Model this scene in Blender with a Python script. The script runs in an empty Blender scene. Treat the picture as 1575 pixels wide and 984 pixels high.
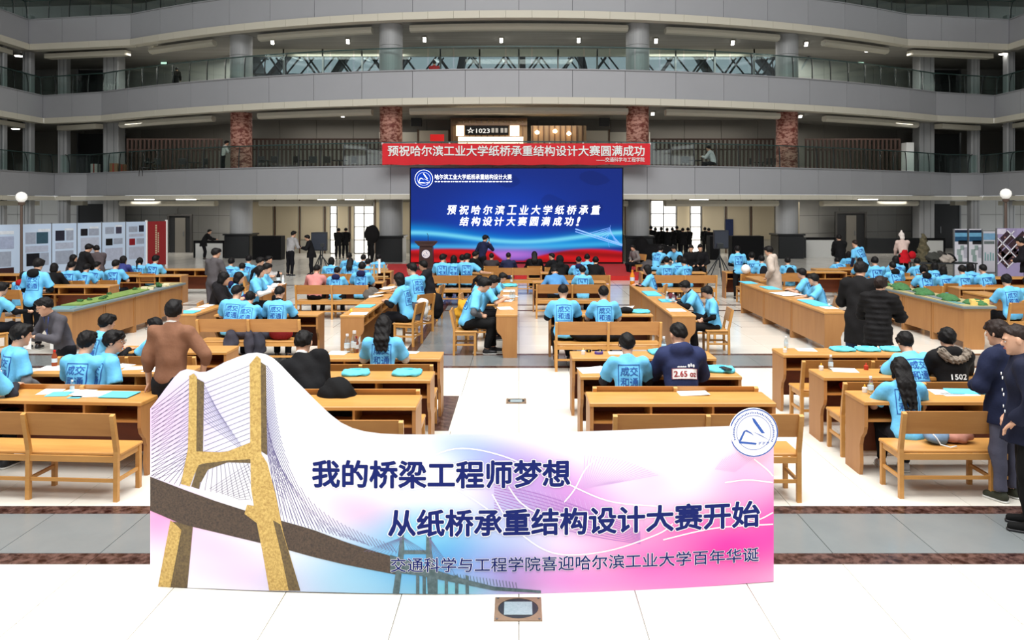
import bpy, math, random
import numpy as np
from mathutils import Vector, Matrix
random.seed(7)
# ---------------------------------------------------------------- camera, world, light
F, VX, VY, H = 1250.0, 798.0, 313.0, 2.67
scn = bpy.context.scene
cam_d = bpy.data.cameras.new('camera'); cam = bpy.data.objects.new('camera', cam_d)
scn.collection.objects.link(cam); scn.camera = cam
cam.location = (0, 0, H); cam.rotation_euler = (math.pi/2, 0, 0)
cam_d.sensor_width = 36; cam_d.lens = 36*F/1575
cam_d.shift_x = -(VX-787.5)/1575; cam_d.shift_y = -(492-VY)/1575
cam_d.clip_end = 300
w = bpy.data.worlds.new('sky'); scn.world = w; w.use_nodes = True
bgn = w.node_tree.nodes['Background']; bgn.inputs[0].default_value = (0.93, 0.97, 1.0, 1); bgn.inputs[1].default_value = 0.9
def area_light(name, loc, rot, sx, sy, power, color=(1, 1, 1)):
    d = bpy.data.lights.new(name, 'AREA'); d.shape = 'RECTANGLE'; d.size = sx; d.size_y = sy; d.energy = power; d.color = color
    o = bpy.data.objects.new(name, d); o.location = loc; o.rotation_euler = rot; scn.collection.objects.link(o); return o
area_light('skylight_front', (0, 5, 20.5), (math.radians(6), 0, 0), 24, 20, 8500, (1.0, 0.985, 0.96))
scn.view_settings.view_transform = 'Standard'; scn.view_settings.look = 'None'
scn.view_settings.exposure = 0.55; scn.view_settings.gamma = 1.0
scn.cycles.max_bounces = 7; scn.cycles.transparent_max_bounces = 14; scn.cycles.diffuse_bounces = 4; scn.cycles.glossy_bounces = 3
scn.cycles.sample_clamp_indirect = 6; scn.cycles.use_denoising = True
# ---------------------------------------------------------------- helpers
def G(px, py, z=0.0):
    Y = F*(H-z)/(py-VY); return ((px-VX)/F*Y, Y)
def XA(px, Y): return (px-VX)/F*Y
def ZA(py, Y): return H-(py-VY)*Y/F
def lin(c):
    c = c/255.0; return c/12.92 if c <= 0.04045 else ((c+0.055)/1.055)**2.4
def rgb(r, g, b): return (lin(r), lin(g), lin(b), 1)
MATS = {}
def mat(name, col, rough=0.6, metal=0.0, spec=0.5, noise=None, bump=0.0, emit=0.0, kind=None):
    """noise=(scale xyz, amount, second colour)"""
    if name in MATS: return MATS[name]
    m = bpy.data.materials.new(name); MATS[name] = m; m.use_nodes = True
    nt = m.node_tree; b = nt.nodes['Principled BSDF']
    b.inputs['Base Color'].default_value = col; b.inputs['Roughness'].default_value = rough
    b.inputs['Metallic'].default_value = metal; b.inputs['Specular IOR Level'].default_value = spec
    if emit: b.inputs['Emission Color'].default_value = col; b.inputs['Emission Strength'].default_value = emit
    if noise:
        sc, amt, c2 = noise
        tc = nt.nodes.new('ShaderNodeTexCoord'); mp = nt.nodes.new('ShaderNodeMapping'); mp.inputs['Scale'].default_value = sc
        nz = nt.nodes.new('ShaderNodeTexNoise'); nz.inputs['Scale'].default_value = 1; nz.inputs['Detail'].default_value = 4
        nz.inputs['Roughness'].default_value = 0.65
        rp = nt.nodes.new('ShaderNodeValToRGB'); rp.color_ramp.elements[0].position = 0.5-amt; rp.color_ramp.elements[1].position = 0.5+amt
        rp.color_ramp.elements[0].color = col; rp.color_ramp.elements[1].color = c2
        nt.links.new(tc.outputs['Object'], mp.inputs[0]); nt.links.new(mp.outputs[0], nz.inputs[0])
        nt.links.new(nz.outputs[0], rp.inputs[0]); nt.links.new(rp.outputs[0], b.inputs['Base Color'])
        if bump:
            bp = nt.nodes.new('ShaderNodeBump'); bp.inputs['Strength'].default_value = bump; bp.inputs['Distance'].default_value = 0.01
            nt.links.new(nz.outputs[0], bp.inputs['Height']); nt.links.new(bp.outputs[0], b.inputs['Normal'])
    return m
def mat_glass(name, tint, gloss=0.12):
    if name in MATS: return MATS[name]
    m = bpy.data.materials.new(name); MATS[name] = m; m.use_nodes = True; nt = m.node_tree; nt.nodes.clear()
    out = nt.nodes.new('ShaderNodeOutputMaterial'); mx = nt.nodes.new('ShaderNodeMixShader'); t = nt.nodes.new('ShaderNodeBsdfTransparent')
    g = nt.nodes.new('ShaderNodeBsdfGlossy'); t.inputs[0].default_value = tint; g.inputs['Roughness'].default_value = 0.03
    mx.inputs[0].default_value = gloss*0.5; nt.links.new(t.outputs[0], mx.inputs[1]); nt.links.new(g.outputs[0], mx.inputs[2])
    nt.links.new(mx.outputs[0], out.inputs[0]); return m
def mat_attr(name, rough=0.5, emit=0.0, grain=0.0):
    """printed artwork / screen: colour from the mesh's own colour attribute"""
    if name in MATS: return MATS[name]
    m = bpy.data.materials.new(name); MATS[name] = m; m.use_nodes = True; nt = m.node_tree; b = nt.nodes['Principled BSDF']
    a = nt.nodes.new('ShaderNodeAttribute'); a.attribute_name = 'print'
    b.inputs['Roughness'].default_value = rough; b.inputs['Specular IOR Level'].default_value = 0.15 if not emit else 0.0
    if emit:
        b.inputs['Base Color'].default_value = (0.01, 0.01, 0.01, 1)
        nt.links.new(a.outputs['Color'], b.inputs['Emission Color']); b.inputs['Emission Strength'].default_value = emit
    else: nt.links.new(a.outputs['Color'], b.inputs['Base Color'])
    return m
class MB:
    def __init__(s): s.v = []; s.f = []
    def add(s, vs, fs):
        o = len(s.v); s.v += [tuple(v) for v in vs]; s.f += [tuple(i+o for i in f) for f in fs]; return s
    def box(s, x0, x1, y0, y1, z0, z1):
        return s.add([(x0,y0,z0),(x1,y0,z0),(x1,y1,z0),(x0,y1,z0),(x0,y0,z1),(x1,y0,z1),(x1,y1,z1),(x0,y1,z1)],
              [(0,3,2,1),(4,5,6,7),(0,1,5,4),(1,2,6,5),(2,3,7,6),(3,0,4,7)])
    def bev(s, x0, x1, y0, y1, z0, z1, b=0.006):
        """box with chamfered vertical and top edges"""
        def ring(d, z): return [(x0+d,y0+b,z),(x0+b,y0+d,z),(x1-b,y0+d,z),(x1-d,y0+b,z),(x1-d,y1-b,z),(x1-b,y1-d,z),(x0+b,y1-d,z),(x0+d,y1-b,z)]
        vs = ring(0, z0)+ring(0, z1-b)+ring(b*0.9, z1)
        fs = [tuple(range(7, -1, -1)), tuple(range(16, 24))]
        for r in (0, 8):
            for i in range(8): j = (i+1) % 8; fs.append((r+i, r+j, r+8+j, r+8+i))
        return s.add(vs, fs)
    def hexa(s, p): return s.add(p, [(0,3,2,1),(4,5,6,7),(0,1,5,4),(1,2,6,5),(2,3,7,6),(3,0,4,7)])
    def seg(s, a, b, w0, h0):
        """bar of rectangular section from a to b; w0 horizontal width, h0 other"""
        a = Vector(a); b = Vector(b); d = (b-a).normalized(); up = Vector((0, 0, 1)) if abs(d.z) < 0.95 else Vector((0, 1, 0))
        sx = d.cross(up).normalized(); u = sx.cross(d)
        vs = []
        for p in (a, b):
            for i, j in ((-1,-1),(1,-1),(1,1),(-1,1)): vs.append(p+sx*(i*w0/2)+u*(j*h0/2))
        return s.add(vs, [(0,1,2,3),(4,7,6,5),(0,4,5,1),(1,5,6,2),(2,6,7,3),(3,7,4,0)])
    def tube(s, pts, rs, n=8, cap=True):
        pts = [Vector(p) for p in pts]
        if not hasattr(rs, '__len__'): rs = [rs]*len(pts)
        vs = []; fs = []
        for i, p in enumerate(pts):
            d = (pts[min(i+1, len(pts)-1)]-pts[max(i-1, 0)]).normalized()
            up = Vector((0, 0, 1)) if abs(d.z) < 0.9 else Vector((0, 1, 0))
            a = d.cross(up).normalized(); b = a.cross(d)
            for k in range(n):
                t = 2*math.pi*k/n; vs.append(p+a*(math.cos(t)*rs[i])+b*(math.sin(t)*rs[i]))
        for i in range(len(pts)-1):
            for k in range(n):
                k2 = (k+1) % n; fs.append((i*n+k, i*n+k2, (i+1)*n+k2, (i+1)*n+k))
        if cap: fs.append(tuple(range(n-1, -1, -1))); fs.append(tuple((len(pts)-1)*n+k for k in range(n)))
        return s.add(vs, fs)
    def lathe(s, prof, n=16, c=(0, 0)):
        vs = []; fs = []
        for r, z in prof:
            for k in range(n): t = 2*math.pi*k/n; vs.append((c[0]+r*math.cos(t), c[1]+r*math.sin(t), z))
        for i in range(len(prof)-1):
            for k in range(n): k2 = (k+1) % n; fs.append((i*n+k, i*n+k2, (i+1)*n+k2, (i+1)*n+k))
        fs.append(tuple(range(n-1, -1, -1))); fs.append(tuple((len(prof)-1)*n+k for k in range(n)))
        return s.add(vs, fs)
    def prism(s, poly, axis, t0, t1):
        """poly of 2-D points extruded along axis 'x','y' or 'z' (poly in the other two axes, in order)"""
        def mk(p, t): return (t, p[0], p[1]) if axis == 'x' else ((p[0], t, p[1]) if axis == 'y' else (p[0], p[1], t))
        n = len(poly); vs = [mk(p, t0) for p in poly]+[mk(p, t1) for p in poly]
        fs = [tuple(range(n-1, -1, -1)), tuple(range(n, 2*n))]+[(i, (i+1) % n, n+(i+1) % n, n+i) for i in range(n)]
        return s.add(vs, fs)
    def mesh(s, name, m, smooth=False):
        me = bpy.data.meshes.new(name); me.from_pydata(s.v, [], s.f)
        if m: me.materials.append(m)
        if smooth: me.polygons.foreach_set('use_smooth', [True]*len(me.polygons))
        return me
    def build(s, name, m, parent=None, smooth=False, loc=None, rz=0):
        return link(name, s.mesh(name, m, smooth), parent, loc, rz)
def link(name, me, parent=None, loc=None, rz=0):
    o = bpy.data.objects.new(name, me); scn.collection.objects.link(o)
    if parent: o.parent = parent
    if loc: o.location = loc
    if rz: o.rotation_euler = (0, 0, rz)
    return o
def tag(o, label, cat, group=None, kind=None):
    o['label'] = label; o['category'] = cat
    if group: o['group'] = group
    if kind: o['kind'] = kind
    return o
def struct(o): o['kind'] = 'structure'; return o
def thing(name, label, cat, loc=(0, 0, 0), rz=0, group=None):
    o = bpy.data.objects.new(name, None); scn.collection.objects.link(o); o.location = loc; o.rotation_euler = (0, 0, rz)
    o.empty_display_size = 0.1; return tag(o, label, cat, group)
def copy_tree(o, parent=None):
    c = o.copy(); scn.collection.objects.link(c); c.parent = parent
    for ch in list(o.children): copy_tree(ch, c)
    return c
def mesh_colors(me, cols):
    a = me.color_attributes.new('print', 'FLOAT_COLOR', 'POINT')
    arr = np.ones((len(cols), 4), dtype=np.float32); arr[:, :3] = cols; a.data.foreach_set('color', arr.ravel())
# text: flat mesh of the built-in font, normalised to a given width; returns (verts Nx2, faces)
TXT = {}
def text_geo(s, offset=0.0, shear=0.0):
    k = (s, offset, shear)
    if k in TXT: return TXT[k]
    cu = bpy.data.curves.new('text', 'FONT'); cu.body = s; cu.size = 1; cu.offset = offset; cu.shear = shear; cu.resolution_u = 2; cu.fill_mode = 'FRONT'
    o = bpy.data.objects.new('text', cu); scn.collection.objects.link(o)
    dg = bpy.context.evaluated_depsgraph_get(); dg.update()
    me = bpy.data.meshes.new_from_object(o.evaluated_get(dg))
    v = np.empty(len(me.vertices)*3, dtype=np.float32); me.vertices.foreach_get('co', v); v = v.reshape(-1, 3)[:, :2].copy()
    f = [tuple(p.vertices) for p in me.polygons]
    bpy.data.objects.remove(o); bpy.data.curves.remove(cu); bpy.data.meshes.remove(me)
    TXT[k] = (v, f); return v, f
def text_fit(s, x0, x1, y0, y1, offset=0.0, shear=0.0, ref=None):
    v, f = text_geo(s, 0.0, shear); mn = v.min(0); mx = v.max(0)
    if offset:                                     # heavier strokes: the same glyphs laid over each other in a small ring
        n = len(v); vs = []; fs = []; k = 0
        for r_ in ((1.0, 0.5) if offset > 0.045 else (1.0,)):
            for a in range(8): vs.append(v+np.array([math.cos(a*math.pi/4), math.sin(a*math.pi/4)])*offset*r_); fs += [tuple(i+k*n for i in t) for t in f]; k += 1
        v = np.concatenate(vs); f = fs
    q = (v-mn)/(mx-mn); lay = np.arange(len(v))//(len(v)//(1 if not offset else (16 if offset > 0.045 else 8)))
    return np.column_stack([x0+q[:, 0]*(x1-x0), y0+q[:, 1]*(y1-y0), lay*0.00012]), f
def text_obj(name, s, x0, x1, z0, z1, y, m, parent=None, offset=0.0, shear=0.0):
    q, f = text_fit(s, x0, x1, z0, z1, offset, shear); b = MB(); b.add([(p[0], y-p[2]*(1 if y > -0.045 and y < 0 else 4), p[1]) for p in q], f); return b.build(name, m, parent)
def raster_mask(s, n=56, offset=0.02, pad=0.0):
    """text -> n x n boolean mask by point-in-triangle"""
    q, f = text_fit(s, pad, 1-pad, pad, 1-pad, offset)
    M = np.zeros((n, n), bool); c = (np.arange(n)+0.5)/n
    for t in f:
        for i in range(1, len(t)-1):
            A, B, C = q[t[0]], q[t[i]], q[t[i+1]]
            x0, x1 = min(A[0],B[0],C[0]), max(A[0],B[0],C[0]); y0, y1 = min(A[1],B[1],C[1]), max(A[1],B[1],C[1])
            ix = np.where((c >= x0) & (c <= x1))[0]; iy = np.where((c >= y0) & (c <= y1))[0]
            if not len(ix) or not len(iy): continue
            X, Y = np.meshgrid(c[ix], c[iy])
            def e(P, Q): return (Q[0]-P[0])*(Y-P[1])-(Q[1]-P[1])*(X-P[0])
            a, b2, c2 = e(A, B), e(B, C), e(C, A)
            ins = ((a >= 0) & (b2 >= 0) & (c2 >= 0)) | ((a <= 0) & (b2 <= 0) & (c2 <= 0))
            M[np.ix_(iy, ix)] |= ins
    return M
# ---------------------------------------------------------------- materials
WOOD = mat('oak', rgb(190,134,70), 0.45, noise=((1.2,9,9),0.3,rgb(162,106,50)))
WOODX = mat('oak_panel', rgb(176,126,72), 0.5, noise=((7,7,0.9),0.3,rgb(156,104,56)))
WOODL = mat('oak_light', rgb(200,148,80), 0.42, noise=((1.5,9,9),0.3,rgb(176,122,60)))
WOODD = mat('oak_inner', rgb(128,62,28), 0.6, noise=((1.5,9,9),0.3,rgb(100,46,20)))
WALLG = mat('painted_panel_grey', rgb(166,167,171), 0.55, noise=((0.4,0.4,0.4),0.35,rgb(159,160,164)))
CREAM = mat('cream_panel', rgb(205,200,184), 0.6)
COLM = mat('column_metal', rgb(160,161,162), 0.45, noise=((0.3,0.3,0.6),0.3,rgb(148,149,150)))
DARK = mat('black_steel', rgb(30,34,36), 0.5)
BLACK = mat('black_cloth', rgb(9,9,11), 0.85, spec=0.2)
GLASS = mat_glass('railing_glass', (0.88,0.95,0.93,1), 0.12)
PAPER = mat('white_paper', rgb(238,238,236), 0.7)
CYAN = mat('light_blue_cotton', rgb(98,200,226), 0.8, noise=((14,14,14),0.3,rgb(84,186,216)))
TUBE = mat('lit_tube', (1.0,0.97,0.9,1), 0.5, emit=7)
METAL = mat('metal_grey', rgb(120,122,124), 0.35, metal=0.8)
WALLB = mat('stone_wall_panel', rgb(172,171,167), 0.6, noise=((0.5,0.5,0.5),0.3,rgb(162,161,157)))
WALLC = mat('pale_wall_panel', rgb(176,172,158), 0.6)
CEIL = mat('soffit_panel', rgb(150,148,142), 0.7)
# ================================================================ floor
def marble(name, base, vein, sc):
    m = mat(name, base, 0.25, noise=((sc, sc, sc), 0.10, vein), spec=0.35); return m
TILEW = mat('polished_white_tile', rgb(226,222,212), 0.16, spec=0.5, noise=((1.3,1.3,1.3),0.4,rgb(216,212,202)))
TILEG = mat('polished_grey_tile', rgb(118,122,122), 0.2, spec=0.4, noise=((2.2,2.2,2.2),0.3,rgb(108,113,114)))
RED_M = marble('dark_red_marble', rgb(34,15,14), rgb(92,68,62), 11)
GROUT = mat('tile_joint', rgb(120,116,110), 0.7)
def far_floor():
    m = bpy.data.materials.new('far_tiled_floor'); m.use_nodes = True; nt = m.node_tree; b = nt.nodes['Principled BSDF']
    tc = nt.nodes.new('ShaderNodeTexCoord'); br = nt.nodes.new('ShaderNodeTexBrick')
    br.offset = 0; br.inputs['Scale'].default_value = 1; br.inputs['Brick Width'].default_value = 0.8; br.inputs['Row Height'].default_value = 0.8
    br.inputs['Mortar Size'].default_value = 0.006; br.inputs['Color1'].default_value = rgb(222,218,208); br.inputs['Color2'].default_value = rgb(212,208,200)
    br.inputs['Mortar'].default_value = rgb(120,116,110)
    nt.links.new(tc.outputs['Object'], br.inputs['Vector']); nt.links.new(br.outputs['Color'], b.inputs['Base Color'])
    b.inputs['Roughness'].default_value = 0.16; return m
FY = 17.5
floor = MB().box(-27, 27, -8, 52, -0.3, -0.02).build('floor', GROUT); struct(floor)
MB().box(-27, 27, FY, 52, -0.02, 0).build('far_paving', far_floor(), floor)
MB().box(-27, 27, -8, 2.8, -0.02, 0).build('near_paving', TILEW, floor)
TC = {}
def tile(x0, x1, y0, y1, m, name='floor_tile'):
    k = (round(x1-x0, 3), round(y1-y0, 3), m.name)
    if k not in TC:
        a, b = (x1-x0)/2-0.0025, (y1-y0)/2-0.0025; TC[k] = MB().bev(-a, a, -b, b, -0.018, 0, 0.0015).mesh(name, m)
    return link(name, TC[k], floor, ((x0+x1)/2, (y0+y1)/2, 0))
# lengthways columns of the floor plan (x edges) and crossways bands (y edges)
def is_lane(x): return 1.05 <= abs(x) <= 1.85
rows = [(2.8,3.57,'w'),(3.57,4.37,'w'),(4.37,5.17,'w'),(5.17,5.41,'w'),(5.41,6.02,'w'),(6.02,6.21,'m'),(6.21,7.0,'g'),(7.0,7.18,'m'),(7.18,7.95,'w'),(7.95,8.75,'w'),(8.75,9.55,'w'),(9.55,10.47,'w'),(10.47,11.3,'w'),(11.3,12.2,'w'),(12.2,13.2,'w'),(13.2,13.38,'m'),(13.38,14.3,'g'),(14.3,14.48,'m'),(14.48,15.3,'l'),(15.3,16.4,'l'),(16.4,FY,'l')]
for (y0, y1, k) in rows:
    xr = 0.66*y1+1.0
    if k in 'm':
        n = math.ceil(xr/1.6)
        for i in range(-n, n): tile(i*1.6, (i+1)*1.6, y0, y1, RED_M, 'marble_strip')
        MB().box(n*1.6, 27, y0, y1, -0.02, 0).build('marble_strip', RED_M, floor); MB().box(-27, -n*1.6, y0, y1, -0.02, 0).build('marble_strip', RED_M, floor)
        continue
    m = TILEG if k == 'g' else TILEW
    if k == 'l' or 9.0 < y0 < 11:
        for s in (-1, 1):
            a = (lambda p, q: (min(s*p, s*q), max(s*p, s*q)))
            tile(*a(0, 0.83), y0, y1, m); tile(*a(0.83, 1.05), y0, y1, RED_M, 'marble_strip')
            tile(*a(1.05, 1.85), y0, y1, TILEG if k == 'l' else m); tile(*a(1.85, 2.05), y0, y1, RED_M if k == 'l' else m, 'marble_strip' if k == 'l' else 'floor_tile')
            x = 2.05
            while x < xr: tile(*a(x, x+0.85), y0, y1, m); x += 0.85
            MB().box(*a(x, 27), y0, y1, -0.02, 0).build('side_paving', m, floor)
    else:
        n = math.ceil(xr/0.8)
        for i in range(-n, n): tile(i*0.8, (i+1)*0.8, y0, y1, m)
        MB().box(n*0.8, 27, y0, y1, -0.02, 0).build('side_paving', m, floor); MB().box(-27, -n*0.8, y0, y1, -0.02, 0).build('side_paving', m, floor)
for s in (-1, 1):
    for a, b, m, nm in ((0.83,1.05,RED_M,'marble_strip'),(1.05,1.85,TILEG,'grey_lane'),(1.85,2.05,RED_M,'marble_strip')):
        MB().box(min(s*a,s*b), max(s*a,s*b), FY, 28, -0.01, 0.002).build(nm, m, floor)
for (Y0, w_) in ((20.2,0.16),(21.3,0.16),(26.5,0.2)):
    MB().box(-24, 24, Y0, Y0+w_, -0.01, 0.003).build('marble_strip', RED_M, floor)
def floor_light(label, px, py, s):
    x, y = G(px, py); t = thing('recessed_floor_light', label, 'floor light', (x, y, 0), 0)
    fr = mat('bronze_frame', rgb(132,108,84), 0.5, noise=((20,20,20),0.3,rgb(112,90,70)))
    b = MB(); n = 24; a = s/2                       # square frame with round hole
    out = []; 
    for k in range(n):
        t_ = 2*math.pi*k/n+math.pi/4; c, q = math.cos(t_), math.sin(t_); r = a/max(abs(c), abs(q)); out.append((c*r, q*r))
    inn = [(math.cos(2*math.pi*k/n+math.pi/4)*a*0.86, math.sin(2*math.pi*k/n+math.pi/4)*a*0.86) for k in range(n)]
    vs = [(p[0], p[1], 0.006) for p in out]+[(p[0], p[1], 0.009) for p in inn]+[(p[0], p[1], 0.0) for p in out]+[(p[0], p[1], -0.01) for p in inn]
    fs = []
    for k in range(n):
        j = (k+1) % n; fs += [(k, j, n+j, n+k), (2*n+k, 2*n+j, j, k), (n+k, n+j, 3*n+j, 3*n+k)]
    b.add(vs, fs); b.build('frame', fr, t)
    MB().lathe([(a*0.85, 0.001), (a*0.85, 0.007), (a*0.78, 0.008)], 28).build('rubber_ring', DARK, t)
    MB().bev(-a*0.6, a*0.6, -a*0.55, a*0.55, 0.006, 0.0105, 0.002).build('ribbed_glass', mat('frosted_lens', rgb(120,138,142), 0.3, noise=((60,60,60),0.3,rgb(150,164,168)), bump=0.4), t)
    for i in (-1, 1):
        for j in (-1, 1): MB().lathe([(0.008, 0.004), (0.008, 0.011), (0.004, 0.012)], 8, (i*a*0.88, j*a*0.88)).build('screw', METAL, t)
floor_light('bronze framed square light set into the floor in front of the white board', 797, 937, 0.31)
floor_light('small recessed floor light in the central aisle behind the white board', 794, 617, 0.27)
# ================================================================ building
XE = [24.3, 22.3, 20.2, 19.0]; KK = [0.0165, 0.0150, 0.0155, 0.0155]
ZT = [4.34, 8.60, 12.50, 16.4]; ZB = [3.10, 7.39, 11.22, 15.1]; ZL = [2.86, 7.08, 10.88, 14.8]
CX, CYS = 26.3, [46.0, 44.9, 43.6, 43.2]
def arcY(k, x): return 36+KK[k]*x*x
def path(k, off=0.0):
    """outline of floor edge k from far left near camera, round the bow, to far right"""
    pts = []
    n = 60
    xs = np.linspace(-XE[k], XE[k], n+1)
    left = [(-CX-off, 6.0), (-CX-off, CYS[k]+off)]
    pts = left+[(x, arcY(k, x)+off) for x in xs]+[(CX+off, CYS[k]+off), (CX+off, 6.0)]
    return pts
def resample(pts, step, corners=True):
    """points every ~step along each straight/bow run, keeping the corners"""
    P = [Vector((p[0], p[1])) for p in pts]; runs = [[P[0], P[1]], [P[1], P[2]], P[2:-2], [P[-3], P[-2]], [P[-2], P[-1]]]; out = []
    for r in runs:
        L = [0]; 
        for a, b in zip(r, r[1:]): L.append(L[-1]+(b-a).length)
        n = max(1, round(L[-1]/step)); seg = []
        for i in range(n+1):
            t = L[-1]*i/n; j = 0
            while j < len(r)-2 and L[j+1] < t: j += 1
            u = (t-L[j])/max(1e-6, L[j+1]-L[j]); seg.append(r[j]+(r[j+1]-r[j])*u)
        out.append(seg)
    return out
def wall_piece(a, b, z0, z1, th, gap):
    d = (b-a); L = d.length; d = d/L; n = Vector((-d.y, d.x)); a2 = a+d*gap/2; b2 = b-d*gap/2
    q = [a2, b2, b2+n*th, a2+n*th]
    return MB().hexa([(p.x, p.y, z0) for p in q]+[(p.x, p.y, z1) for p in q])
for k in range(4):
    slab = bpy.data.objects.new('balcony_edge', None); scn.collection.objects.link(slab); struct(slab)
    for seg in resample(path(k), 2.33):
        for a, b in zip(seg, seg[1:]):
            if min(a.y, b.y) < 24: continue
            wall_piece(a, b, ZB[k], ZT[k], 0.16, 0.02).build('fascia_panel', WALLG, slab)
    for seg in resample(path(k, -0.12), 1.17):
        for a, b in zip(seg, seg[1:]):
            if min(a.y, b.y) < 24: continue
            wall_piece(a, b, ZL[k], ZB[k]-0.012, 0.5, 0.012).build('lip_panel', CREAM, slab)
    b = MB()                                           # backing, coping and slab
    for seg in resample(path(k, 0.02), 2.33):
        for p, q in zip(seg, seg[1:]):
            for z0, z1, th in ((ZB[k]+0.02, ZT[k]-0.02, 0.2), ): 
                m_ = wall_piece(p, q, z0, z1, th, 0); b.add(m_.v, m_.f)
    b.build('backing', DARK, slab)
    b = MB()
    for seg in resample(path(k, -0.06), 2.33):
        for p, q in zip(seg, seg[1:]):
            m_ = wall_piece(p, q, ZT[k], ZT[k]+0.05, 0.32, 0); b.add(m_.v, m_.f)
    b.build('coping', mat('coping_grey', rgb(150,152,155), 0.5), slab)
    # slab polygon: floor above / soffit below
    b = MB(); pts = path(k, 0.15); n = len(pts); vs = []; fs = []
    for (x, y) in pts: 
        xb = max(-34, min(34, x*1.0)); vs += [(x, y, ZL[k]+0.06), (x, y, ZT[k]-0.3)]
    for (x, y) in pts:
        if abs(x) > CX-0.5: q = (math.copysign(36, x), y if y < 40 else 52)
        elif abs(x) < 14.6: q = (x, 43.72 if k else 54)
        else: q = (x*1.12, 54)
        vs += [(q[0], q[1], ZL[k]+0.06), (q[0], q[1], ZT[k]-0.3)]
    for i in range(n-1):
        a, c = 2*i, 2*(i+1); A, C = 2*n+2*i, 2*n+2*(i+1)
        fs += [(a, A, C, c), (a+1, c+1, C+1, A+1)]
    b.add(vs, fs); b.build('soffit', mat('soffit_panel_'+str(k), rgb(150,148,142), 0.7, noise=((0.15,3.0,1),0.08,rgb(138,136,130))), slab)
    # suspended pale light troughs under the edge, bay by bay
    bays = [(-22,-15.2),(-12.6,-6.8),(-5.0,5.0),(6.8,12.6),(15.2,22)]
    for (x0, x1) in bays:
        b = MB(); N = 12
        prof = [(0.75,-0.04),(0.68,-0.2),(0.85,-0.3),(1.2,-0.3),(1.35,-0.2),(1.3,-0.04)]
        vs = []; fs = []
        for i in range(N+1):
            x = x0+(x1-x0)*i/N
            x = max(-XE[k]+0.8, min(XE[k]-0.8, x)); y = arcY(k, x)
            vs += [(x, y+dy, ZL[k]-0.02+dz) for dy, dz in prof]
        m_ = len(prof)
        for i in range(N):
            for j in range(m_): j2 = (j+1) % m_; fs.append((i*m_+j, (i+1)*m_+j, (i+1)*m_+j2, i*m_+j2))
        fs += [tuple(range(m_)), tuple(N*m_+j for j in range(m_-1, -1, -1))]
        b.add(vs, fs); b.build('light_trough', CREAM, slab)
    for s in (-1, 1):
        b = MB(); b.seg((s*(XE[k]+0.7), arcY(k, XE[k])+1.1, ZL[k]-0.17), (s*(CX-0.5), CYS[k]+0.9, ZL[k]-0.17), 0.5, 0.24); b.build('light_trough', CREAM, slab)
        b = MB(); b.seg((s*(CX+0.9), CYS[k]-0.3, ZL[k]-0.17), (s*(CX+0.9), 26, ZL[k]-0.17), 0.5, 0.24); b.build('light_trough', CREAM, slab)
    # glass railing on top of the edge
    if k < 3:
        rail = bpy.data.objects.new('balcony_railing', None); scn.collection.objects.link(rail); struct(rail)
        for seg in resample(path(k, 0.1), 1.17):
            for a, b_ in zip(seg, seg[1:]):
                if min(a.y, b_.y) < 26: continue
                wall_piece(a, b_, ZT[k]+0.1, ZT[k]+1.08, 0.012, 0.06).build('glass_pane', GLASS, rail)
                if abs(a.x) > 10.5 or k == 0:
                    p = MB(); n_ = Vector((0, 1, 0)) if abs(a.x) < CX-1 else Vector((math.copysign(1, a.x), 0, 0))
                    q0 = Vector((a.x, a.y, ZT[k]+0.02)); p.tube([q0+n_*0.05, q0+n_*0.07+Vector((0,0,0.6)), q0+n_*0.16+Vector((0,0,1.0)), q0+n_*0.3+Vector((0,0,1.08))], 0.03, 6); p.build('post', DARK, rail)
        b = MB()
        for seg in resample(path(k, 0.34), 1.17):
            for a, b_ in zip(seg, seg[1:]):
                if min(a.y, b_.y) < 26: continue
                b.seg((a.x, a.y, ZT[k]+1.1), (b_.x, b_.y, ZT[k]+1.1), 0.06, 0.05)
        b.build('handrail', mat('green_handrail', rgb(52,72,70), 0.4), rail)
unseen_roof = MB();  # unseen roof; its central opening is shaped to keep the side fascias darker
for a in ((-40,-14,-24,60),(14,40,-24,60),(-14,14,22,60),(-14,14,-24,-9)): unseen_roof.box(a[0], a[1], a[2], a[3], 21.0, 21.4)
struct(unseen_roof.build('ceiling', WALLG))
for i in range(-2, 3): struct(MB().box(i*5-0.15, i*5+0.15, -9, 22, 21.0, 21.6).build('skylight_beam', WALLG))
uw = MB()
for sx in (-1, 1): uw.box(min(sx*26.6, sx*27), max(sx*26.6, sx*27), -24, 46, 15.6, 21)
uw.box(-27, 27, 45.6, 46, 15.9, 21); struct(uw.build('wall_upper', WALLG))
MB().box(-30, 30, -24.4, -24, 0, 21).build('unseen_wall_front', WALLG)['kind'] = 'structure'  # unseen wall behind the camera, added to block light
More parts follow.
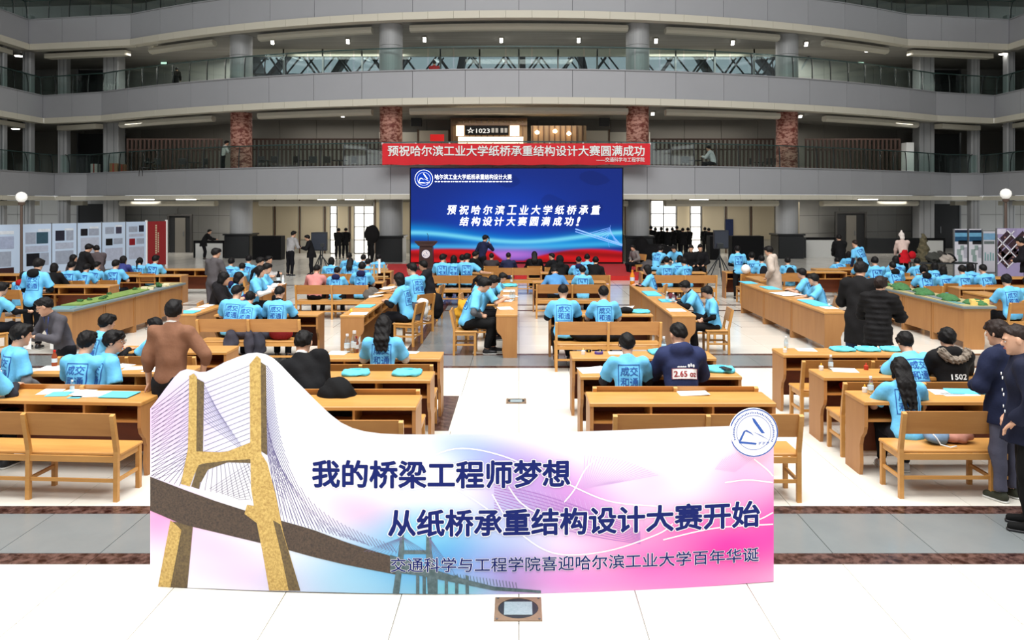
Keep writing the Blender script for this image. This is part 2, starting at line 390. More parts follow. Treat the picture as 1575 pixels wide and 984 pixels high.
# columns
RELIEF = mat('red_relief_cladding', rgb(104,44,32), 0.7, noise=((5,5,9),0.07,rgb(176,128,112)), bump=0.5)
PLINTH = mat('black_plinth', rgb(16,18,20), 0.35)
for i, x in enumerate((-13.75, -5.93, 5.5, 13.2)):
    y = arcY(0, x)+1.15; c = bpy.data.objects.new('round_column', None); c.location = (x, y, 0); scn.collection.objects.link(c); struct(c)
    MB().lathe([(0.54, 0), (0.54, ZL[0]+0.1)], 28).build('lower_shaft', COLM, c, smooth=False)
    MB().lathe([(0.5, ZT[0]-0.3), (0.52, ZT[0]-0.1), (0.52, ZL[1]+0.1)], 28).build('relief_cladding', RELIEF, c)
    for z0, z1 in ((ZT[1]-0.3, 9.95), (9.965, ZL[2]+0.1)): MB().lathe([(0.54, z0), (0.54, z1)], 28).build('upper_shaft', COLM, c)
    MB().bev(-0.62, 0.62, -0.66, 0.62, 0, 1.12, 0.03).build('black_plinth_box', PLINTH, c)
    MB().bev(-0.68, 0.68, -0.72, 0.68, 1.12, 1.2, 0.02).build('plinth_top', PLINTH, c)
for s in (-1, 1):
    for (x, y, w_) in ((22.7, 45.6, 0.85), (25.9, 46.3, 0.5), (26.9, 44.6, 0.45), (27.2, 42.8, 0.35)):
        c = MB().bev(-w_/2, w_/2, -w_/2, w_/2, 0, 13, 0.04).build('square_column', COLM, None, loc=(s*x, y, 0)); struct(c)
        for dx in (-0.22, 0.22): MB().box(dx*w_-0.015, dx*w_+0.015, -w_/2-0.012, -w_/2+0.01, 0, 12.9).build('groove_strip', mat('groove_grey', rgb(110,112,114), 0.5), c)
# rear walls, floor by floor
def rear(name, segs, z0, z1, m):
    b = MB()
    for (a, c) in segs: q = wall_piece(Vector(a), Vector(c), z0, z1, 0.2, 0); b.add(q.v, q.f)
    return struct(b.build(name, m))
wb = bpy.data.objects.new('wall_back', None); scn.collection.objects.link(wb); struct(wb)
# piecewise straight rear line
RL = [(-36, 51), (-23, 49.5), (-15.5, 45.2), (-14.8, 43.6), (14.8, 43.6), (15.5, 45.2), (23, 49.5), (36, 51)]
def rear_panels(i0, i1, z0, z1, m, step=1.5, rows=1, skip=()):
    for i in range(i0, i1):
        a = Vector(RL[i]); b_ = Vector(RL[i+1]); L = (b_-a).length; n = max(1, round(L/step)); h = (z1-z0)/rows
        for j in range(n):
            for r in range(rows):
                if (i, j) in skip: continue
                p = a+(b_-a)*(j/n); q = a+(b_-a)*((j+1)/n); wall_piece(p, q, z0+h*r, z0+h*(r+1)-0.02, 0.1, 0.02).build('wall_panel', m, wb)
for k, (z0, z1) in enumerate(((0, 3.0), (4.1, 7.2), (8.3, 11.0), (12.2, 15.0))):
    b = MB()
    for i in range(len(RL)-1):
        if k == 2 and i == 3: continue
        if k == 0 and i == 3: continue
        q = wall_piece(Vector(RL[i]), Vector(RL[i+1]), z0, z1, 0.2, 0); q.v = [(v[0], v[1]+0.12, v[2]) for v in q.v]; b.add(q.v, q.f)
    b.build('wall_core', DARK, wb)
rear_panels(0, 3, 0.0, 3.0, WALLB, 1.7, 3); rear_panels(4, 7, 0.0, 3.0, WALLB, 1.7, 3)
rear_panels(0, 3, 8.3, 11.0, WALLB, 2.0, 2); rear_panels(4, 7, 8.3, 11.0, WALLB, 2.0, 2)
rear_panels(0, 7, 12.2, 15.0, WALLB, 2.4, 1)
rear_panels(0, 7, 4.1, 7.2, mat('brown_grey_wall', rgb(112,108,100), 0.7), 2.0, 1)
# side walls and the dark lobby behind the left and right corners
for s, nm in ((-1, 'wall_left'), (1, 'wall_right')):
    wl = MB().box(min(s*33.5, s*33.8), max(s*33.5, s*33.8), 10, 52, 0, 13).build(nm, WALLB); struct(wl)
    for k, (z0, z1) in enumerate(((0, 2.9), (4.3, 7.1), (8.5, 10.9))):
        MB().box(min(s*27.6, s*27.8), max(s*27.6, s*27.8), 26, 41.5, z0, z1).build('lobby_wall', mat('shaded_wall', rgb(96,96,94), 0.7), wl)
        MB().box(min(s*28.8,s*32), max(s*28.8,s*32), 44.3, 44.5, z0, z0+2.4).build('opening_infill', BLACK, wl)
# bay behind the corner on each floor: pale pier and dark opening
for s in (-1, 1):
    for k, (z0, z1) in enumerate(((0, 2.9), (4.3, 7.1), (8.5, 10.9))):
        d = MB(); d.box(-1.35, 1.35, -0.06, 0.06, 0, z1-z0-0.25); o = d.build('door_%d' % (1+k+(3 if s > 0 else 0)), mat('dark_doorway', rgb(30,31,33), 0.6), None, loc=(s*25.0, 48.7, z0)); struct(o)
        MB().box(-1.45, -1.35, -0.1, 0.06, 0, z1-z0-0.2).build('door_frame', METAL, o); MB().box(1.35, 1.45, -0.1, 0.06, 0, z1-z0-0.2).build('door_frame', METAL, o)
        MB().box(0.2, 0.26, -0.1, -0.05, 0.9, 1.3).build('handle', METAL, o)
# third floor: glazed link with steel trusses behind it
gl = bpy.data.objects.new('window_1', None); scn.collection.objects.link(gl); struct(gl)
TR = mat('truss_steel', rgb(118,124,126), 0.5)
PGL = mat_glass('pale_window_glass', (0.50,0.54,0.56,1), 0.1)
for i in range(14):
    x0 = -14.7+i*2.1; MB().box(x0+0.04, x0+2.06, 43.6, 43.62, 8.4, 10.6).build('pane', PGL, gl)
    MB().box(x0-0.04, x0+0.04, 43.5, 43.68, 8.3, 10.95).build('mullion', TR, gl)
MB().box(-14.8, 14.8, 43.5, 43.7, 10.55, 10.95).build('head_rail', CREAM, gl); MB().box(-14.8, 14.8, 43.5, 43.7, 8.3, 8.42).build('sill_rail', TR, gl)
tr = bpy.data.objects.new('steel_roof_truss', None); scn.collection.objects.link(tr); struct(tr)
for i in range(17):
    x = -15+i*1.9; s = -1 if x < 0 else 1
    for (yy, w_) in ((45.0, 0.09), (47.0, 0.09)):
        MB().seg((x-1.1, yy, 8.2), (x+1.1, yy+0.6, 11.2), w_, w_).build('truss_member', TR, tr)
        MB().seg((x+1.1, yy, 8.2), (x-1.1, yy+0.6, 11.2), w_, w_).build('truss_member', TR, tr)
    if i % 2 == 0: MB().seg((x, 44.6, 8.0), (x*0.93, 49.5, 11.8), 0.42, 0.3).build('rafter', mat('dark_rafter', rgb(84,88,90), 0.6), tr)
for yy, z in ((44.8, 8.9), (46.5, 9.6), (48.0, 10.3)): MB().seg((-16, yy, z), (16, yy, z), 0.08, 0.08).build('purlin', TR, tr)
# ceiling lamps in the galleries
def tube_lamp(x, y, z, rz, L=0.95, label=None):
    t = thing('ceiling_tube_lamp', label, 'ceiling lamp', (x, y, z), rz, 'lit tube lamps under the gallery ceilings')
    MB().box(-0.09, 0.09, -L/2-0.04, L/2+0.04, 0, 0.06).build('housing', CREAM, t); MB().box(-0.07, 0.07, -L/2, L/2, -0.025, 0.0).build('diffuser', TUBE, t)
lamps3 = [(240,76),(321,68),(419,65),(535,64),(653,61),(771,62),(890,62),(1009,63),(1127,66),(1240,68),(1333,77)]
ORD = ['first', 'second', 'third', 'fourth', 'fifth', 'sixth', 'seventh', 'eighth', 'ninth', 'tenth', 'eleventh', 'twelfth', 'thirteenth', 'fourteenth', 'fifteenth']
for q_, (px, py) in enumerate(lamps3):
    z = 10.86; Y = (z-H)*F/(VY-py); tube_lamp(XA(px, Y), Y, z, -math.atan2(XA(px, Y), Y)*0.9, 1.0, 'lit tube lamp under the upper gallery ceiling, %s from the left' % ORD[q_])
for q_, (px, py) in enumerate([(410,180),(527,178),(1004,175),(1119,178),(1231,179)]):
    z = 7.06; Y = (z-H)*F/(VY-py); tube_lamp(XA(px, Y), Y, z, -math.atan2(XA(px, Y), Y)*0.9, 1.0, 'lit tube lamp under the middle gallery ceiling, %s from the left' % ORD[q_])
for q_, (px, py) in enumerate([(222,312),(286,312),(503,309),(545,309),(1075,307),(1335,307)]):
    Y = 40; tube_lamp(XA(px, Y), Y, ZL[0]+0.02, math.pi/2, 0.9, 'flat lit lamp under the lowest gallery ceiling, %s from the left' % ORD[q_])
for j, (px, py, k) in enumerate([(29,86,2),(24,198,1),(250,187,1),(302,184,1),(1325,185,1),(1543,83,2),(1549,194,1)]):
    z = (7.06, 10.86)[k-1]; Y = (z-H)*F/(VY-py)
    t = thing('round_downlight', 'round downlight under the %s gallery ceiling %s' % ('middle' if k == 1 else 'upper', 'at the far left edge' if px < 40 else ('at the far right edge' if px > 1500 else {250: 'left of the left red column', 302: 'nearest the left red column', 1325: 'right of the right red column'}[px])), 'ceiling lamp', (XA(px, Y), Y, z), 0, 'round downlights in the gallery ceilings '+str(k))
    MB().lathe([(0.2, -0.03), (0.22, 0.03)], 16).build('diffuser', TUBE, t); MB().lathe([(0.26, 0.0), (0.26, 0.05)], 16).build('ring', CREAM, t)
for x in (-18, -9, 0, 9, 18):  # added wide area lights, brighten the galleries beyond the visible tubes
    for z_, e_ in ((10.7, 110), (6.9, 75), (2.78, 60)):
        area_light('gallery_fill', (x, (41.2 if z_ > 8 else 40.4)+abs(x)*0.16, z_), (0, 0, 0), 6, 1.5, e_, (1, 0.96, 0.9))
# ================================================================ ground floor back
PLAT = mat('beige_panel', rgb(188,176,150), 0.6)
def slab_thing(name, label, cat, px0, px1, py0, py1, Y, m, th=0.1, base=None):
    x0, x1 = XA(px0, Y), XA(px1, Y); z1 = ZA(py0, Y); z0 = ZA(py1, Y) if base is None else base
    o = MB().bev(-(x1-x0)/2, (x1-x0)/2, 0, th, 0, z1-z0, 0.01).build(name, m, None, loc=((x0+x1)/2, Y, z0)); return tag(o, label, cat)
glow = mat('bright_daylit_blind', rgb(255,250,240), 0.6, emit=1.3)
for n_, (px0, px1) in enumerate(((508,518),(545,575),(1001,1040),(1062,1078),(660,700))):
    Y = 43.4 if n_ < 4 else 43.2; x0, x1 = XA(px0, Y), XA(px1, Y); wdw = bpy.data.objects.new('window_%d' % (n_+2), None); wdw.location = ((x0+x1)/2, Y, 0); scn.collection.objects.link(wdw); struct(wdw)
    wd = x1-x0; nx = max(1, round(wd/0.55))
    for i in range(nx):
        for j in range(4): MB().box(-wd/2+wd*i/nx+0.03, -wd/2+wd*(i+1)/nx-0.03, 0.02, 0.04, 0.05+0.7*j, 0.7*(j+1)).build('pane', glow, wdw)
    for i in range(nx+1): MB().box(-wd/2+wd*i/nx-0.03, -wd/2+wd*i/nx+0.03, 0, 0.08, 0, 2.85).build('mullion', METAL, wdw)
    for j in range(5): MB().box(-wd/2, wd/2, 0, 0.07, 0.7*j, 0.7*j+0.05).build('glazing_bar', METAL, wdw)
b = MB(); b.box(-14.9, 14.9, 43.8, 44.0, 0, 3.0); st = struct(b.build('wall_lobby', WALLC))
for x in np.arange(-14.5, 14.5, 1.35):
    MB().box(x-0.03, x+0.03, 43.72, 43.82, 0, 2.9).build('brown_post', mat('brown_post', rgb(84,60,42), 0.5), st)
    MB().box(x+0.08, x+1.25, 43.74, 43.82, 0.75, 2.75).build('wall_panel', PLAT, st)
for s, pxs in ((-1, ((388,432),(432,436))), (1, ((1092,1107),(1126,1175)))):
    for i, (a, c) in enumerate(pxs):
        if c-a > 10: slab_thing('black_draped_table', 'long table draped in black cloth %s of the lobby' % ('at the left' if s < 0 else ('at the right edge' if i else 'at the right centre')), 'table', a, c, 363, 398, 38.5, BLACK, 0.7, 0)
# dark doors on the ground floor
for n_, (px0, px1, py0, Y) in enumerate(((257,295,342,44.2),(1285,1333,338,45.0))):
    x0, x1 = XA(px0, Y), XA(px1, Y); zt = ZA(py0, Y)+0.35
    d = bpy.data.objects.new('door_%d' % (7+n_), None); d.location = ((x0+x1)/2, Y, 0); scn.collection.objects.link(d); struct(d); wd = x1-x0
    MB().box(-wd/2, wd/2, 0.1, 0.14, 0, zt).build('dark_opening', mat('dark_doorway', rgb(30,31,33), 0.6), d)
    for a in (-wd/2, wd/2-0.1): MB().box(a, a+0.1, -0.02, 0.14, 0, zt).build('door_frame', mat('door_frame', rgb(60,58,56), 0.5), d)
    MB().box(-wd/2, wd/2, -0.02, 0.14, zt, zt+0.1).build('door_frame', MATS['door_frame'], d)
    MB().box(-0.25, 0.3, 0.02, 0.09, 0.0, zt-0.1).build('door_leaf', mat('door_leaf', rgb(112,108,100), 0.5), d); MB().box(0.2, 0.24, -0.02, 0.02, 0.9, 1.15).build('handle', METAL, d)
# low white boards with black frame near the columns
def framed_board(label, px0, px1, py0, py1, Y):
    x0, x1 = XA(px0, Y), XA(px1, Y); zt = ZA(py0, Y); t = thing('low_display_wall', label, 'display wall', ((x0+x1)/2, Y, 0)); wd = x1-x0
    MB().box(-wd/2, wd/2, 0, 0.12, 0.0, zt-0.12).build('white_panel', mat('white_panel', rgb(200,200,196), 0.5), t)
    MB().box(-wd/2-0.04, wd/2+0.04, -0.03, 0.15, zt-0.12, zt).build('black_rail', BLACK, t)
    for a in (-wd/2-0.04, wd/2-0.04): MB().box(a, a+0.09, -0.03, 0.15, 0, zt-0.12).build('black_post', BLACK, t)
framed_board('low white panel with black frame left of the left column', 299, 344, 370, 400, 40.0)
framed_board('low white panel with black frame right of the right column', 1234, 1284, 365, 396, 40.6)
slab_thing('black_plinth_wall', 'long low black wall at the foot of the right back wall', 'low wall', 1334, 1415, 366, 391, 43.5, PLINTH, 0.3, 0)
slab_thing('black_counter', 'black counter right of the right round column', 'counter', 1232, 1240, 365, 402, 40.0, PLINTH, 0.6, 0)
framed_board('low pale panel between the black wall and the banner stands', 1418, 1452, 366, 398, 42.0)
def exit_sign(px, py, Y, word=True):
    t = thing('exit_sign', 'small green lit exit sign on the back wall at photo x %d y %d' % (px, py) if False else ESL.pop(0), 'exit sign', (XA(px, Y), Y, ZA(py, Y)))
    MB().box(-0.2, 0.2, 0, 0.06, -0.08, 0.08).build('box', DARK, t); MB().box(-0.17, 0.17, -0.008, 0.0, -0.055, 0.055).build('lit_face', mat('exit_green', (0.55,0.9,0.7,1), 0.5, emit=0.7), t)
    MB().tube([(0, 0.03, 0.08), (0, 0.03, 0.4)], 0.01, 6).build('rod', DARK, t)
ESL = ['small lit exit sign above the dark door at the far left', 'small lit exit sign high on the far left wall behind the boards','small lit exit sign right of the right column on the back wall','small lit exit sign at the far right behind the banner stands','small lit exit sign on the upper gallery at left','small lit exit sign on the upper gallery at right']
for a in ((273,331,47.0),(78,335,50.5),(1306,329,47.4),(1497,328,50),(252,97,47.3),(1324,96,47.6)): exit_sign(*a)
# second floor: dark slatted partitions and the lit cafe
SL = mat('dark_brown_slat', rgb(66,46,38), 0.6)
def slats(label, px0, px1, Y, py0=214, py1=258, step=6.4):
    x0, x1 = XA(px0, Y), XA(px1, Y); zt = ZA(py0, Y); zb = ZT[0]-0.25; t = thing('slatted_partition', label, 'partition', ((x0+x1)/2, Y, zb)); wd = x1-x0; n = max(2, int((px1-px0)/step))
    for i in range(n+1): MB().box(-wd/2+wd*i/n-0.045, -wd/2+wd*i/n+0.045, 0, 0.1, 0, zt-zb).build('slat', SL, t)
    for z in (0.0, (zt-zb)*0.72, zt-zb): MB().box(-wd/2-0.05, wd/2+0.05, 0.02, 0.09, z-0.04, z+0.04).build('rail', SL, t)
slats('dark brown slatted partition on the second floor left of the left red column', 196, 340, 43.5)
slats('dark brown slatted partition on the second floor between the two left red columns', 388, 582, 41.6)
slats('dark brown slatted partition on the second floor between the two right red columns', 1003, 1190, 41.6)
slats('dark brown slatted partition on the second floor right of the right red column', 1240, 1384, 43.5)
for lb, px0, px1 in (('left', 583, 690), ('right', 860, 1000)):
    slab_thing('lit_cream_wall', 'cream lit wall of the second floor behind the %s end of the red banner' % lb, 'wall panel', px0, px1, 203, 262, 43.2, WALLC, 0.1)
cafe = thing('cafe_kiosk', 'warmly lit cafe kiosk on the second floor above the red banner', 'kiosk', (XA(750, 41), 41, ZT[0]-0.2))
zz = ZA(180, 41)-ZT[0]+0.2
LT = mat('warm_lit_panel', (1.0, 0.78, 0.5, 1), 0.5, emit=2.0)
BR = mat('kiosk_brown', rgb(84,60,40), 0.6)
MB().box(-1.9, 2.0, 0.5, 0.6, 0, zz).build('back_wall', mat('kiosk_tan', rgb(150,124,92), 0.6), cafe)
for i in range(13): MB().box(-1.85+i*0.3, -1.8+i*0.3, 0.3, 0.4, zz*0.45, zz-0.1).build('mullion', BR, cafe)
for z in (0.05, zz*0.5, zz*0.88, zz-0.05): MB().box(-1.9, 2.0, 0.28, 0.42, z-0.04, z+0.04).build('beam', BR, cafe)
MB().box(-1.5, 1.8, 0.20, 0.24, zz*0.52, zz*0.66).build('lit_band', LT, cafe); MB().box(-1.6, -1.2, 0.20, 0.24, zz*0.68, zz*0.86).build('lit_window', LT, cafe); MB().box(1.12, 1.6, 0.20, 0.24, zz*0.68, zz*0.86).build('lit_window', LT, cafe)
sgn = MB().box(-1.15, 1.05, 0.1, 0.2, zz*0.69, zz*0.85).build('sign_board', BLACK, cafe)
text_obj('lettering', '☆1023', -1.05, 0.1, zz*0.72, zz*0.82, 0.09, PAPER, sgn, 0.01); 
for i in range(4): MB().box(0.22+i*0.2-(0.03 if i < 2 else -0.03), 0.36+i*0.2-(0.03 if i < 2 else -0.03), 0.085, 0.09, zz*0.73, zz*0.81).build('lettering', mat('dim_letter', rgb(150,146,140), 0.6), sgn)
MB().box(2.2, 5.0, 0.3, 0.5, 0, zz*0.86).build('side_wall', mat('kiosk_tan', rgb(150,124,92), 0.6), cafe)
for i in range(10): MB().box(2.25+i*0.28, 2.31+i*0.28, 0.24, 0.3, 0, zz*0.86).build('batten', BR, cafe)
for i, (x, z) in enumerate(((2.5,0.74),(3.4,0.76),(4.1,0.72))):
    MB().lathe([(0.03, zz*z+0.09), (0.12, zz*z), (0.1, zz*z-0.08), (0.02, zz*z-0.12)], 10, (x, 0.0)).build('bulb', mat('warm_bulb', (1.0,0.6,0.25,1), 0.5, emit=8), cafe)
MB().box(-2.9, -2.2, 0, 0.06, zz*0.58, zz*0.7).build('red_lit_sign', mat('red_lit', rgb(190,30,30), 0.5, emit=0.6), cafe)
area_light('cafe_lamp', (XA(750, 41), 40.2, 6.4), (math.radians(-30), 0, 0), 3, 1, 50, (1, 0.75, 0.45))
for px in (640, 930): slab_thing('wall_speaker', 'dark square loudspeaker hung %s of the kiosk on the second floor' % ('left' if px < 700 else 'right'), 'loudspeaker', px-8, px+8, 181, 194, 41.5, DARK, 0.3)
for n_, (px0, px1) in enumerate(((645,690),(880,935))):
    Y = 43.3; x0, x1 = XA(px0, Y), XA(px1, Y); d = MB().box(-(x1-x0)/2, (x1-x0)/2, 0, 0.1, 0, ZA(200, Y)-ZT[0]).build('door_%d' % (9+n_), mat('pale_door', rgb(196,188,170), 0.5), None, loc=((x0+x1)/2, 43.05, ZT[0]-0.05)); struct(d)
    MB().box(-(x1-x0)/2-0.08, -(x1-x0)/2, -0.03, 0.12, 0, ZA(200, Y)-ZT[0]+0.05).build('door_frame', BR, d)
    MB().box((x1-x0)/2, (x1-x0)/2+0.08, -0.03, 0.12, 0, ZA(200, Y)-ZT[0]+0.05).build('door_frame', BR, d)
    MB().box(-0.04, 0.04, -0.06, 0, 0.95, 1.15).build('handle', METAL, d)
# boxes and things on the second floor balcony
for i, (px, py, w_, c, lb) in enumerate(((147,262,10,rgb(214,206,200),'white and red carton'),(177,258,12,rgb(150,112,80),'brown cardboard carton'),(190,261,9,rgb(120,86,62),'small brown carton'))):
    Y = 46.6 if px < 160 else 45.0; x = XA(px, Y); t = thing('carton', '%s standing on the second floor balcony at far left' % lb, 'box', (x, Y, ZT[0]-0.3))
    s = w_/F*Y/2; MB().bev(-s, s, -0.2, 0.2, 0, 0.9-i*0.05, 0.01).build('body', mat('carton_%d' % i, c, 0.7), t); MB().box(-s*0.2, s*0.2, -0.205, -0.2, 0.1, 0.9-i*0.05).build('tape', mat('tape', rgb(170,60,50) if i == 0 else rgb(180,150,110), 0.5), t)
slab_thing('white_fridge', 'tall white cabinet on the second floor balcony at far right', 'cabinet', 1394, 1406, 219, 262, 44.8, PAPER, 0.6, ZT[0]-0.3)
CHM = mat('balcony_chair', rgb(36,34,34), 0.5)
bc = []
def cafe_set(label, px, Y):
    t = thing('cafe_table', label, 'table', (XA(px, Y), Y, ZT[0]-0.25))
    MB().lathe([(0.4, 0.72), (0.4, 0.76)], 14).build('tabletop', CHM, t); MB().tube([(0,0,0.02),(0,0,0.72)], 0.035, 6).build('stem', CHM, t); MB().lathe([(0.25,0),(0.25,0.03)], 12).build('foot', CHM, t)
def cafe_chair(px, Y, rz, q_):
    t = thing('cafe_chair', 'dark metal chair behind the second floor railing, %s from the left' % ORD[q_], 'chair', (XA(px, Y), Y, ZT[0]-0.25), rz, 'dark chairs behind the second floor railing')
    MB().bev(-0.2,0.2,-0.2,0.2,0.43,0.47).build('seat', CHM, t); MB().bev(-0.2,0.2,0.16,0.19,0.62,0.95).build('backrest', CHM, t)
    for i in (-1, 1):
        for j in (-1, 1): MB().tube([(i*0.19, j*0.19, 0), (i*0.17, j*0.17, 0.43 if j < 0 else 0.95)], 0.015, 5).build('leg', CHM, t)
for i, px in enumerate((222, 240, 282, 312, 400, 425, 450, 480, 505, 540, 1055, 1160, 1180, 1195, 1205)):
    Yc = 40.6 if 390 < px < 1110 else 42.4
    cafe_chair(px, Yc, (i % 3-1)*0.7, i)
for i, (px, lb) in enumerate(((232,'leftmost dark cafe table behind the second floor railing'),(298,'dark cafe table left of the left red column'),(412,'dark cafe table right of the left red column'),(466,'dark cafe table in the middle of the left slatted bay'),(522,'dark cafe table near the second red column'),(1068,'dark cafe table beside the man in white on the second floor'),(1172,'dark cafe table left of the right red column'))): cafe_set(lb, px, 40.9 if 390 < px < 1110 else 42.8)
# globe lamps
def globe(label, px, py, Y):
    t = thing('globe_lamp_post', label, 'lamp post', (XA(px, Y), Y, 0)); z = ZA(py, Y)
    MB().lathe([(0.02,z-0.19),(0.1,z-0.16),(0.17,z-0.08),(0.19,z),(0.17,z+0.09),(0.1,z+0.16),(0.01,z+0.19)], 18).build('globe', mat('opal_globe', rgb(246,244,238), 0.25, emit=0.25), t, smooth=True)
    MB().lathe([(0.09,z-0.28),(0.12,z-0.2),(0.06,z-0.17)], 12).build('collar', mat('bronze', rgb(92,74,64), 0.5), t)
    MB().tube([(0,0,0.1),(0,0,z-0.26)], [0.05,0.04], 10).build('pole', MATS['bronze'], t); MB().lathe([(0.2,0),(0.2,0.06),(0.08,0.16),(0.05,0.3)], 14).build('base', MATS['bronze'], t)
globe('white globe lamp on a brown post behind the boards at far left', 33, 303, 28.5)
globe('white globe lamp on a brown post above the purple banner at far right', 1547, 298, 28.5)
# ================================================================ LED wall, red banner, platform
def grid_print(name, x0, x1, z0, z1, y, nx, nz, colf, m, parent):
    xs = np.linspace(x0, x1, nx+1); zs = np.linspace(z0, z1, nz+1); vs = [(x, y, z) for z in zs for x in xs]; fs = [(j*(nx+1)+i, j*(nx+1)+i+1, (j+1)*(nx+1)+i+1, (j+1)*(nx+1)+i) for j in range(nz) for i in range(nx)]
    me = bpy.data.meshes.new(name); me.from_pydata(vs, [], fs); me.materials.append(m)
    U, V = np.meshgrid(np.linspace(0, 1, nx+1), np.linspace(0, 1, nz+1)); mesh_colors(me, colf(U.ravel(), V.ravel())); return link(name, me, parent)
def L3(*c): return np.array([lin(v) for v in c])
YL = 34.0
led = thing('led_screen_wall', 'large blue LED screen showing white Chinese text behind the stage', 'screen', (0, YL, 0))
lx0, lx1, lz1, lz0 = XA(632, YL), XA(957, YL), ZA(259, YL), ZA(403, YL)
MB().box(lx0-0.05, lx1+0.05, 0.02, 0.3, 0.0, lz1+0.04).build('cabinet', BLACK, led)
def led_col(u, v):
    base = L3(10,48,150)[None]*(1-v[:, None])+L3(18,44,132)[None]*v[:, None]
    base = base+L3(0,70,190)[None]*np.exp(-((u-0.45)**2/0.08+(v-0.45)**2/0.12))[:, None]*0.5
    def band(vc, wd, c, a): 
        nonlocal base
        k = np.exp(-((v-vc)/wd)**2)*a; base = base*(1-k[:, None])+L3(*c)[None]*k[:, None]
    yc = 0.30-0.10*np.sin(u*2.6)+0.03*u
    band(0.255+0.05*np.cos(u*6.0)-0.05*(u-0.5), 0.07, (0,150,235), 0.9); band(0.245+0.05*np.cos(u*6.0)+0.02, 0.022, (120,225,255), 0.95)
    band(0.17-0.03*u+0.06*(u > 0.5)*(u-0.5)*2, 0.03, (60,190,250), 0.8)
    pk = np.exp(-((u-0.45)/0.2)**2-((v-0.08)/0.06)**2); base = base*(1-pk[:, None])+L3(190,120,225)[None]*pk[:, None]
    hgt = np.maximum(np.maximum(0.145-0.5*(u-0.18)**2-np.clip(u-0.38, 0, 1)*1.6, 0.14-1.2*(u-0.85)**2), 0.02)
    k = 1/(1+np.exp((v-hgt)*220)); rc = L3(214,20,26)[None]*(0.75+0.25*np.sin(v*60+u*7))[:, None]; base = base*(1-k[:, None])+rc*k[:, None]
    # pale world-map dots in the upper part
    mp = (np.sin(u*31)+np.sin(u*13+v*17)+np.sin(v*23) > 1.1) & (v > 0.5) & (u > 0.3); base[mp] *= 0.8
    return base
grid_print('picture', lx0, lx1, lz0, lz1, 0, 300, 140, led_col, mat_attr('led_picture', 0.6, 0.62), led)
LW = mat('led_white', (0.95,0.98,1,1), 0.5, emit=1.0)
def led_text(s, a, b_, c, d, off, sh=0.0): text_obj('lettering', s, XA(a, YL), XA(b_, YL), ZA(d, YL), ZA(c, YL), -0.02, LW, led, off, sh)
def led_spaced(s, a, b_, c, d):
    n = len(s); w_ = (b_-a)/n
    for i, ch in enumerate(s): led_text(ch, a+w_*i+w_*0.06, a+w_*i+w_*(0.84 if ch != '!' else 0.4), c, d, 0.014, 0.18)
led_spaced('预祝哈尔滨工业大学纸桥承重', 687, 926, 316, 329.5); led_spaced('结构设计大赛圆满成功!', 706, 903, 333.5, 347)
led_text('哈尔滨工业大学纸桥承重结构设计大赛', 669, 787, 268, 276, 0)
b = MB(); rr = random.Random(3); x = XA(669, YL)
while x < XA(787, YL): q = rr.uniform(0.05, 0.14); b.box(x, x+q, -0.022, -0.02, ZA(280, YL), ZA(278.4, YL)); x += q+0.04
b.build('small_line', LW, led)
def ring(b, cx, cz, r0, r1, y, n=32, y2=None):
    vs = []; fs = []
    for k in range(n):
        t = 2*math.pi*k/n; vs += [(cx+r0*math.cos(t), y, cz+r0*math.sin(t)), (cx+r1*math.cos(t), y, cz+r1*math.sin(t))]
    for k in range(n): a, c = 2*k, 2*((k+1) % n); fs.append((a, a+1, c+1, c))
    b.add(vs, fs)
def disc(b, cx, cz, r, y, n=32): b.add([(cx+r*math.cos(2*math.pi*k/n), y, cz+r*math.sin(2*math.pi*k/n)) for k in range(n)], [tuple(range(n))])
def emblem(parent, cx, cz, r, y, mblue, mwhite, small=False, mp=lambda x, y, z: (x, y, z)):
    """round contest emblem: ring, blue brush bar, looped stroke"""
    def bl(b, nm, m): b.v = [mp(*v) for v in b.v]; return b.build(nm, m, parent)
    b = MB(); disc(b, cx, cz, r, y); bl(b, 'emblem_disc', mwhite)
    b = MB(); ring(b, cx, cz, r*0.955, r*1.0, y-0.001); ring(b, cx, cz, r*0.70, r*0.72, y-0.001)
    def poly(pts): b.add([(cx+p[0]*r, y-0.0015, cz+p[1]*r) for p in pts], [tuple(range(len(pts)))])
    poly([(-0.07,0.62),(0.05,0.56),(0.46,-0.02),(0.32,-0.02),(-0.02,0.45)])
    poly([(-0.42,0.06),(-0.34,0.06),(-0.52,-0.34),(-0.62,-0.34)]); poly([(-0.62,-0.34),(-0.6,-0.44),(0.1,-0.5),(0.12,-0.42),(-0.52,-0.36)]); poly([(-0.42,0.06),(-0.3,0.12),(-0.1,0.0),(0.02,-0.14),(-0.12,-0.04),(-0.3,0.04)])
    poly([(-0.1,0.08),(0.3,-0.1),(0.66,-0.32),(0.28,-0.13)])
    for k in range(8): poly([(0.2+k*0.055,-0.5+(k%3)*0.05),(0.23+k*0.055,-0.5+(k%3)*0.05),(0.25+k*0.055,-0.38),(0.22+k*0.055,-0.38)])
    if not small:
        for k in range(46):
            t = math.radians(200-k*5.0); n_ = 0.06 if k % 3 else 0.08
            c, s_ = math.cos(t), math.sin(t); poly([(c*0.79-s_*0.02, s_*0.79+c*0.02), (c*0.79+s_*0.02, s_*0.79-c*0.02), (c*(0.79+n_)+s_*0.02, s_*(0.79+n_)-c*0.02), (c*(0.79+n_)-s_*0.02, s_*(0.79+n_)+c*0.02)])
    bl(b, 'emblem_lines', mblue)
emblem(led, XA(652, YL), ZA(275, YL), 14/F*YL, -0.02, LW, mat('led_navy', rgb(14,50,150), 0.5, emit=0.6, spec=0.0), True)
b = MB(); 
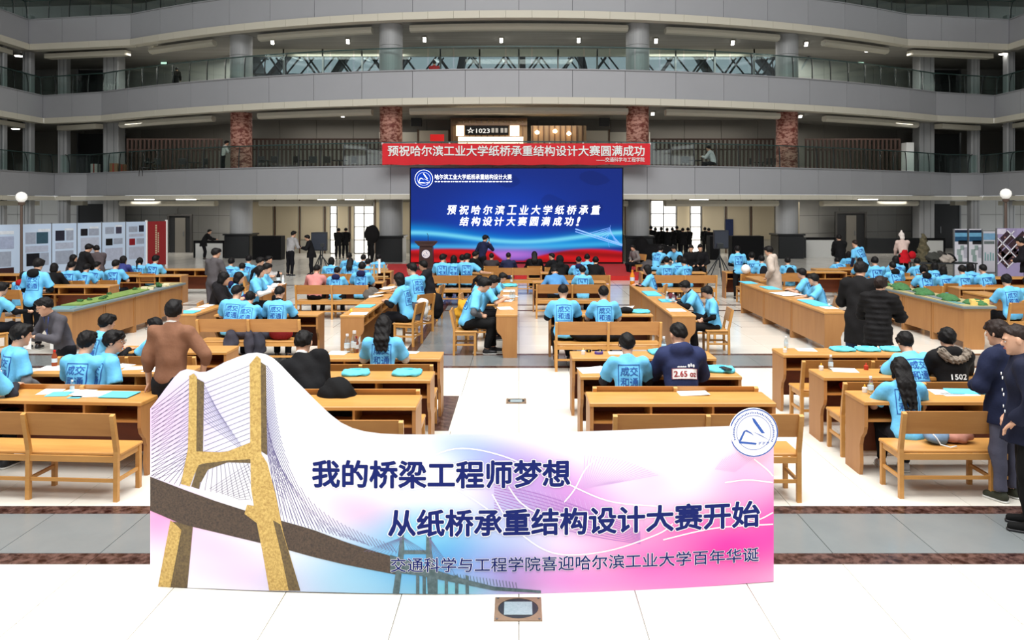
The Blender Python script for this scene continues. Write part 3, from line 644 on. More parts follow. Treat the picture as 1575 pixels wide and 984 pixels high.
def lseg(p, q, w_): b.seg((XA(p[0], YL), -0.02, ZA(p[1], YL)), (XA(q[0], YL), -0.02, ZA(q[1], YL)), 0.004, w_)
lseg((885,352),(957,376),0.05); lseg((885,356),(957,378),0.03); lseg((939,346),(934,368),0.06); lseg((934,368),(937,380),0.08)
for k in range(5): lseg((938,350+k*2),(905+k*6,359+k*2),0.015); lseg((938,350+k*2),(945+k*2.5,372+k),0.015)
b.build('bridge_drawing', mat('led_pale_blue', rgb(120,160,235), 0.5, emit=0.7), led)
YB = 35.55
rb = thing('red_banner', 'long red cloth banner with white Chinese text hung on the second floor railing', 'banner', (0, YB, 0))
RB = mat('red_banner_cloth', rgb(216,18,34), 0.7, emit=0.0)
bx0, bx1, bz0, bz1 = XA(588, YB), XA(1000, YB), ZA(253.5, YB), ZA(220.5, YB)
vs = []; fs = []; n = 60
for i in range(n+1):
    x = bx0+(bx1-bx0)*i/n; wv = 0.015*math.sin(i*1.3); vs += [(x, wv, bz0+0.02*math.sin(i*0.9)), (x, wv*0.3, bz1)]
for i in range(n): fs.append((2*i, 2*i+2, 2*i+3, 2*i+1))
b = MB().add(vs, fs); o = b.build('cloth', RB, rb); md = o.modifiers.new('thick', 'SOLIDIFY'); md.thickness = 0.01; md.offset = 1
text_obj('lettering', '预祝哈尔滨工业大学纸桥承重结构设计大赛圆满成功', XA(597,YB), XA(991,YB), ZA(240,YB), ZA(224,YB), -0.05, PAPER, rb, 0.018)
text_obj('lettering', '——交通科学与工程学院', XA(917,YB), XA(991,YB), ZA(249,YB), ZA(242,YB), -0.05, PAPER, rb, 0.008)
for i in range(9): MB().box(bx0+(bx1-bx0)*i/8-0.03, bx0+(bx1-bx0)*i/8+0.03, 0.0, 0.3, bz1-0.05, bz1+0.03).build('tie', PAPER, rb)
pl = MB().prism([(-5.6,33.9),(-5.3,31.0),(-4.2,28.2),(4.14,28.2),(4.9,32.6),(4.9,33.9)], 'z', 0.0, 0.16).build('red_carpet_platform', mat('red_carpet', rgb(190,34,30), 0.9, noise=((9,9,9),0.4,rgb(170,28,26))))
tag(pl, 'low platform covered in red carpet in front of the LED screen', 'stage')
lc = thing('lectern', 'dark brown wooden lectern with a round white emblem on the red platform', 'lectern', (XA(656,31), 31, 0.16))
LB = mat('walnut', rgb(70,46,40), 0.4, noise=((3,3,14),0.3,rgb(52,34,30)))
MB().prism([(-0.28,0.08),(0.28,0.08),(0.24,0.92),(-0.24,0.92)], 'y', -0.2, 0.2).build('body', LB, lc)
MB().bev(-0.36,0.36,-0.28,0.26,0,0.1,0.02).build('base', LB, lc); MB().prism([(-0.27,0.9),(0.27,0.9),(0.4,1.03),(-0.4,1.03)], 'y', -0.25, 0.25).build('crown', LB, lc)
MB().hexa([(-0.42,-0.27,1.03),(0.42,-0.27,1.03),(0.42,0.3,1.03),(-0.42,0.3,1.03),(-0.42,-0.27,1.1),(0.42,-0.27,1.1),(0.42,0.3,1.05),(-0.42,0.3,1.05)]).build('reading_top', LB, lc)
emblem(lc, 0, 0.6, 0.16, -0.215, mat('emblem_blue', rgb(28,70,150), 0.6), PAPER, True)
MB().tube([(0.05,0.1,1.06),(0.05,0.08,1.3),(0.02,0,1.38)], 0.01, 6).build('microphone', DARK, lc)
# ================================================================ people: bodies and clothes grown from distance fields
def V(*a): return np.array(a, float)
def rotx(a): c, s = math.cos(a), math.sin(a); return np.array([[1,0,0],[0,c,-s],[0,s,c]])
def roty(a): c, s = math.cos(a), math.sin(a); return np.array([[c,0,s],[0,1,0],[-s,0,c]])
def rotz(a): c, s = math.cos(a), math.sin(a); return np.array([[c,-s,0],[s,c,0],[0,0,1]])
class Field:
    """list of primitives -> surface-net mesh. prim: (kind, data, blend)"""
    def __init__(s, vox): s.p = []; s.vox = vox; s.cuts = []
    def cap(s, a, b, ra, rb=None, k=0.03, flat=None, sq=None):
        s.p.append(('c', V(*a), V(*b), ra, ra if rb is None else rb, k, flat)); return s
    def ell(s, c, r, R=None, k=0.03): s.p.append(('e', V(*c), V(*r), np.eye(3) if R is None else R, k)); return s
    def cut(s, p, n): s.p.append(('x', V(*p), V(*n))); return s          # removes everything on the +n side built so far
    def sub(s, c, r, R=None): s.p.append(('s', V(*c), V(*r), np.eye(3) if R is None else R)); return s
    def run(s, noise=0.0, nf=22.0, ridges=0.0, seed=0.0):
        lo = np.full(3, 1e9); hi = -lo
        for q in s.p:
            if q[0] == 'c':
                r = max(q[3], q[4]); lo = np.minimum(lo, np.minimum(q[1], q[2])-r); hi = np.maximum(hi, np.maximum(q[1], q[2])+r)
            elif q[0] == 'e':
                e = np.sqrt(((q[3]*q[2][None])**2).sum(1)); lo = np.minimum(lo, q[1]-e); hi = np.maximum(hi, q[1]+e)
        v = s.vox; lo -= 3*v; hi += 3*v; n = np.ceil((hi-lo)/v).astype(int)+1
        ax = [lo[i]+v*np.arange(n[i]) for i in range(3)]; D = np.full(n, 0.2)
        for q in s.p:
            if q[0] == 'x':
                d = (ax[0][:, None, None]-q[1][0])*q[2][0]+(ax[1][None, :, None]-q[1][1])*q[2][1]+(ax[2][None, None, :]-q[1][2])*q[2][2]
                D = np.maximum(D, d); continue
            if q[0] == 'c': r = max(q[3], q[4])+q[5]+2*v; a = np.minimum(q[1], q[2])-r; b = np.maximum(q[1], q[2])+r
            else: e = np.sqrt(((q[3]*q[2][None])**2).sum(1))+0.03+2*v; a = q[1]-e; b = q[1]+e
            i0 = np.maximum(0, np.floor((a-lo)/v).astype(int)); i1 = np.minimum(n, np.ceil((b-lo)/v).astype(int)+1)
            sl = tuple(slice(i0[i], i1[i]) for i in range(3))
            X = ax[0][sl[0]][:, None, None]; Y = ax[1][sl[1]][None, :, None]; Z = ax[2][sl[2]][None, None, :]
            if q[0] == 'c':
                ab = q[2]-q[1]; L2 = max(1e-9, ab@ab); t = ((X-q[1][0])*ab[0]+(Y-q[1][1])*ab[1]+(Z-q[1][2])*ab[2])/L2; tc = np.clip(t, 0, 1)
                dx = X-q[1][0]-tc*ab[0]; dy = Y-q[1][1]-tc*ab[1]; dz = Z-q[1][2]-tc*ab[2]
                d = np.sqrt(dx*dx+dy*dy+dz*dz)-(q[3]+(q[4]-q[3])*tc)
                if q[6]: d = np.maximum(d, (t-1)*math.sqrt(L2)-0.004)
                k = q[5]
            else:
                R = q[3]; dx = X-q[1][0]; dy = Y-q[1][1]; dz = Z-q[1][2]
                u = [(dx*R[0, i]+dy*R[1, i]+dz*R[2, i]) for i in range(3)]
                k0 = np.sqrt(sum((u[i]/q[2][i])**2 for i in range(3)))+1e-9; k1 = np.sqrt(sum((u[i]/q[2][i]**2)**2 for i in range(3)))+1e-9
                d = k0*(k0-1)/k1
                if q[0] == 's': D[sl] = np.maximum(D[sl], -d); continue
                k = q[4]
            o = D[sl]; h = np.clip(0.5+0.5*(o-d)/k, 0, 1); D[sl] = o*(1-h)+d*h-k*h*(1-h)
        if noise:
            X = ax[0][:, None, None]; Y = ax[1][None, :, None]; Z = ax[2][None, None, :]
            D = D+noise*(np.sin(X*nf+Z*nf*0.8+seed)+np.sin(Y*nf*1.1-Z*nf*1.3+seed*2)+np.sin((X+Y)*nf*1.7+Z*nf*0.5+seed*3))*0.6
        if ridges: D = D+ridges*np.abs(np.sin(ax[2]*math.pi/0.075))[None, None, :]
        s.D = D; s.lo = lo; return s
    def sample(s, P):
        g = (P-s.lo)/s.vox; g = np.clip(g, 0, np.array(s.D.shape)-1.001); i = g.astype(int); f = g-i; r = 0
        for dx in (0, 1):
            for dy in (0, 1):
                for dz in (0, 1):
                    r = r+s.D[i[:, 0]+dx, i[:, 1]+dy, i[:, 2]+dz]*np.abs(1-dx-f[:, 0])*np.abs(1-dy-f[:, 1])*np.abs(1-dz-f[:, 2])
        return r
    def net(s):
        D = s.D; ins = D < 0; n = D.shape
        c = [ins[dx:n[0]-1+dx, dy:n[1]-1+dy, dz:n[2]-1+dz] for dx in (0, 1) for dy in (0, 1) for dz in (0, 1)]
        cnt = sum(x.astype(np.int8) for x in c); mix = (cnt > 0) & (cnt < 8); idx = np.full(mix.shape, -1); I = np.argwhere(mix); idx[mix] = np.arange(len(I))
        acc = np.zeros((len(I), 3)); num = np.zeros(len(I))
        cor = [(dx, dy, dz) for dx in (0, 1) for dy in (0, 1) for dz in (0, 1)]
        val = [D[I[:, 0]+a, I[:, 1]+b, I[:, 2]+c_] for a, b, c_ in cor]
        for a in range(8):
            for b in range(a+1, 8):
                if sum(abs(cor[a][i]-cor[b][i]) for i in range(3)) != 1: continue
                va, vb = val[a], val[b]; m = (va < 0) != (vb < 0)
                t = np.where(m, va/np.where(m, va-vb, 1), 0)[:, None]; p = np.array(cor[a])+t*(np.array(cor[b])-np.array(cor[a])); acc += p*m[:, None]; num += m
        vs = (I+acc/num[:, None])*s.vox+s.lo; fs = []
        for axn in range(3):
            o = [0, 0, 0]; o[axn] = 1
            A = ins[tuple(slice(1, n[i]-1) if i != axn else slice(0, n[i]-1) for i in range(3))]; B = ins[tuple(slice(1, n[i]-1) if i != axn else slice(1, n[i]) for i in range(3))]
            E = np.argwhere(A != B); 
            if not len(E): continue
            for i in range(3):
                if i != axn: E[:, i] += 1
            fl = ins[E[:, 0], E[:, 1], E[:, 2]]
            u, w_ = [(1, 2), (2, 0), (0, 1)][axn]; q = []
            for du, dw in ((-1, -1), (0, -1), (0, 0), (-1, 0)):
                e = E.copy(); e[:, u] += du; e[:, w_] += dw; q.append(idx[e[:, 0], e[:, 1], e[:, 2]])
            q = np.stack(q, 1); q[~fl] = q[~fl][:, ::-1]; fs.append(q)
        return vs, np.concatenate(fs)
def np_mesh(name, parts, m):
    vs = []; fs = []; o = 0
    for v, f in parts: vs.append(v); fs.append(np.asarray(f)+o); o += len(v)
    v = np.concatenate(vs).astype(np.float32); f = np.concatenate(fs).astype(np.int32)
    me = bpy.data.meshes.new(name); me.vertices.add(len(v)); me.vertices.foreach_set('co', v.ravel())
    me.loops.add(f.size); me.loops.foreach_set('vertex_index', f.ravel()); me.polygons.add(len(f))
    me.polygons.foreach_set('loop_start', np.arange(len(f), dtype=np.int32)*4); me.polygons.foreach_set('use_smooth', np.ones(len(f), bool))
    me.update(calc_edges=True); me.materials.append(m); return me
SKIN = mat('skin', rgb(206,160,132), 0.55, noise=((9,9,9),0.4,rgb(198,150,122)))
HAIR = mat('black_hair', rgb(9,7,8), 0.6, spec=0.22, noise=((60,60,12),0.2,rgb(18,14,13)), bump=0.6)
HAIRB = mat('brown_hair', rgb(40,26,20), 0.6, spec=0.25, noise=((60,60,12),0.2,rgb(26,17,14)), bump=0.6)
TEE = mat('light_blue_tshirt', rgb(112,190,232), 0.85, noise=((7,7,7),0.3,rgb(98,178,224)), bump=1.0, spec=0.2)
INK = mat('navy_print', rgb(24,78,150), 0.8)
TROU = mat('black_trousers', rgb(14,14,19), 0.85, spec=0.2)
SHOE = mat('dark_shoe', rgb(28,28,32), 0.5); SOLE = mat('white_sole', rgb(210,210,205), 0.6)
CL = {}
def cloth(c, r=0.85):
    if c not in CL: CL[c] = mat('cloth_%d_%d_%d' % c, rgb(*[int(x*0.72) if max(c) < 50 else x for x in c]), r, spec=0.2, noise=((8,8,8),0.3,rgb(*[int(x*(0.6 if max(c) < 50 else 0.86)) for x in c])), bump=0.8)
    return CL[c]
_pm = raster_mask('成交', 64, 0.012, 0.0); _pm2 = raster_mask('和通', 64, 0.012, 0.0)
def print_mask(n):
    M = np.zeros((n, n), bool); b = max(1, round(n*0.035))
    M[:b] = M[-b:] = True; M[:, :b] = M[:, -b:] = True
    i0 = round(n*0.1); i1 = round(n*0.9); h = round(n*0.37); w_ = i1-i0
    for src, r0 in ((_pm, round(n*0.54)), (_pm2, round(n*0.09))):
        S = src[np.ix_((np.arange(h)*64//h), (np.arange(w_)*64//w_))]; M[r0:r0+h, i0:i1] |= S
    return M
def box_mask(n):
    S = raster_mask('2.65 oz', 96, 0.03); M = np.zeros((n, n), bool); M[:3] = M[-3:] = True; M[:, :2] = M[:, -2:] = True
    a, b = int(n*0.22), int(n*0.78); c, d = int(n*0.08), int(n*0.93); M[a:b, c:d] |= S[np.ix_(np.arange(b-a)*96//(b-a), np.arange(d-c)*96//(d-c))]; return M
def decal(field, org, R, w_, h, mask, off=0.003, start=-0.32):
    """grid of little quads dropped on the cloth from behind (local -y of the torso frame R)"""
    n, m_ = mask.shape; us = (np.arange(m_+1)/m_-0.5)*w_; vz = (np.arange(n+1)/n-0.5)*h; U, Z = np.meshgrid(us, vz)
    P = org[None]+np.outer(U.ravel(), R[:, 0])+np.outer(Z.ravel(), R[:, 2]); d = R[:, 1]; t = np.full(len(P), start)
    for _ in range(26):
        s = field.sample(P+t[:, None]*d[None]); t += np.where(t < 0.1, s*0.75, 0)
    ok = t < 0.08; Q = P+(t-off)[:, None]*d[None]; J, I = np.nonzero(mask); f = np.stack([J*(m_+1)+I, J*(m_+1)+I+1, (J+1)*(m_+1)+I+1, (J+1)*(m_+1)+I], 1)
    f = f[ok[f].all(1)]; used = np.unique(f); mp = np.full(len(Q), -1); mp[used] = np.arange(len(used)); return Q[used], mp[f]
def ik(s, w, a, b, pole):
    d = w-s; L = np.linalg.norm(d); 
    if L > (a+b)*0.995: w = s+d/L*(a+b)*0.995; d = w-s; L = np.linalg.norm(d)
    u = d/L; x = (a*a-b*b+L*L)/(2*L); h = math.sqrt(max(0, a*a-x*x)); p = pole-(pole@u)*u; p = p/np.linalg.norm(p); return s+u*x+p*h, w
def skeleton(pose, lean, side, hy, hp, arms):
    K = {}; sit = pose == 'sit'; pz = 0.53 if sit else 0.90; K['pel'] = V(0, 0, pz); L, S = math.radians(lean), math.radians(side)
    R1 = rotx(-L*0.7)@roty(S*0.6); R2 = rotx(-L*1.15)@roty(S)
    if not sit and lean > 25: K['pel'] = V(0, -0.08, pz)
    K['R1'] = R1; K['R2'] = R2; K['wai'] = K['pel']+R1@V(0, 0, 0.19); K['che'] = K['wai']+R2@V(0, 0.01, 0.17); K['nb'] = K['wai']+R2@V(0, 0.0, 0.345)
    Rh = rotx(-math.radians(lean*0.4+hp))@rotz(math.radians(hy)); Rh0 = rotz(math.radians(hy))@rotx(-math.radians(lean*0.35+hp)); K['Rh'] = Rh0; K['hd'] = K['nb']+rotx(-math.radians(lean*0.6+hp*0.5))@V(0, 0.025, 0.155)+Rh0@V(0, 0.012, 0)
    for i, s in enumerate((-1, 1)):
        sh = K['wai']+R2@V(s*0.18, 0.0, 0.285); a = arms[i] if isinstance(arms, tuple) else arms; pole = V(s*0.7, -0.25, -0.8); fd = V(0, 1, -0.1)
        if a == 'desk': w = V(s*0.12, sh[1]+0.34, 0.815); fd = V(-s*0.35, 1, -0.05)
        elif a == 'lap': w = V(s*0.10, 0.24, 0.64); fd = V(-s*0.5, 1, -0.3)
        elif a == 'down': w = sh+V(s*0.07, 0.03, -0.52); pole = V(s*0.3, -1, 0); fd = V(0, 0.15, -1)
        elif a == 'hip': w = sh+V(s*0.10, 0.10, -0.44); pole = V(s*1, -0.5, 0); fd = V(-s*0.4, 0.6, -0.7)
        elif a == 'hold': w = sh+V(-s*0.08, 0.30, -0.20); fd = V(-s*0.6, 0.8, 0.1)
        elif a == 'front': w = sh+V(-s*0.10, 0.24, -0.32); fd = V(-s*0.9, 0.4, 0)
        elif a == 'pocket': w = sh+V(s*0.03, 0.08, -0.44); pole = V(s*0.8, -0.8, 0); fd = V(-s*0.3, 0.7, -0.7)
        elif a == 'reach': w = sh+V(s*0.02, 0.42, -0.22); fd = V(0, 1, -0.2)
        elif a == 'side': w = sh+V(s*0.40, 0.16, -0.22); fd = V(s*0.8, 0.6, 0)
        elif a == 'chin': w = sh+V(-s*0.10, 0.24, 0.04); fd = V(-s*0.3, -0.1, 1); pole = V(s*0.3, 0, -1)
        elif a == 'mic': w = sh+V(-s*0.10, 0.22, 0.02); fd = V(-s*0.4, -0.2, 0.9)
        elif a == 'back': w = sh+V(-s*0.1, -0.12, -0.42); fd = V(-s*0.8, -0.2, -0.2); pole = V(s*1, -0.8, 0)
        else: w = sh+V(*a)
        e, w = ik(sh, w, 0.285, 0.25, pole); K[('sh', i)] = sh; K[('el', i)] = e; K[('wr', i)] = w; fd = fd/np.linalg.norm(fd); K[('fd', i)] = fd
        hip = K['pel']+V(s*0.09, 0.0, -0.02)
        if sit: kn = V(s*0.115, 0.43, 0.51); an = V(s*0.11, 0.40-(0.06 if i else -0.04), 0.085)
        elif pose == 'walk': kn = V(s*0.10, 0.10+(0.14 if i else -0.06), 0.47); an = V(s*0.10, 0.03+(0.26 if i else -0.24), 0.09)
        elif pose == 'apart': kn = V(s*0.16, 0.02, 0.48); an = V(s*0.22, 0.0, 0.085)
        else: kn = V(s*0.10, 0.01, 0.48); an = V(s*0.105, -0.02, 0.085)
        K[('hip', i)] = hip; K[('kn', i)] = kn; K[('an', i)] = an
    return K
def head_prims(f, K, d=0.0):
    R = K['Rh']; c = K['hd']; f.ell(c+R@V(0, -0.012, 0.022), (0.076+d, 0.094+d, 0.098+d), R, 0.02); f.ell(c+R@V(0, 0.022, -0.045), (0.056+d, 0.068+d, 0.075+d), R, 0.03)
def limb(f, a, b, c, r, k=0.03): f.cap(a, b, r[0], r[1], k); f.cap(b, c, r[1], r[2], k)
def hand_field(K, i, s):
    f = Field(0.0065); w = K[('wr', i)]; d = K[('fd', i)]; e = K[('el', i)]; up = V(0, 0, 1) if abs(d[2]) < 0.8 else V(s*-1.0, 0, 0)
    x = np.cross(d, up); x /= np.linalg.norm(x); n_ = np.cross(x, d); f.cap(e+(w-e)*0.25, w, 0.036, 0.026, 0.02); R = np.stack([x, d, n_], 1)
    f.ell(w+d*0.045, (0.038, 0.05, 0.016), R, 0.02)
    th = -s if d[2] > -0.8 else 1
    for j, L in enumerate((0.072, 0.08, 0.074, 0.056)):
        o = (j-1.5)*0.019*(-th if th else 1); a = w+d*0.078+x*o; b = a+d*L*0.5-n_*0.008; c = b+d*L*0.42-n_*0.026; f.cap(a, b, 0.0092, 0.0086, 0.006); f.cap(b, c, 0.0086, 0.0075, 0.004)
    a = w+d*0.02+x*0.028*th; b = a+d*0.035+x*0.024*th-n_*0.012; c = b+d*0.03+x*0.004*th-n_*0.01; f.cap(a, b, 0.013, 0.0105, 0.01); f.cap(b, c, 0.0105, 0.009, 0.004)
    return f
PC = {}
def person_parts(lod, pose, lean, side, hy, hp, arms, top, hair, col, sleeve, tro, extras, shoes):
    key = (lod, pose, lean, side, hy, hp, arms, top, hair, col, sleeve, tro, tuple(sorted(extras)), shoes)
    if key in PC: return PC[key]
    K = skeleton(pose, lean, side, hy, hp, arms); vox = (0.0135, 0.018, 0.025)[lod]; out = []; rs = random.Random(str(key)); sd = rs.uniform(0, 9)
    R1, R2, Rh = K['R1'], K['R2'], K['Rh']; pel, wai, che, nb, hd = K['pel'], K['wai'], K['che'], K['nb'], K['hd']
    # body
    f = Field(vox); f.ell(pel, (0.15, 0.105, 0.12), R1); f.ell(wai, (0.125, 0.085, 0.14), R1, 0.05); f.ell(che, (0.145, 0.095, 0.16), R2, 0.05)
    f.cap(K[('sh', 0)], K[('sh', 1)], 0.05, None, 0.05); f.cap(nb-(hd-nb)*0.35, nb+(hd-nb)*0.75, 0.056, 0.05, 0.03); head_prims(f, K)
    for i, s in enumerate((-1, 1)):
        limb(f, K[('sh', i)], K[('el', i)], K[('wr', i)], (0.048, 0.04, 0.028) if lod == 0 else (0.05, 0.042, 0.034))
        if lod: f.ell(K[('wr', i)]+K[('fd', i)]*0.07, (0.034, 0.045, 0.03), None, 0.02)
        limb(f, K[('hip', i)], K[('kn', i)], K[('an', i)], (0.08, 0.056, 0.042))
        f.ell(hd+Rh@V(s*0.079, -0.005, 0.0), (0.012, 0.02, 0.032), Rh, 0.006)
    f.ell(hd+Rh@V(0, 0.094, -0.012), (0.015, 0.02, 0.022), Rh, 0.01); f.ell(hd+Rh@V(0, 0.082, -0.052), (0.026, 0.014, 0.012), Rh, 0.01); f.ell(hd+Rh@V(0, 0.07, -0.092), (0.024, 0.022, 0.02), Rh, 0.015); f.ell(hd+Rh@V(0, 0.078, 0.026), (0.05, 0.018, 0.016), Rh, 0.012)
    parts = [f.run().net()]
    if lod == 0:
        g = Field(0.009); g.cap(nb-(hd-nb)*0.3, nb+(hd-nb)*0.75, 0.058, 0.052, 0.03); head_prims(g, K, 0.003)
        for s in (-1, 1): g.ell(hd+Rh@V(s*0.082, -0.008, 0.0), (0.012, 0.021, 0.034), Rh, 0.006); g.sub(hd+Rh@V(s*0.033, 0.098, 0.006), (0.017, 0.014, 0.010), Rh)
        g.ell(hd+Rh@V(0, 0.098, -0.014), (0.014, 0.022, 0.016), Rh, 0.012); g.cap(hd+Rh@V(0, 0.088, 0.02), hd+Rh@V(0, 0.104, -0.012), 0.009, 0.012, 0.012)
        g.ell(hd+Rh@V(0, 0.085, -0.052), (0.026, 0.014, 0.011), Rh, 0.01); g.ell(hd+Rh@V(0, 0.07, -0.098), (0.024, 0.022, 0.018), Rh, 0.02); g.ell(hd+Rh@V(0, 0.078, 0.03), (0.052, 0.018, 0.012), Rh, 0.014)
        parts.append(g.run().net())
        for i, s in enumerate((-1, 1)): parts.append(hand_field(K, i, s).run().net())
    out.append(('body', np_mesh('body', parts, SKIN), None))
    # hair
    f = Field(0.012 if lod == 0 else (0.017 if lod == 1 else 0.024)); hm = HAIRB if 'brown' in extras else HAIR
    f.ell(hd+Rh@V(0, -0.018, 0.026), (0.089, 0.108, 0.108), Rh, 0.02)
    if hair in ('short', 'fade', 'full'):
        a = {'short': 0.005, 'fade': 0.03, 'full': -0.02}[hair]; nrm = Rh@V(0, 0.62, -0.78); f.cut(hd+Rh@V(0, 0, a), nrm)
        f.ell(hd+Rh@V(0.02, 0.05, 0.098), (0.06, 0.05, 0.03), Rh, 0.02)
        if hair == 'full':
            for s in (-1, 1): f.ell(hd+Rh@V(s*0.078, 0.0, 0.02), (0.02, 0.035, 0.05), Rh, 0.01)
            f.ell(hd+Rh@V(0, 0.088, 0.062), (0.062, 0.022, 0.028), Rh, 0.015)
    else:
        f.cut(hd+Rh@V(0, 0.045, 0.0), Rh@V(0, 0.85, -0.52))
        for s in (-1, 1): f.cap(hd+Rh@V(s*0.07, 0.0, 0.03), hd+Rh@V(s*0.075, -0.005, -0.09), 0.03, 0.022, 0.03)
        if hair in ('long', 'vlong'):
            L = 0.34 if hair == 'vlong' else 0.20; bk = R2@V(0, -0.13, 0.0)
            for dx in (-0.045, 0, 0.045): f.cap(hd+Rh@V(dx, -0.07, 0.0), nb+bk+R2@V(dx*1.3, 0.02, -0.02), 0.05, 0.04, 0.03); f.cap(nb+bk+R2@V(dx*1.3, 0.02, -0.02), nb+bk+R2@V(dx*1.2+0.01, -0.01, -L+0.05), 0.04, 0.018, 0.02)
        elif hair == 'bob': f.ell(hd+Rh@V(0, -0.04, -0.06), (0.092, 0.07, 0.08), Rh, 0.03)
        elif hair == 'pony': f.cap(hd+Rh@V(0, -0.11, 0.04), hd+Rh@V(0, -0.15, -0.02), 0.03, 0.035, 0.01); f.cap(hd+Rh@V(0, -0.15, -0.02), nb+R2@V(0, -0.13, -0.12), 0.035, 0.015, 0.02)
    out.append(('hair', np_mesh('hair', [f.run(0.0045 if lod < 2 else 0.003, 85, seed=sd).net()], hm), None))
    # trousers
    tm = cloth(tro) if tro else TROU; f = Field(max(vox, 0.018)); f.ell(pel, (0.17, 0.125, 0.12), R1, 0.04); tl = 1.0
    shorts = 'shorts' in extras
    for i in (0, 1):
        h, k_, a = K[('hip', i)], K[('kn', i)], K[('an', i)]
        f.cap(h, h+(k_-h)*(0.75 if shorts else 1), 0.095, 0.072, 0.03, flat=shorts)
        if not shorts: f.cap(k_, a+(k_-a)*0.06, 0.072, 0.058, 0.03, flat=True)
    f.cut(wai, R1@V(0, 0, 1)); out.append(('trousers', np_mesh('trousers', [f.run(0.006, 18, seed=sd).net()], tm), None))
    # shoes
    if lod < 2 or pose != 'sit':
        for i in (0, 1):
            a = K[('an', i)]; f = Field(0.014 if lod == 0 else 0.02); f.cap((a[0], a[1]-0.03, 0.045), (a[0], a[1]+0.14, 0.035), 0.042, 0.036, 0.02); f.cap((a[0], a[1], 0.06), (a[0], a[1], 0.1), 0.042, None, 0.03); f.cut((0, 0, 0.016), (0, 0, -1))
            out.append(('shoe', np_mesh('shoe', [f.run().net()], SHOE if not shoes else cloth(shoes)), None))
            f = Field(0.014 if lod == 0 else 0.02); f.cap((a[0], a[1]-0.03, 0.02), (a[0], a[1]+0.145, 0.02), 0.047, 0.042, 0.01); f.cut((0, 0, 0.022), (0, 0, 1)); f.cut((0, 0, 0.001), (0, 0, -1)); out.append(('sole', np_mesh('sole', [f.run().net()], SOLE if shoes != (20,20,20) else SHOE), 'shoe'))
    # top
    thick = {'tee': 0.0, 'sweater': 0.006, 'hoodie': 0.016, 'coat': 0.022, 'puffer': 0.04, 'suit': 0.008}[top]; cm = TEE if (top == 'tee' and not col) else cloth(col)
    t = thick; f = Field(vox); pw = 0.172 if pose == 'sit' else 0.156; f.ell(pel+R1@V(0, 0, 0.03), (pw+t, pw*0.745+t, 0.14), R1, 0.05); f.ell(wai, (0.15+t, 0.114+t, 0.15), R1, 0.06); f.ell(che, (0.176+t, 0.122+t, 0.175), R2, 0.06)
    f.cap(K[('sh', 0)]+R2@V(0.02, 0, 0), K[('sh', 1)]-R2@V(0.02, 0, 0), 0.064+t, None, 0.05); f.cap(che, nb, 0.10, 0.075, 0.05)
    if top in ('coat', 'puffer') and pose != 'sit': f.cap(pel, pel+V(0, 0, -0.16 if 'longcoat' not in extras else -0.36), 0.17+t*0.5, 0.19+t*0.5, 0.06, flat=True)
    if top == 'tee': f.ell(pel+R1@V(0, -0.01, -0.03), (0.168, 0.125, 0.10), R1, 0.05)
    if top in ('tee', 'sweater', 'hoodie', 'suit'): f.cut(pel+R1@V(0, 0, -0.07 if pose == 'sit' else -0.10), R1@V(0, 0, -1))
    nd = (hd-nb)/np.linalg.norm(hd-nb); f.cut(nb+nd*(0.028 if top == 'tee' else 0.045), nd)
    ln = top != 'tee'
    for i, s in enumerate((-1, 1)):
        sh, el, wr = K[('sh', i)], K[('el', i)], K[('wr', i)]
        if ln: f.cap(sh, el, 0.066+t, 0.056+t, 0.04); f.cap(el, el+(wr-el)*(0.96 if 'rolled' not in extras else 0.45), 0.056+t*0.9, 0.042+t*0.8, 0.03, flat=True)
        else: f.cap(sh, sh+(el-sh)*0.78, 0.07, 0.078, 0.04, flat=True)
    if top in ('hoodie', 'coat', 'puffer') and 'nohood' not in extras: f.ell(nb+R2@V(0, -0.085, -0.01), (0.12, 0.06, 0.085), R2, 0.03); f.cap(nb+R2@V(-0.08, 0.0, 0.02), nb+R2@V(0.08, 0.0, 0.02), 0.05, None, 0.03)
    if 'hoodup' in extras: f.ell(hd+Rh@V(0, -0.02, 0.01), (0.115, 0.125, 0.145), Rh, 0.04); f.sub(hd+Rh@V(0, 0.12, -0.01), (0.075, 0.1, 0.1), Rh)
    f.run(0.007 if lod < 2 else 0.006, 21, ridges=0.016 if top == 'puffer' else 0, seed=sd)
    nm = {'tee': 't_shirt', 'sweater': 'sweater', 'hoodie': 'hoodie', 'coat': 'coat', 'puffer': 'puffer_coat', 'suit': 'jacket'}[top]
    out.append((nm, np_mesh(nm, [f.net()], cm), None)); top_f = f
    yaw_back = True
    if top == 'tee' and lod < 3 and 'noprint' not in extras:
        n = (60, 30, 16)[lod]; q = decal(f, che+R2@V(0, 0, -0.035), R2, 0.245, 0.27, print_mask(n), 0.004 if lod < 2 else 0.008)
        if len(q[1]): out.append(('back_print', np_mesh('back_print', [q], INK), nm))
    if 'oz' in extras:
        q = decal(f, che+R2@V(0.02, 0, -0.08), R2, 0.27, 0.105, np.ones((12, 24), bool), 0.006); out.append(('number_patch', np_mesh('number_patch', [q], PAPER), nm))
        q = decal(f, che+R2@V(0.02, 0, -0.08), R2, 0.27, 0.105, box_mask(96)[::1], 0.010); out.append(('number_print', np_mesh('number_print', [q], mat('red_ink', rgb(150,40,44), 0.8)), nm))
        M = np.zeros((24, 60), bool)
        for (cx, w0) in ((8, 0), (38, 1), (46, 1), (54, 1)):
            for j in range(24):
                for i in range(60):
                    if w0 and ((i-cx)/(3.5 if cx != 46 else 3))**2+((j-(12 if cx != 46 else 15))/7)**2 < 1 and j % 5 != 3: M[j, i] = True
        for i in range(3, 30): M[6:9 if i % 7 else 12, i] = True
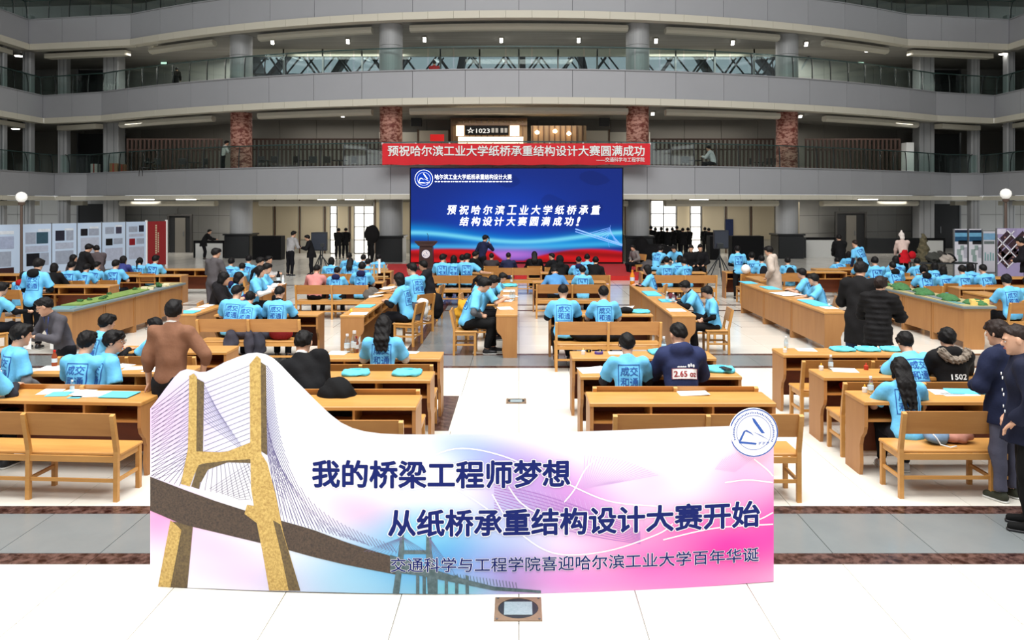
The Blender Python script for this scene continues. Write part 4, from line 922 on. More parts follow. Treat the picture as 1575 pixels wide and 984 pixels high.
        q = decal(f, che+R2@V(0.03, 0, -0.0), R2, 0.20, 0.06, M, 0.006); out.append(('white_logo', np_mesh('white_logo', [q], PAPER), nm))
    if top == 'tee' and sleeve:
        for i in (0, 1):
            sh, el, wr = K[('sh', i)], K[('el', i)], K[('wr', i)]; g = Field(vox); g.cap(sh+(el-sh)*0.6, el, 0.052, 0.05, 0.03); g.cap(el, el+(wr-el)*0.95, 0.05, 0.04, 0.03, flat=True)
            out.append(('undershirt_sleeve', np_mesh('undershirt_sleeve', [g.run(0.003, 30).net()], cloth(sleeve)), None))
    if 'collar' in extras or 'darkcollar' in extras or 'redhood' in extras or 'navyhood' in extras or 'blackhood' in extras:
        c = (240,238,232) if 'collar' in extras else ((170,30,34) if 'redhood' in extras else ((26,30,72) if 'navyhood' in extras else (20,20,26)))
        g = Field(vox*0.8); cr = 0.0 if top in ('tee', 'sweater', 'coat') else 0.012; g.cap(nb+nd*0.0, nb+nd*0.062, 0.064+cr, 0.058+cr, 0.02, flat=True)
        if 'redhood' in extras or 'navyhood' in extras or 'blackhood' in extras: g.ell(nb+R2@V(0, -0.095, -0.02), (0.115, 0.055, 0.085), R2, 0.03)
        out.append(('collar', np_mesh('collar', [g.run(0.002).net()], cloth(c)), None))
    if 'fur' in extras:
        g = Field(0.012)
        for a in range(-5, 6):
            t_ = a/5*1.25; p = nb+R2@V(math.sin(t_)*0.15, -0.10-0.03*math.cos(t_), 0.055-0.14*math.cos(t_)); g.ell(p, (0.045, 0.045, 0.04), None, 0.02)
        out.append(('fur_trim', np_mesh('fur_trim', [g.run(0.012, 120).net()], mat('grey_fur', rgb(150,138,124), 0.95, noise=((60,60,60),0.2,rgb(96,84,74)), bump=1.0)), nm))
        M = np.zeros((14, 44), bool); S = raster_mask('1502', 60, 0.012); M[:, :] = S[np.ix_(np.arange(14)*60//14, np.arange(44)*60//44)]
        q = decal(f, che+R2@V(0.02, 0, -0.10), R2, 0.18, 0.06, M, 0.006); out.append(('white_lettering', np_mesh('white_lettering', [q], PAPER), nm))
    if 'buttons' in extras:
        b = MB()
        for z in (0.02, -0.12, -0.26):
            for x in (-0.10, 0.10): b.lathe([(0.013, -0.004), (0.013, 0.004)], 8, (0, 0)); n_ = 16; o = che+R2@V(x, 0.135+t, z); b.v[-n_:] = [(o[0]+v[0], o[1]+v[2], o[2]+v[1]) for v in b.v[-n_:]]
        out.append(('buttons', b.mesh('buttons', PAPER), nm))
    if 'face' in extras:
        b = MB(); e = MB(); lp = MB()
        EB = mat('eye_dark', rgb(22,16,14), 0.3); EW = mat('eye_white', rgb(225,220,215), 0.4); LIP = mat('lip', rgb(168,96,86), 0.5)
        for s in (-1, 1):
            g = Field(0.0045); g.ell(hd+Rh@V(s*0.033, 0.086, 0.006), (0.014, 0.008, 0.007), Rh, 0.004); out.append(('eye', np_mesh('eye', [g.run().net()], EW), 'body'))
            g = Field(0.004); g.ell(hd+Rh@V(s*0.033, 0.0935, 0.006), (0.006, 0.004, 0.006), Rh, 0.004); out.append(('iris', np_mesh('iris', [g.run().net()], EB), 'body'))
            g = Field(0.005); g.cap(hd+Rh@V(s*0.016, 0.099, 0.026), hd+Rh@V(s*0.052, 0.088, 0.03), 0.005, 0.004, 0.003); out.append(('eyebrow', np_mesh('eyebrow', [g.run().net()], HAIR), 'body'))
        g = Field(0.005); g.cap(hd+Rh@V(-0.02, 0.093, -0.049), hd+Rh@V(0, 0.099, -0.054), 0.006, 0.007, 0.004); g.cap(hd+Rh@V(0.02, 0.093, -0.049), hd+Rh@V(0, 0.099, -0.054), 0.006, 0.007, 0.004); out.append(('lips', np_mesh('lips', [g.run().net()], LIP), 'body'))
    if 'glasses' in extras:
        b = MB(); P_ = lambda *a: tuple(hd+Rh@V(*a))
        for s in (-1, 1):
            pts = [P_(s*0.035+0.024*math.cos(a), 0.112, 0.004+0.018*math.sin(a)) for a in np.linspace(0, 2*math.pi, 13)]; b.tube(pts, 0.0022, 5, False); b.tube([P_(s*0.059, 0.112, 0.008), P_(s*0.085, 0.02, 0.008)], 0.0022, 5)
        b.tube([P_(-0.011, 0.113, 0.008), P_(0.011, 0.113, 0.008)], 0.0022, 5); out.append(('glasses', b.mesh('glasses', DARK), None))
    if 'lanyard' in extras:
        b = MB(); LN = cloth((90,110,180)); q = [nb+R2@V(-0.06, 0.07, 0.02), che+R2@V(0, 0.15, -0.02), nb+R2@V(0.06, 0.07, 0.02)]; b.tube(q, 0.008, 5); b.tube([q[1], wai+R2@V(0, 0.16, 0.0)], 0.008, 5); out.append(('lanyard', b.mesh('lanyard', LN), None))
        b = MB(); c = wai+R2@V(0, 0.17, -0.03); b.bev(c[0]-0.04, c[0]+0.04, c[1]-0.003, c[1]+0.003, c[2]-0.06, c[2]+0.05, 0.002); out.append(('badge', b.mesh('badge', PAPER), None))
    if 'backpack' in extras:
        g = Field(vox); g.ell(che+R2@V(0, -0.17, -0.06), (0.13, 0.075, 0.19), R2, 0.03)
        for s in (-1, 1): g.cap(K['nb']+R2@V(s*0.10, 0.06, -0.02), K['nb']+R2@V(s*0.10, -0.13, -0.02), 0.022, None, 0.02)
        out.append(('backpack', np_mesh('backpack', [g.run(0.004).net()], cloth((34,36,44))), None))
    if 'skirt' in extras:
        g = Field(vox); g.cap(pel+V(0, 0, 0.1), pel+V(0, 0, -0.25), 0.14, 0.24, 0.03, flat=True); g.run(0.01, 30); out.append(('skirt', np_mesh('skirt', [g.net()], cloth((196,20,34))), None))
        g = Field(vox); g.ell(pel+V(0.30, 0.0, 0.02), (0.14, 0.08, 0.15)); out.append(('red_bag', np_mesh('red_bag', [g.run(0.004).net()], cloth((196,20,34))), None))
    if 'hat' in extras:
        g = Field(vox); g.ell(hd+Rh@V(0, -0.02, 0.05), (0.1, 0.115, 0.1), Rh, 0.03); g.cap(hd+Rh@V(0, -0.03, 0.12), hd+Rh@V(0, -0.06, 0.2), 0.05, 0.03, 0.03); g.ell(hd+Rh@V(0, -0.06, -0.05), (0.09, 0.07, 0.09), Rh, 0.03); out.append(('hat', np_mesh('hat', [g.run().net()], cloth((226,214,206))), None))
    if 'mic' in extras:
        b = MB(); c = K[('wr', 1)]; b.tube([tuple(c+V(-0.02, 0, -0.02)), tuple(c+V(-0.05, 0.02, 0.17))], 0.014, 8); b.tube([tuple(c+V(-0.05, 0.02, 0.17)), tuple(c+V(-0.055, 0.02, 0.22))], [0.026, 0.024], 8); out.append(('microphone', b.mesh('microphone', DARK), None))
    if 'camera' in extras:
        b = MB(); c = (K[('wr', 0)]+K[('wr', 1)])/2+V(0, 0.06, 0.03); b.bev(c[0]-0.08, c[0]+0.08, c[1]-0.03, c[1]+0.04, c[2]-0.05, c[2]+0.05, 0.01); b.tube([tuple(c), tuple(c+V(0, 0.15, 0))], 0.04, 10); out.append(('camera', b.mesh('camera', DARK), None))
    if 'sheet' in extras:
        b = MB(); c = (K[('wr', 0)]+K[('wr', 1)])/2; vs = [(c[0]-0.11+0.22*i/3, c[1]+0.06+0.015*math.sin(i*1.5), c[2]-0.16+0.3*j) for j in (0, 1) for i in range(4)]; b.add(vs, [(i, i+1, i+5, i+4) for i in range(3)]); out.append(('held_paper', b.mesh('held_paper', PAPER), None))
    hl = K['hd']+Rh@V(0, -0.015, 0.13)
    PC[key] = (out, hl); return PC[key]
PEOPLE = {}
def person(label, px, ytop, Y, pose='sit', yaw=0, top='tee', hair='short', col=None, lean=12, side=0, hy=0, hp=8, arms='desk', sleeve=None, tro=None, ex=(), shoes=None, z0=0.0, chair=None, group=None, cfl=0.0):
    lod = 0 if Y < 11.2 and Y > 0 else (1 if Y < 17.5 else 2)
    parts, hl = person_parts(lod, pose, lean, side, hy, hp, arms, top, hair, col, sleeve, tro, tuple(ex), shoes)
    R = rotz(math.radians(yaw)); h = R@hl; yy = ytop-VY
    s = (F*(H-z0)-yy*Y)/(F*h[2]+yy*h[1]); s = max(0.88, min(1.13, s)); Yh = Y+s*h[1]; X = (px-VX)/F*Yh-s*h[0]
    t = thing('person', label, 'person', (X, Y, z0), math.radians(yaw), group); t.scale = (s, s, s); made = {}
    for nm, me, par in parts:
        if par and par in made: o = link(nm, me, made[par])
        else: o = link(nm, me, t)
        made[nm] = o
    if chair: place_chair(chair, X, Y, yaw, s)
    return t
# ================================================================ furniture
def desk_proto(L, D, lit=True):
    t = bpy.data.objects.new('library_desk', None); scn.collection.objects.link(t); h = L/2; d = D/2
    MB().bev(-h, h, -d, d, 0.715, 0.75, 0.006).build('desktop', WOODL, t)
    prof = [(-d+0.01, 0.715), (d-0.01, 0.715), (d-0.01, 0.0), (-d+0.13, 0.0), (-d+0.11, 0.12), (-d+0.12, 0.30), (-d+0.09, 0.38), (-d+0.03, 0.44), (-d+0.01, 0.50)]
    for x0, x1 in ((-h+0.005, -h+0.04), (h-0.04, h-0.005)): MB().prism(prof, 'x', x0, x1).build('side_panel', WOODX, t)
    MB().box(-h+0.04, h-0.04, d-0.045, d-0.02, 0.14, 0.713).build('modesty_panel', WOODX, t)
    MB().box(-h+0.04, h-0.04, -d+0.03, d-0.05, 0.545, 0.565).build('shelf', WOOD, t)
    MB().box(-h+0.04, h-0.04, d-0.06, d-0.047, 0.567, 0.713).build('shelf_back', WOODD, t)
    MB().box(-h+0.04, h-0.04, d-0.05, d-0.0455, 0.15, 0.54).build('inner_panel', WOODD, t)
    n = 3 if L > 1.5 else 2
    for i in range(1, n): x = -h+L*i/n; MB().box(x-0.011, x+0.011, -d+0.04, d-0.06, 0.566, 0.714).build('divider', WOODL, t)
    return t
def bench_proto(L, n):
    t = bpy.data.objects.new('wooden_bench' if n > 1 else 'wooden_chair', None); scn.collection.objects.link(t); h = L/2
    MB().bev(-h, h, 0.03, 0.42, 0.405, 0.43, 0.008).build('seat', WOODL, t)
    xs = [-h+0.025+(L-0.05)*i/n for i in range(n+1)]
    for i in range(n):
        a, b = xs[i]+0.022, xs[i+1]-0.022; q = MB()
        q.hexa([(a, 0.0, 0.585), (b, 0.0, 0.585), (b, 0.022, 0.585), (a, 0.022, 0.585), (a, -0.055, 0.80), (b, -0.055, 0.80), (b, -0.033, 0.80), (a, -0.033, 0.80)]).build('backrest', WOOD, t)
    for x in xs:
        w_ = 0.02
        q = MB(); q.hexa([(x-w_, -0.01, 0), (x+w_, -0.01, 0), (x+w_, 0.03, 0), (x-w_, 0.03, 0), (x-w_, -0.005, 0.45), (x+w_, -0.005, 0.45), (x+w_, 0.035, 0.45), (x-w_, 0.035, 0.45)])
        q.hexa([(x-w_, -0.005, 0.45), (x+w_, -0.005, 0.45), (x+w_, 0.035, 0.45), (x-w_, 0.035, 0.45), (x-w_, -0.075, 0.785), (x+w_, -0.075, 0.785), (x+w_, -0.04, 0.80), (x-w_, -0.04, 0.80)]); q.build('rear_leg', WOODL, t)
        MB().box(x-0.02, x+0.02, 0.36, 0.4, 0, 0.404).build('front_leg', WOODL, t); MB().box(x-0.011, x+0.011, 0.03, 0.36, 0.17, 0.2).build('side_stretcher', WOODL, t); MB().box(x-0.012, x+0.012, 0.03, 0.36, 0.35, 0.404).build('side_rail', WOODL, t)
    MB().box(-h+0.03, h-0.03, 0.0, 0.022, 0.35, 0.404).build('rear_rail', WOODL, t); MB().box(-h+0.03, h-0.03, 0.37, 0.39, 0.35, 0.404).build('front_rail', WOODL, t)
    MB().box(-h+0.03, h-0.03, 0.004, 0.024, 0.17, 0.2).build('rear_stretcher', WOODL, t)
    return t
PROT = {}
def place(key, make, label, cat, x, y, ang, group=None):
    if key not in PROT: o = PROT[key] = make(); 
    else: o = copy_tree(PROT[key])
    o.location = (x, y, 0); o.rotation_euler = (0, 0, math.radians(ang)); o['label'] = label; o['category'] = cat
    if group: o['group'] = group
    elif 'group' in o: del o['group']
    return o
DESKS = []
def desk(label, x, y, ang, L=1.8, D=0.48):
    DESKS.append((x, y, math.radians(ang), L, D)); return place(('d', L, D), lambda: desk_proto(L, D), label, 'desk', x, y, ang)
def bench(label, x, y, ang, L=1.7): return place(('b', L), lambda: bench_proto(L, 2), label, 'bench', x, y, ang)
def chair1(label, x, y, ang, group=None): return place(('c',), lambda: bench_proto(0.46, 1), label, 'chair', x, y, ang, group)
def place_chair(label, X, Y, yaw, s):
    a = math.radians(yaw); chair1(label, X+0.22*math.sin(a), Y-0.22*math.cos(a), yaw)
# front rows, four blocks across the hall (people sit on the side towards the photographer)
desk('desk at the lower left front with papers and blue folders on it', -4.53, 8.15, -4)
bench('empty wooden bench at the lower left corner nearest the camera', -4.43, 7.33, -4, 1.7)
bench('bench with two students on it between the two lower left desks', -4.50, 8.44, -3)
desk('desk strewn with papers in front of the row of students at lower left', -4.65, 9.42, 0)
bench('bench of the glasses-wearing student behind the brown sweater man', -4.80, 10.0, 0)
desk('desk end showing right of the brown sweater man', -4.68, 10.75, 0)
desk('desk in front of the long-haired student in the centre left block', -1.87, 10.30, 0)
bench('bench under the long-haired student in the centre left block', -1.84, 9.5, 0)
desk('desk with two folded blue shirts behind the peak of the white board', -1.86, 9.08, 0)
bench('bench under the man in black in the centre left block', -1.84, 8.24, 0)
desk('empty desk nearest the board in the centre left block', -1.87, 7.92, 0)
bench('empty bench directly behind the curve of the white board', -1.84, 7.06, 0)
desk('desk with bottles furthest from the camera in the centre right block', 1.56, 10.34, 0)
desk('desk shared by the blue shirt student and the navy hoodie man', 1.58, 9.26, 0)
bench('bench under the navy hoodie man and blue shirt student', 1.60, 8.36, 0)
desk('desk with one white sheet above the board in the centre right block', 1.58, 8.06, 0)
bench('empty bench behind the round emblem of the white board', 1.68, 7.26, 0)
desk('desk with three folded blue shirts in the right front block', 4.26, 10.56, 0)
bench('bench in front of the desk with three folded blue shirts', 4.22, 9.74, 0)
desk('middle desk of the right front block with red cloth in its shelf', 4.27, 9.22, 0)
bench('bench under the student beside the fur-hooded person', 4.24, 8.56, 0)
desk('desk nearest the camera in the right front block', 4.25, 8.12, 0)
bench('bench under the very long-haired girl at right front', 4.29, 7.36, 0)
# second ring
bench('bench with dark coats and a red bag behind the brown sweater man', -4.38, 13.2, 0)
desk('desk in front of the three students at left centre', -4.36, 14.25, 0)
bench('bench with two students in blue right of the central aisle', 1.42, 12.9, 0)
desk('desk with blue folded shirt in front of the two students right of the aisle', 1.42, 14.25, 0)
names = ['nearest', 'middle', 'furthest']
for i in range(3):
    n = names[i]
    desk('%s desk of the lengthwise line left of the three seated students' % n, -5.80, 15.0+1.84*i, -90, 1.8, 0.42)
    desk('%s desk of the lengthwise line facing left near the paper bridge' % n, -2.86, 14.84+1.82*i, 90, 1.8, 0.42)
    desk('%s desk of the lengthwise line in the central aisle' % n, -0.21, 14.96+1.82*i, -90, 1.8, 0.38)
    desk('%s desk of the lengthwise line right of centre with modesty panels facing left' % n, 2.84, 14.86+1.82*i, 90, 1.8, 0.42)
    desk('%s desk of the far right lengthwise line beside the two black coats' % n, 5.62, 15.3+1.82*i, 90, 1.8, 0.42)
for i in range(4):
    n = ['nearest', 'second', 'third', 'furthest'][i]
    desk('%s of the four desks carrying the green landscape model at left' % n, -8.17, 15.04+1.2*i, -90, 1.18, 0.46)
    desk('%s of the four desks carrying the green hill model at right' % n, 8.38, 15.44+1.2*i, 90, 1.18, 0.5)
bench('bench behind the pink shirt person with patterned light below', -4.3, 18.7, 0)
desk('desk in front of the pink shirt person', -4.2, 20.05, 0)
bench('far bench of the five students left of the stage', -4.6, 21.7, 0); desk('far desk of the five students left of the stage', -4.5, 23.2, 0)
bench('bench of the four students in blue before the lectern', -1.55, 21.2, 0); desk('desk of the four students in blue before the lectern', -1.6, 22.6, 0)
bench('empty-looking bench of the navy suit man facing the screen', -0.18, 23.7, 0); bench('bench of the dark coated people facing the screen', 1.6, 23.9, 0)
bench('bench of the person in denim blue right of the aisle', 1.24, 18.85, 0); desk('desk in front of the person in denim blue', 1.24, 20.1, 0)
bench('bench of the black hooded people right of the aisle', 1.55, 21.3, 0); desk('desk of the black hooded people right of the aisle', 1.5, 22.7, 0)
bench('bench behind the far right centre group by the camera tripod', 4.35, 21.3, 0); desk('desk of the far right centre group by the camera tripod', 4.3, 22.8, 0)
bench('bench with a white ball on it left of the beige coat man', 6.75, 21.7, 0); desk('desk left of the beige coat man by the tripod', 6.7, 23.0, 0)
# left wing
for lb, x, y, a in (('desk at the far left edge beside the student on a chair', -11.6, 16.7, 0), ('small row desk behind the standing student at left', -10.4, 19.1, 0), ('row desk at the left wall end under seated students', -12.4, 19.1, 0),
        ('row desk left of the ponytail student', -9.9, 21.9, 0), ('row desk behind the purple jacket person', -12.0, 21.9, 0), ('lone desk near the red standing board', -9.75, 23.9, 0), ('row desk at far left under the picture boards', -13.9, 22.2, 0), ('row desk beside the red hooded student at far left', -14.3, 19.4, 0)): desk(lb, x, y, a)
for lb, x, y, a in (('row desk behind the green hill model at right', 10.9, 18.7, 0), ('row desk right of the green hill model near the wall', 12.8, 18.9, 0), ('second row desk beyond the right model table', 10.4, 21.2, 0), ('second row desk near the double banner stand', 12.4, 21.2, 0),
        ('desk with shelves left of the bent students at right', 8.3, 23.0, 0), ('lengthwise desk at the far right edge with yellow model parts', 9.98, 16.95, 90), ('far row desk under the standing student leaning left', 9.6, 24.0, 0)): desk(lb, x, y, a, 1.8, 0.48)
desk('desk left of the man in the beige coat seen end on', 6.2, 20.9, 90, 1.4, 0.4)
# ---------------------------------------------------------------- landscape models on the desks
GRN = mat('model_grass', rgb(126,150,74), 0.9, noise=((9,9,9),0.2,rgb(96,124,60))); GRN2 = mat('model_trees', rgb(52,98,46), 0.95, noise=((30,30,30),0.2,rgb(34,72,32)), bump=1.0)
ROADM = mat('model_road', rgb(112,122,124), 0.7); WATER = mat('model_water', rgb(122,168,172), 0.2); SAND = mat('model_ground', rgb(176,160,112), 0.9, noise=((12,12,12),0.25,rgb(150,146,104)))
def model(label, x0, x1, y0, y1, seed, hill):
    t = thing('landscape_model', label, 'model', ((x0+x1)/2, (y0+y1)/2, 0.7515)); w_ = (x1-x0)/2; l = (y1-y0)/2; r = random.Random(seed)
    MB().bev(-w_, w_, -l, l, 0, 0.04, 0.006).build('base_board', ROADM, t)
    if not hill:
        MB().prism([(-w_+0.03, -l+0.5), (w_*0.5, -l+0.55), (w_*0.75, 0.2), (w_*0.3, l*0.5), (-w_+0.03, l*0.6)], 'z', 0.04, 0.06).build('grass_field', GRN, t)
        MB().prism([(-w_+0.02, -l+0.02), (w_*0.7, -l+0.02), (w_*0.4, -l+0.42), (-w_+0.02, -l+0.44)], 'z', 0.04, 0.05).build('blue_water', WATER, t)
        MB().prism([(w_*0.72, -l+0.05), (w_-0.02, -l+0.4), (w_-0.02, -l+1.5), (w_*0.82, -l+1.5)], 'z', 0.04, 0.048).build('grass_bank', WATER, t)
        MB().prism([(-w_+0.05, l*0.62), (w_-0.05, l*0.62), (w_-0.05, l-0.05), (-w_+0.05, l-0.05)], 'z', 0.04, 0.05).build('ground_patch', SAND, t)
        for i in range(12): 
            x = r.uniform(-w_*0.9, w_*0.5); y = r.uniform(-l+0.6, l*0.9); f = Field(0.02); f.ell((x, y, 0.07), (0.05, 0.06, 0.035)); v, q = f.run(0.01, 60).net(); link('tree_clump', np_mesh('tree_clump', [(v, q)], GRN2), t)
        for i in range(6): x = r.uniform(-w_*0.6, w_*0.7); y = r.uniform(l*0.3, l*0.95); s = r.uniform(0.03, 0.07); MB().bev(x-s, x+s, y-s*0.6, y+s*0.6, 0.04, 0.04+s).build('model_house', mat('model_cream', rgb(220,206,170), 0.7), t)
    else:
        MB().bev(-w_+0.02, w_-0.02, -l+0.02, l-0.02, 0.04, 0.055, 0.004).build('ground_patch', SAND, t)
        for i in range(9):
            y = -l+0.3+i*(2*l-0.6)/8; x = (-0.35 if i % 2 else 0.25)*w_; f = Field(0.025); f.ell((x, y, 0.05), (r.uniform(0.14, 0.2), r.uniform(0.18, 0.3), r.uniform(0.07, 0.12))); f.cut((0, 0, 0.05), (0, 0, -1)); v, q = f.run(0.008, 50, seed=i).net(); link('green_hill', np_mesh('green_hill', [(v, q)], mat('hill_green', rgb(70,120,70), 0.95, noise=((24,24,24),0.25,rgb(48,92,50)), bump=1.0)), t)
        MB().prism([(-w_+0.05, -l+0.6), (-w_*0.2, -l+0.9), (w_*0.1, -0.1), (-w_*0.1, 0.6), (-w_*0.45, 0.6), (-w_*0.5, -0.2)], 'z', 0.055, 0.062).build('road', ROADM, t)
        MB().prism([(-w_+0.05, -l+0.25), (-w_*0.3, -l+0.3), (-w_*0.35, -l+0.7), (-w_+0.05, -l+0.75)], 'z', 0.055, 0.06).build('blue_water', WATER, t)
        for i in range(9): x = r.uniform(0.0, 0.85)*w_*(1 if i % 2 else -0.3); y = -l+0.08+r.uniform(0, 0.15); s = 0.04; MB().bev(x-s, x+s, y-s*0.6, y+s*0.6, 0.055, 0.055+0.06+0.02*(i % 3), 0.004).build('model_house', mat('model_yellow', rgb(232,196,110), 0.7), t)
model('long landscape model with green field and blue water on the left desks', -8.44, -7.9, 14.42, 19.3, 4, False)
model('long landscape model with green hills on the right desks', 8.1, 8.72, 14.82, 19.4, 6, True)
def snap(x, y, m=0.07):
    best = None
    for (cx, cy, a, L, D) in DESKS:
        c, s_ = math.cos(a), math.sin(a); u = (x-cx)*c+(y-cy)*s_; v = -(x-cx)*s_+(y-cy)*c
        u2 = max(-L/2+m, min(L/2-m, u)); v2 = max(-D/2+m, min(D/2-m, v)); d = math.hypot(u2-u, v2-v)
        if best is None or d < best[0]: best = (d, cx+u2*c-v2*s_, cy+u2*s_+v2*c)
    return best[1:] if best[0] < 1.2 else (x, y)
def GS(px, py, z=0.7515, m=0.07): x, y = G(px, py, z); return snap(x, y, m)
# ---------------------------------------------------------------- things lying on the desks
PM = {}
def sheet(label, px, py, w_=0.21, l=0.30, rz=0, m=None, z=0.7515, cat='paper', name='sheet_of_paper', th=0.0015, group=None, curl=0):
    x, y = GS(px, py, z, min(w_, l)*0.42 if min(w_, l)*0.42 < 0.2 else 0.18); m = m or PAPER; k = (w_, l, m.name, th, curl)
    if k not in PM:
        b = MB(); n = 5; vs = []
        for top in (0, 1):
            for i in range(n+1):
                for j in (0, 1): vs.append((-w_/2+w_*i/n, -l/2+l*j, top*th+curl*(i/n)**2*(1-0.5*j)))
        fs = []
        for i in range(n): a = 2*i; fs += [(a, a+1, a+3, a+2), (a+12, a+14, a+15, a+13), (a, a+2, a+14, a+12), (a+1, a+13, a+15, a+3)]
        fs += [(0, 12, 13, 1), (10, 11, 23, 22)]; b.add(vs, fs); PM[k] = b.mesh(name, m)
    o = link(name, PM[k], None, (x, y, z+0.0005), math.radians(rz)); return tag(o, label, cat, group)
def shirt(label, px, py, rz=0, s=1.0, z=0.7515, group=None):
    """folded light blue shirt: soft rectangular pad with a folded-over layer and collar"""
    x, y = GS(px, py, z, 0.17); k = ('shirt',)
    if k not in PM:
        f = Field(0.012); f.cap((-0.11, -0.10, 0.018), (0.11, -0.10, 0.018), 0.02, None, 0.02); f.cap((-0.11, 0.10, 0.018), (0.11, 0.10, 0.018), 0.018, None, 0.02); f.cap((-0.12, -0.10, 0.016), (-0.12, 0.10, 0.016), 0.018, None, 0.02); f.cap((0.12, -0.10, 0.016), (0.12, 0.10, 0.016), 0.018, None, 0.02); f.ell((0, 0, 0.012), (0.15, 0.14, 0.02), None, 0.03); f.cut((0, 0, 0.001), (0, 0, -1))
        body = np_mesh('folded_cloth', [f.run(0.004, 40).net()], CYAN); g = Field(0.01); g.cap((-0.04, 0.09, 0.034), (0.04, 0.09, 0.034), 0.012, None, 0.01); PM[k] = (body, np_mesh('neckline', [g.run().net()], CYAN))
    t = thing('folded_shirt', label, 'folded shirt', (x, y, z), math.radians(rz), group); t.scale = (s, s, s); link('folded_cloth', PM[k][0], t); link('neckline', PM[k][1], t); return t
CLEAR = mat_glass('clear_plastic', (0.85,0.9,0.92,1), 0.3)
def bottle(label, px, py, capc=(235,235,235), h=0.2, m=None, z=0.7515):
    x, y = GS(px, py, z); t = thing('bottle', label, 'bottle', (x, y, z)); r = h*0.16
    MB().lathe([(r*0.9, 0), (r, 0.01), (r, h*0.62), (r*0.45, h*0.84), (r*0.42, h*0.9)], 14).build('body', m or CLEAR, t, True); MB().lathe([(r*0.5, h*0.88), (r*0.5, h)], 12).build('cap', cloth(capc), t)
    MB().lathe([(r*1.02, h*0.25), (r*1.02, h*0.5)], 14).build('paper_label', cloth((200,214,220)), t); return t
def gluepot(label, px, py, c=(236,234,226), z=0.7515, capc=(230,180,60)):
    x, y = GS(px, py, z); t = thing('glue_pot', label, 'glue pot', (x, y, z)); MB().lathe([(0.024, 0), (0.026, 0.045), (0.012, 0.055)], 12).build('body', cloth(c), t); MB().lathe([(0.012, 0.053), (0.005, 0.08)], 8).build('nozzle', cloth(capc), t)
# lower left desk
sheet('white sheet at the left of the lower left desk', 84, 600, 0.21, 0.3, 10); sheet('white paper overlapping a blue folder on the lower left desk', 118, 603, 0.3, 0.24, -8); sheet('large white sheet in the middle of the lower left desk', 140, 606, 0.3, 0.26, 4, z=0.754)
sheet('light blue folder under papers at the left of the lower left desk', 92, 606, 0.21, 0.2, 6, CYAN, z=0.7495+0.002, cat='folder', name='folder', th=0.004); sheet('small light blue folder at the front of the lower left desk', 116, 611, 0.12, 0.1, 0, CYAN, cat='folder', name='folder', th=0.004)
sheet('big light blue folder at the right of the lower left desk', 184, 607, 0.3, 0.26, -4, CYAN, cat='folder', name='folder', th=0.006, z=0.757)
bottle('small clear glue bottle standing on papers on the lower left desk', 111, 604, h=0.13, z=0.756)
# row two left
for a in (('white sheet at the left of the paper-strewn desk at left', 83, 566, 0.3, 0.3, 5), ('white sheet between two students on the paper-strewn desk', 192, 560, 0.21, 0.3, -20), ('white sheet beside the brown sweater man on the paper-strewn desk', 212, 566, 0.3, 0.2, 12), ('white sheet right end of the paper-strewn desk', 238, 568, 0.2, 0.28, 0)): sheet(*a)
bottle('red and amber bottle on the paper-strewn desk at left', 90, 556, (190,40,30), 0.19, cloth((150,70,40))); bottle('clear bottle at the left edge of the paper-strewn desk', 8, 590, z=0.7515)
# centre left
sheet('white sheet on the desk left of the long-haired student', 523, 540, 0.24, 0.26, -6); sheet('small white sheet at the right of the long-haired student', 634, 541, 0.16, 0.16, -10)
bottle('clear bottle with white cap on the desk left of the long-haired student', 541, 536, h=0.24); bottle('brown drink bottle on the desk left of the long-haired student', 550, 540, (160,50,40), 0.21, cloth((126,72,52))); bottle('tall clear bottle right of the brown drink bottle', 556, 532, h=0.28)
shirt('folded light blue shirt beside the man in black', 549, 573, 8, 1.05); shirt('folded light blue shirt on the right of the desk in the centre left block', 627, 573, -4, 1.1)
# centre right
sheet('white sheet left on the desk of the navy hoodie man', 912, 566, 0.34, 0.34, 8); sheet('white sheet on the far desk behind the blue shirt student', 948, 543, 0.2, 0.2, 0); sheet('single white sheet on the empty desk above the round emblem', 1065, 604, 0.3, 0.2, 2, curl=0.01)
sheet('second white sheet tilted left on the navy hoodie man desk', 922, 562, 0.2, 0.3, 30, z=0.753)
shirt('folded light blue shirt between the student and the navy hoodie man', 1016, 541, 10, 1.1); shirt('folded light blue shirt right of the navy hoodie man', 1104, 566, -10, 1.1)
bottle('clear bottle in the middle of the far centre right desk', 1018, 538, h=0.2); gluepot('white glue bottle on the left of the far centre right desk', 897, 545, capc=(225,200,120)); 
tp = thing('tape_roll', 'purple adhesive tape roll on the far centre right desk', 'tape roll', (*GS(921, 544, .7515), 0.7515)); MB().lathe([(0.055, 0), (0.055, 0.025)], 18).build('roll', cloth((86,70,150)), tp); MB().lathe([(0.035, 0.0), (0.035, 0.027)], 18).build('core', cloth((150,130,110)), tp)
for px, lb in ((903, 'left small black clip box on the far centre right desk'), (920, 'right small black clip box on the far centre right desk')):
    o = thing('clip_box', lb, 'small box', (*GS(px, 536, .7515), 0.7515)); MB().bev(-0.03, 0.03, -0.02, 0.02, 0, 0.03, 0.004).build('body', BLACK, o); MB().box(-0.008, 0.008, -0.024, -0.02, 0.01, 0.026).build('yellow_label', cloth((214,190,60)), o)
ph = MB().bev(-0.04, 0.04, -0.075, 0.075, 0, 0.01, 0.003).build('phone', DARK, None, loc=(*G(1116, 568, .79), 0.80), rz=0.4); tag(ph, 'dark phone lying on the folded shirt right of the navy hoodie man', 'phone')
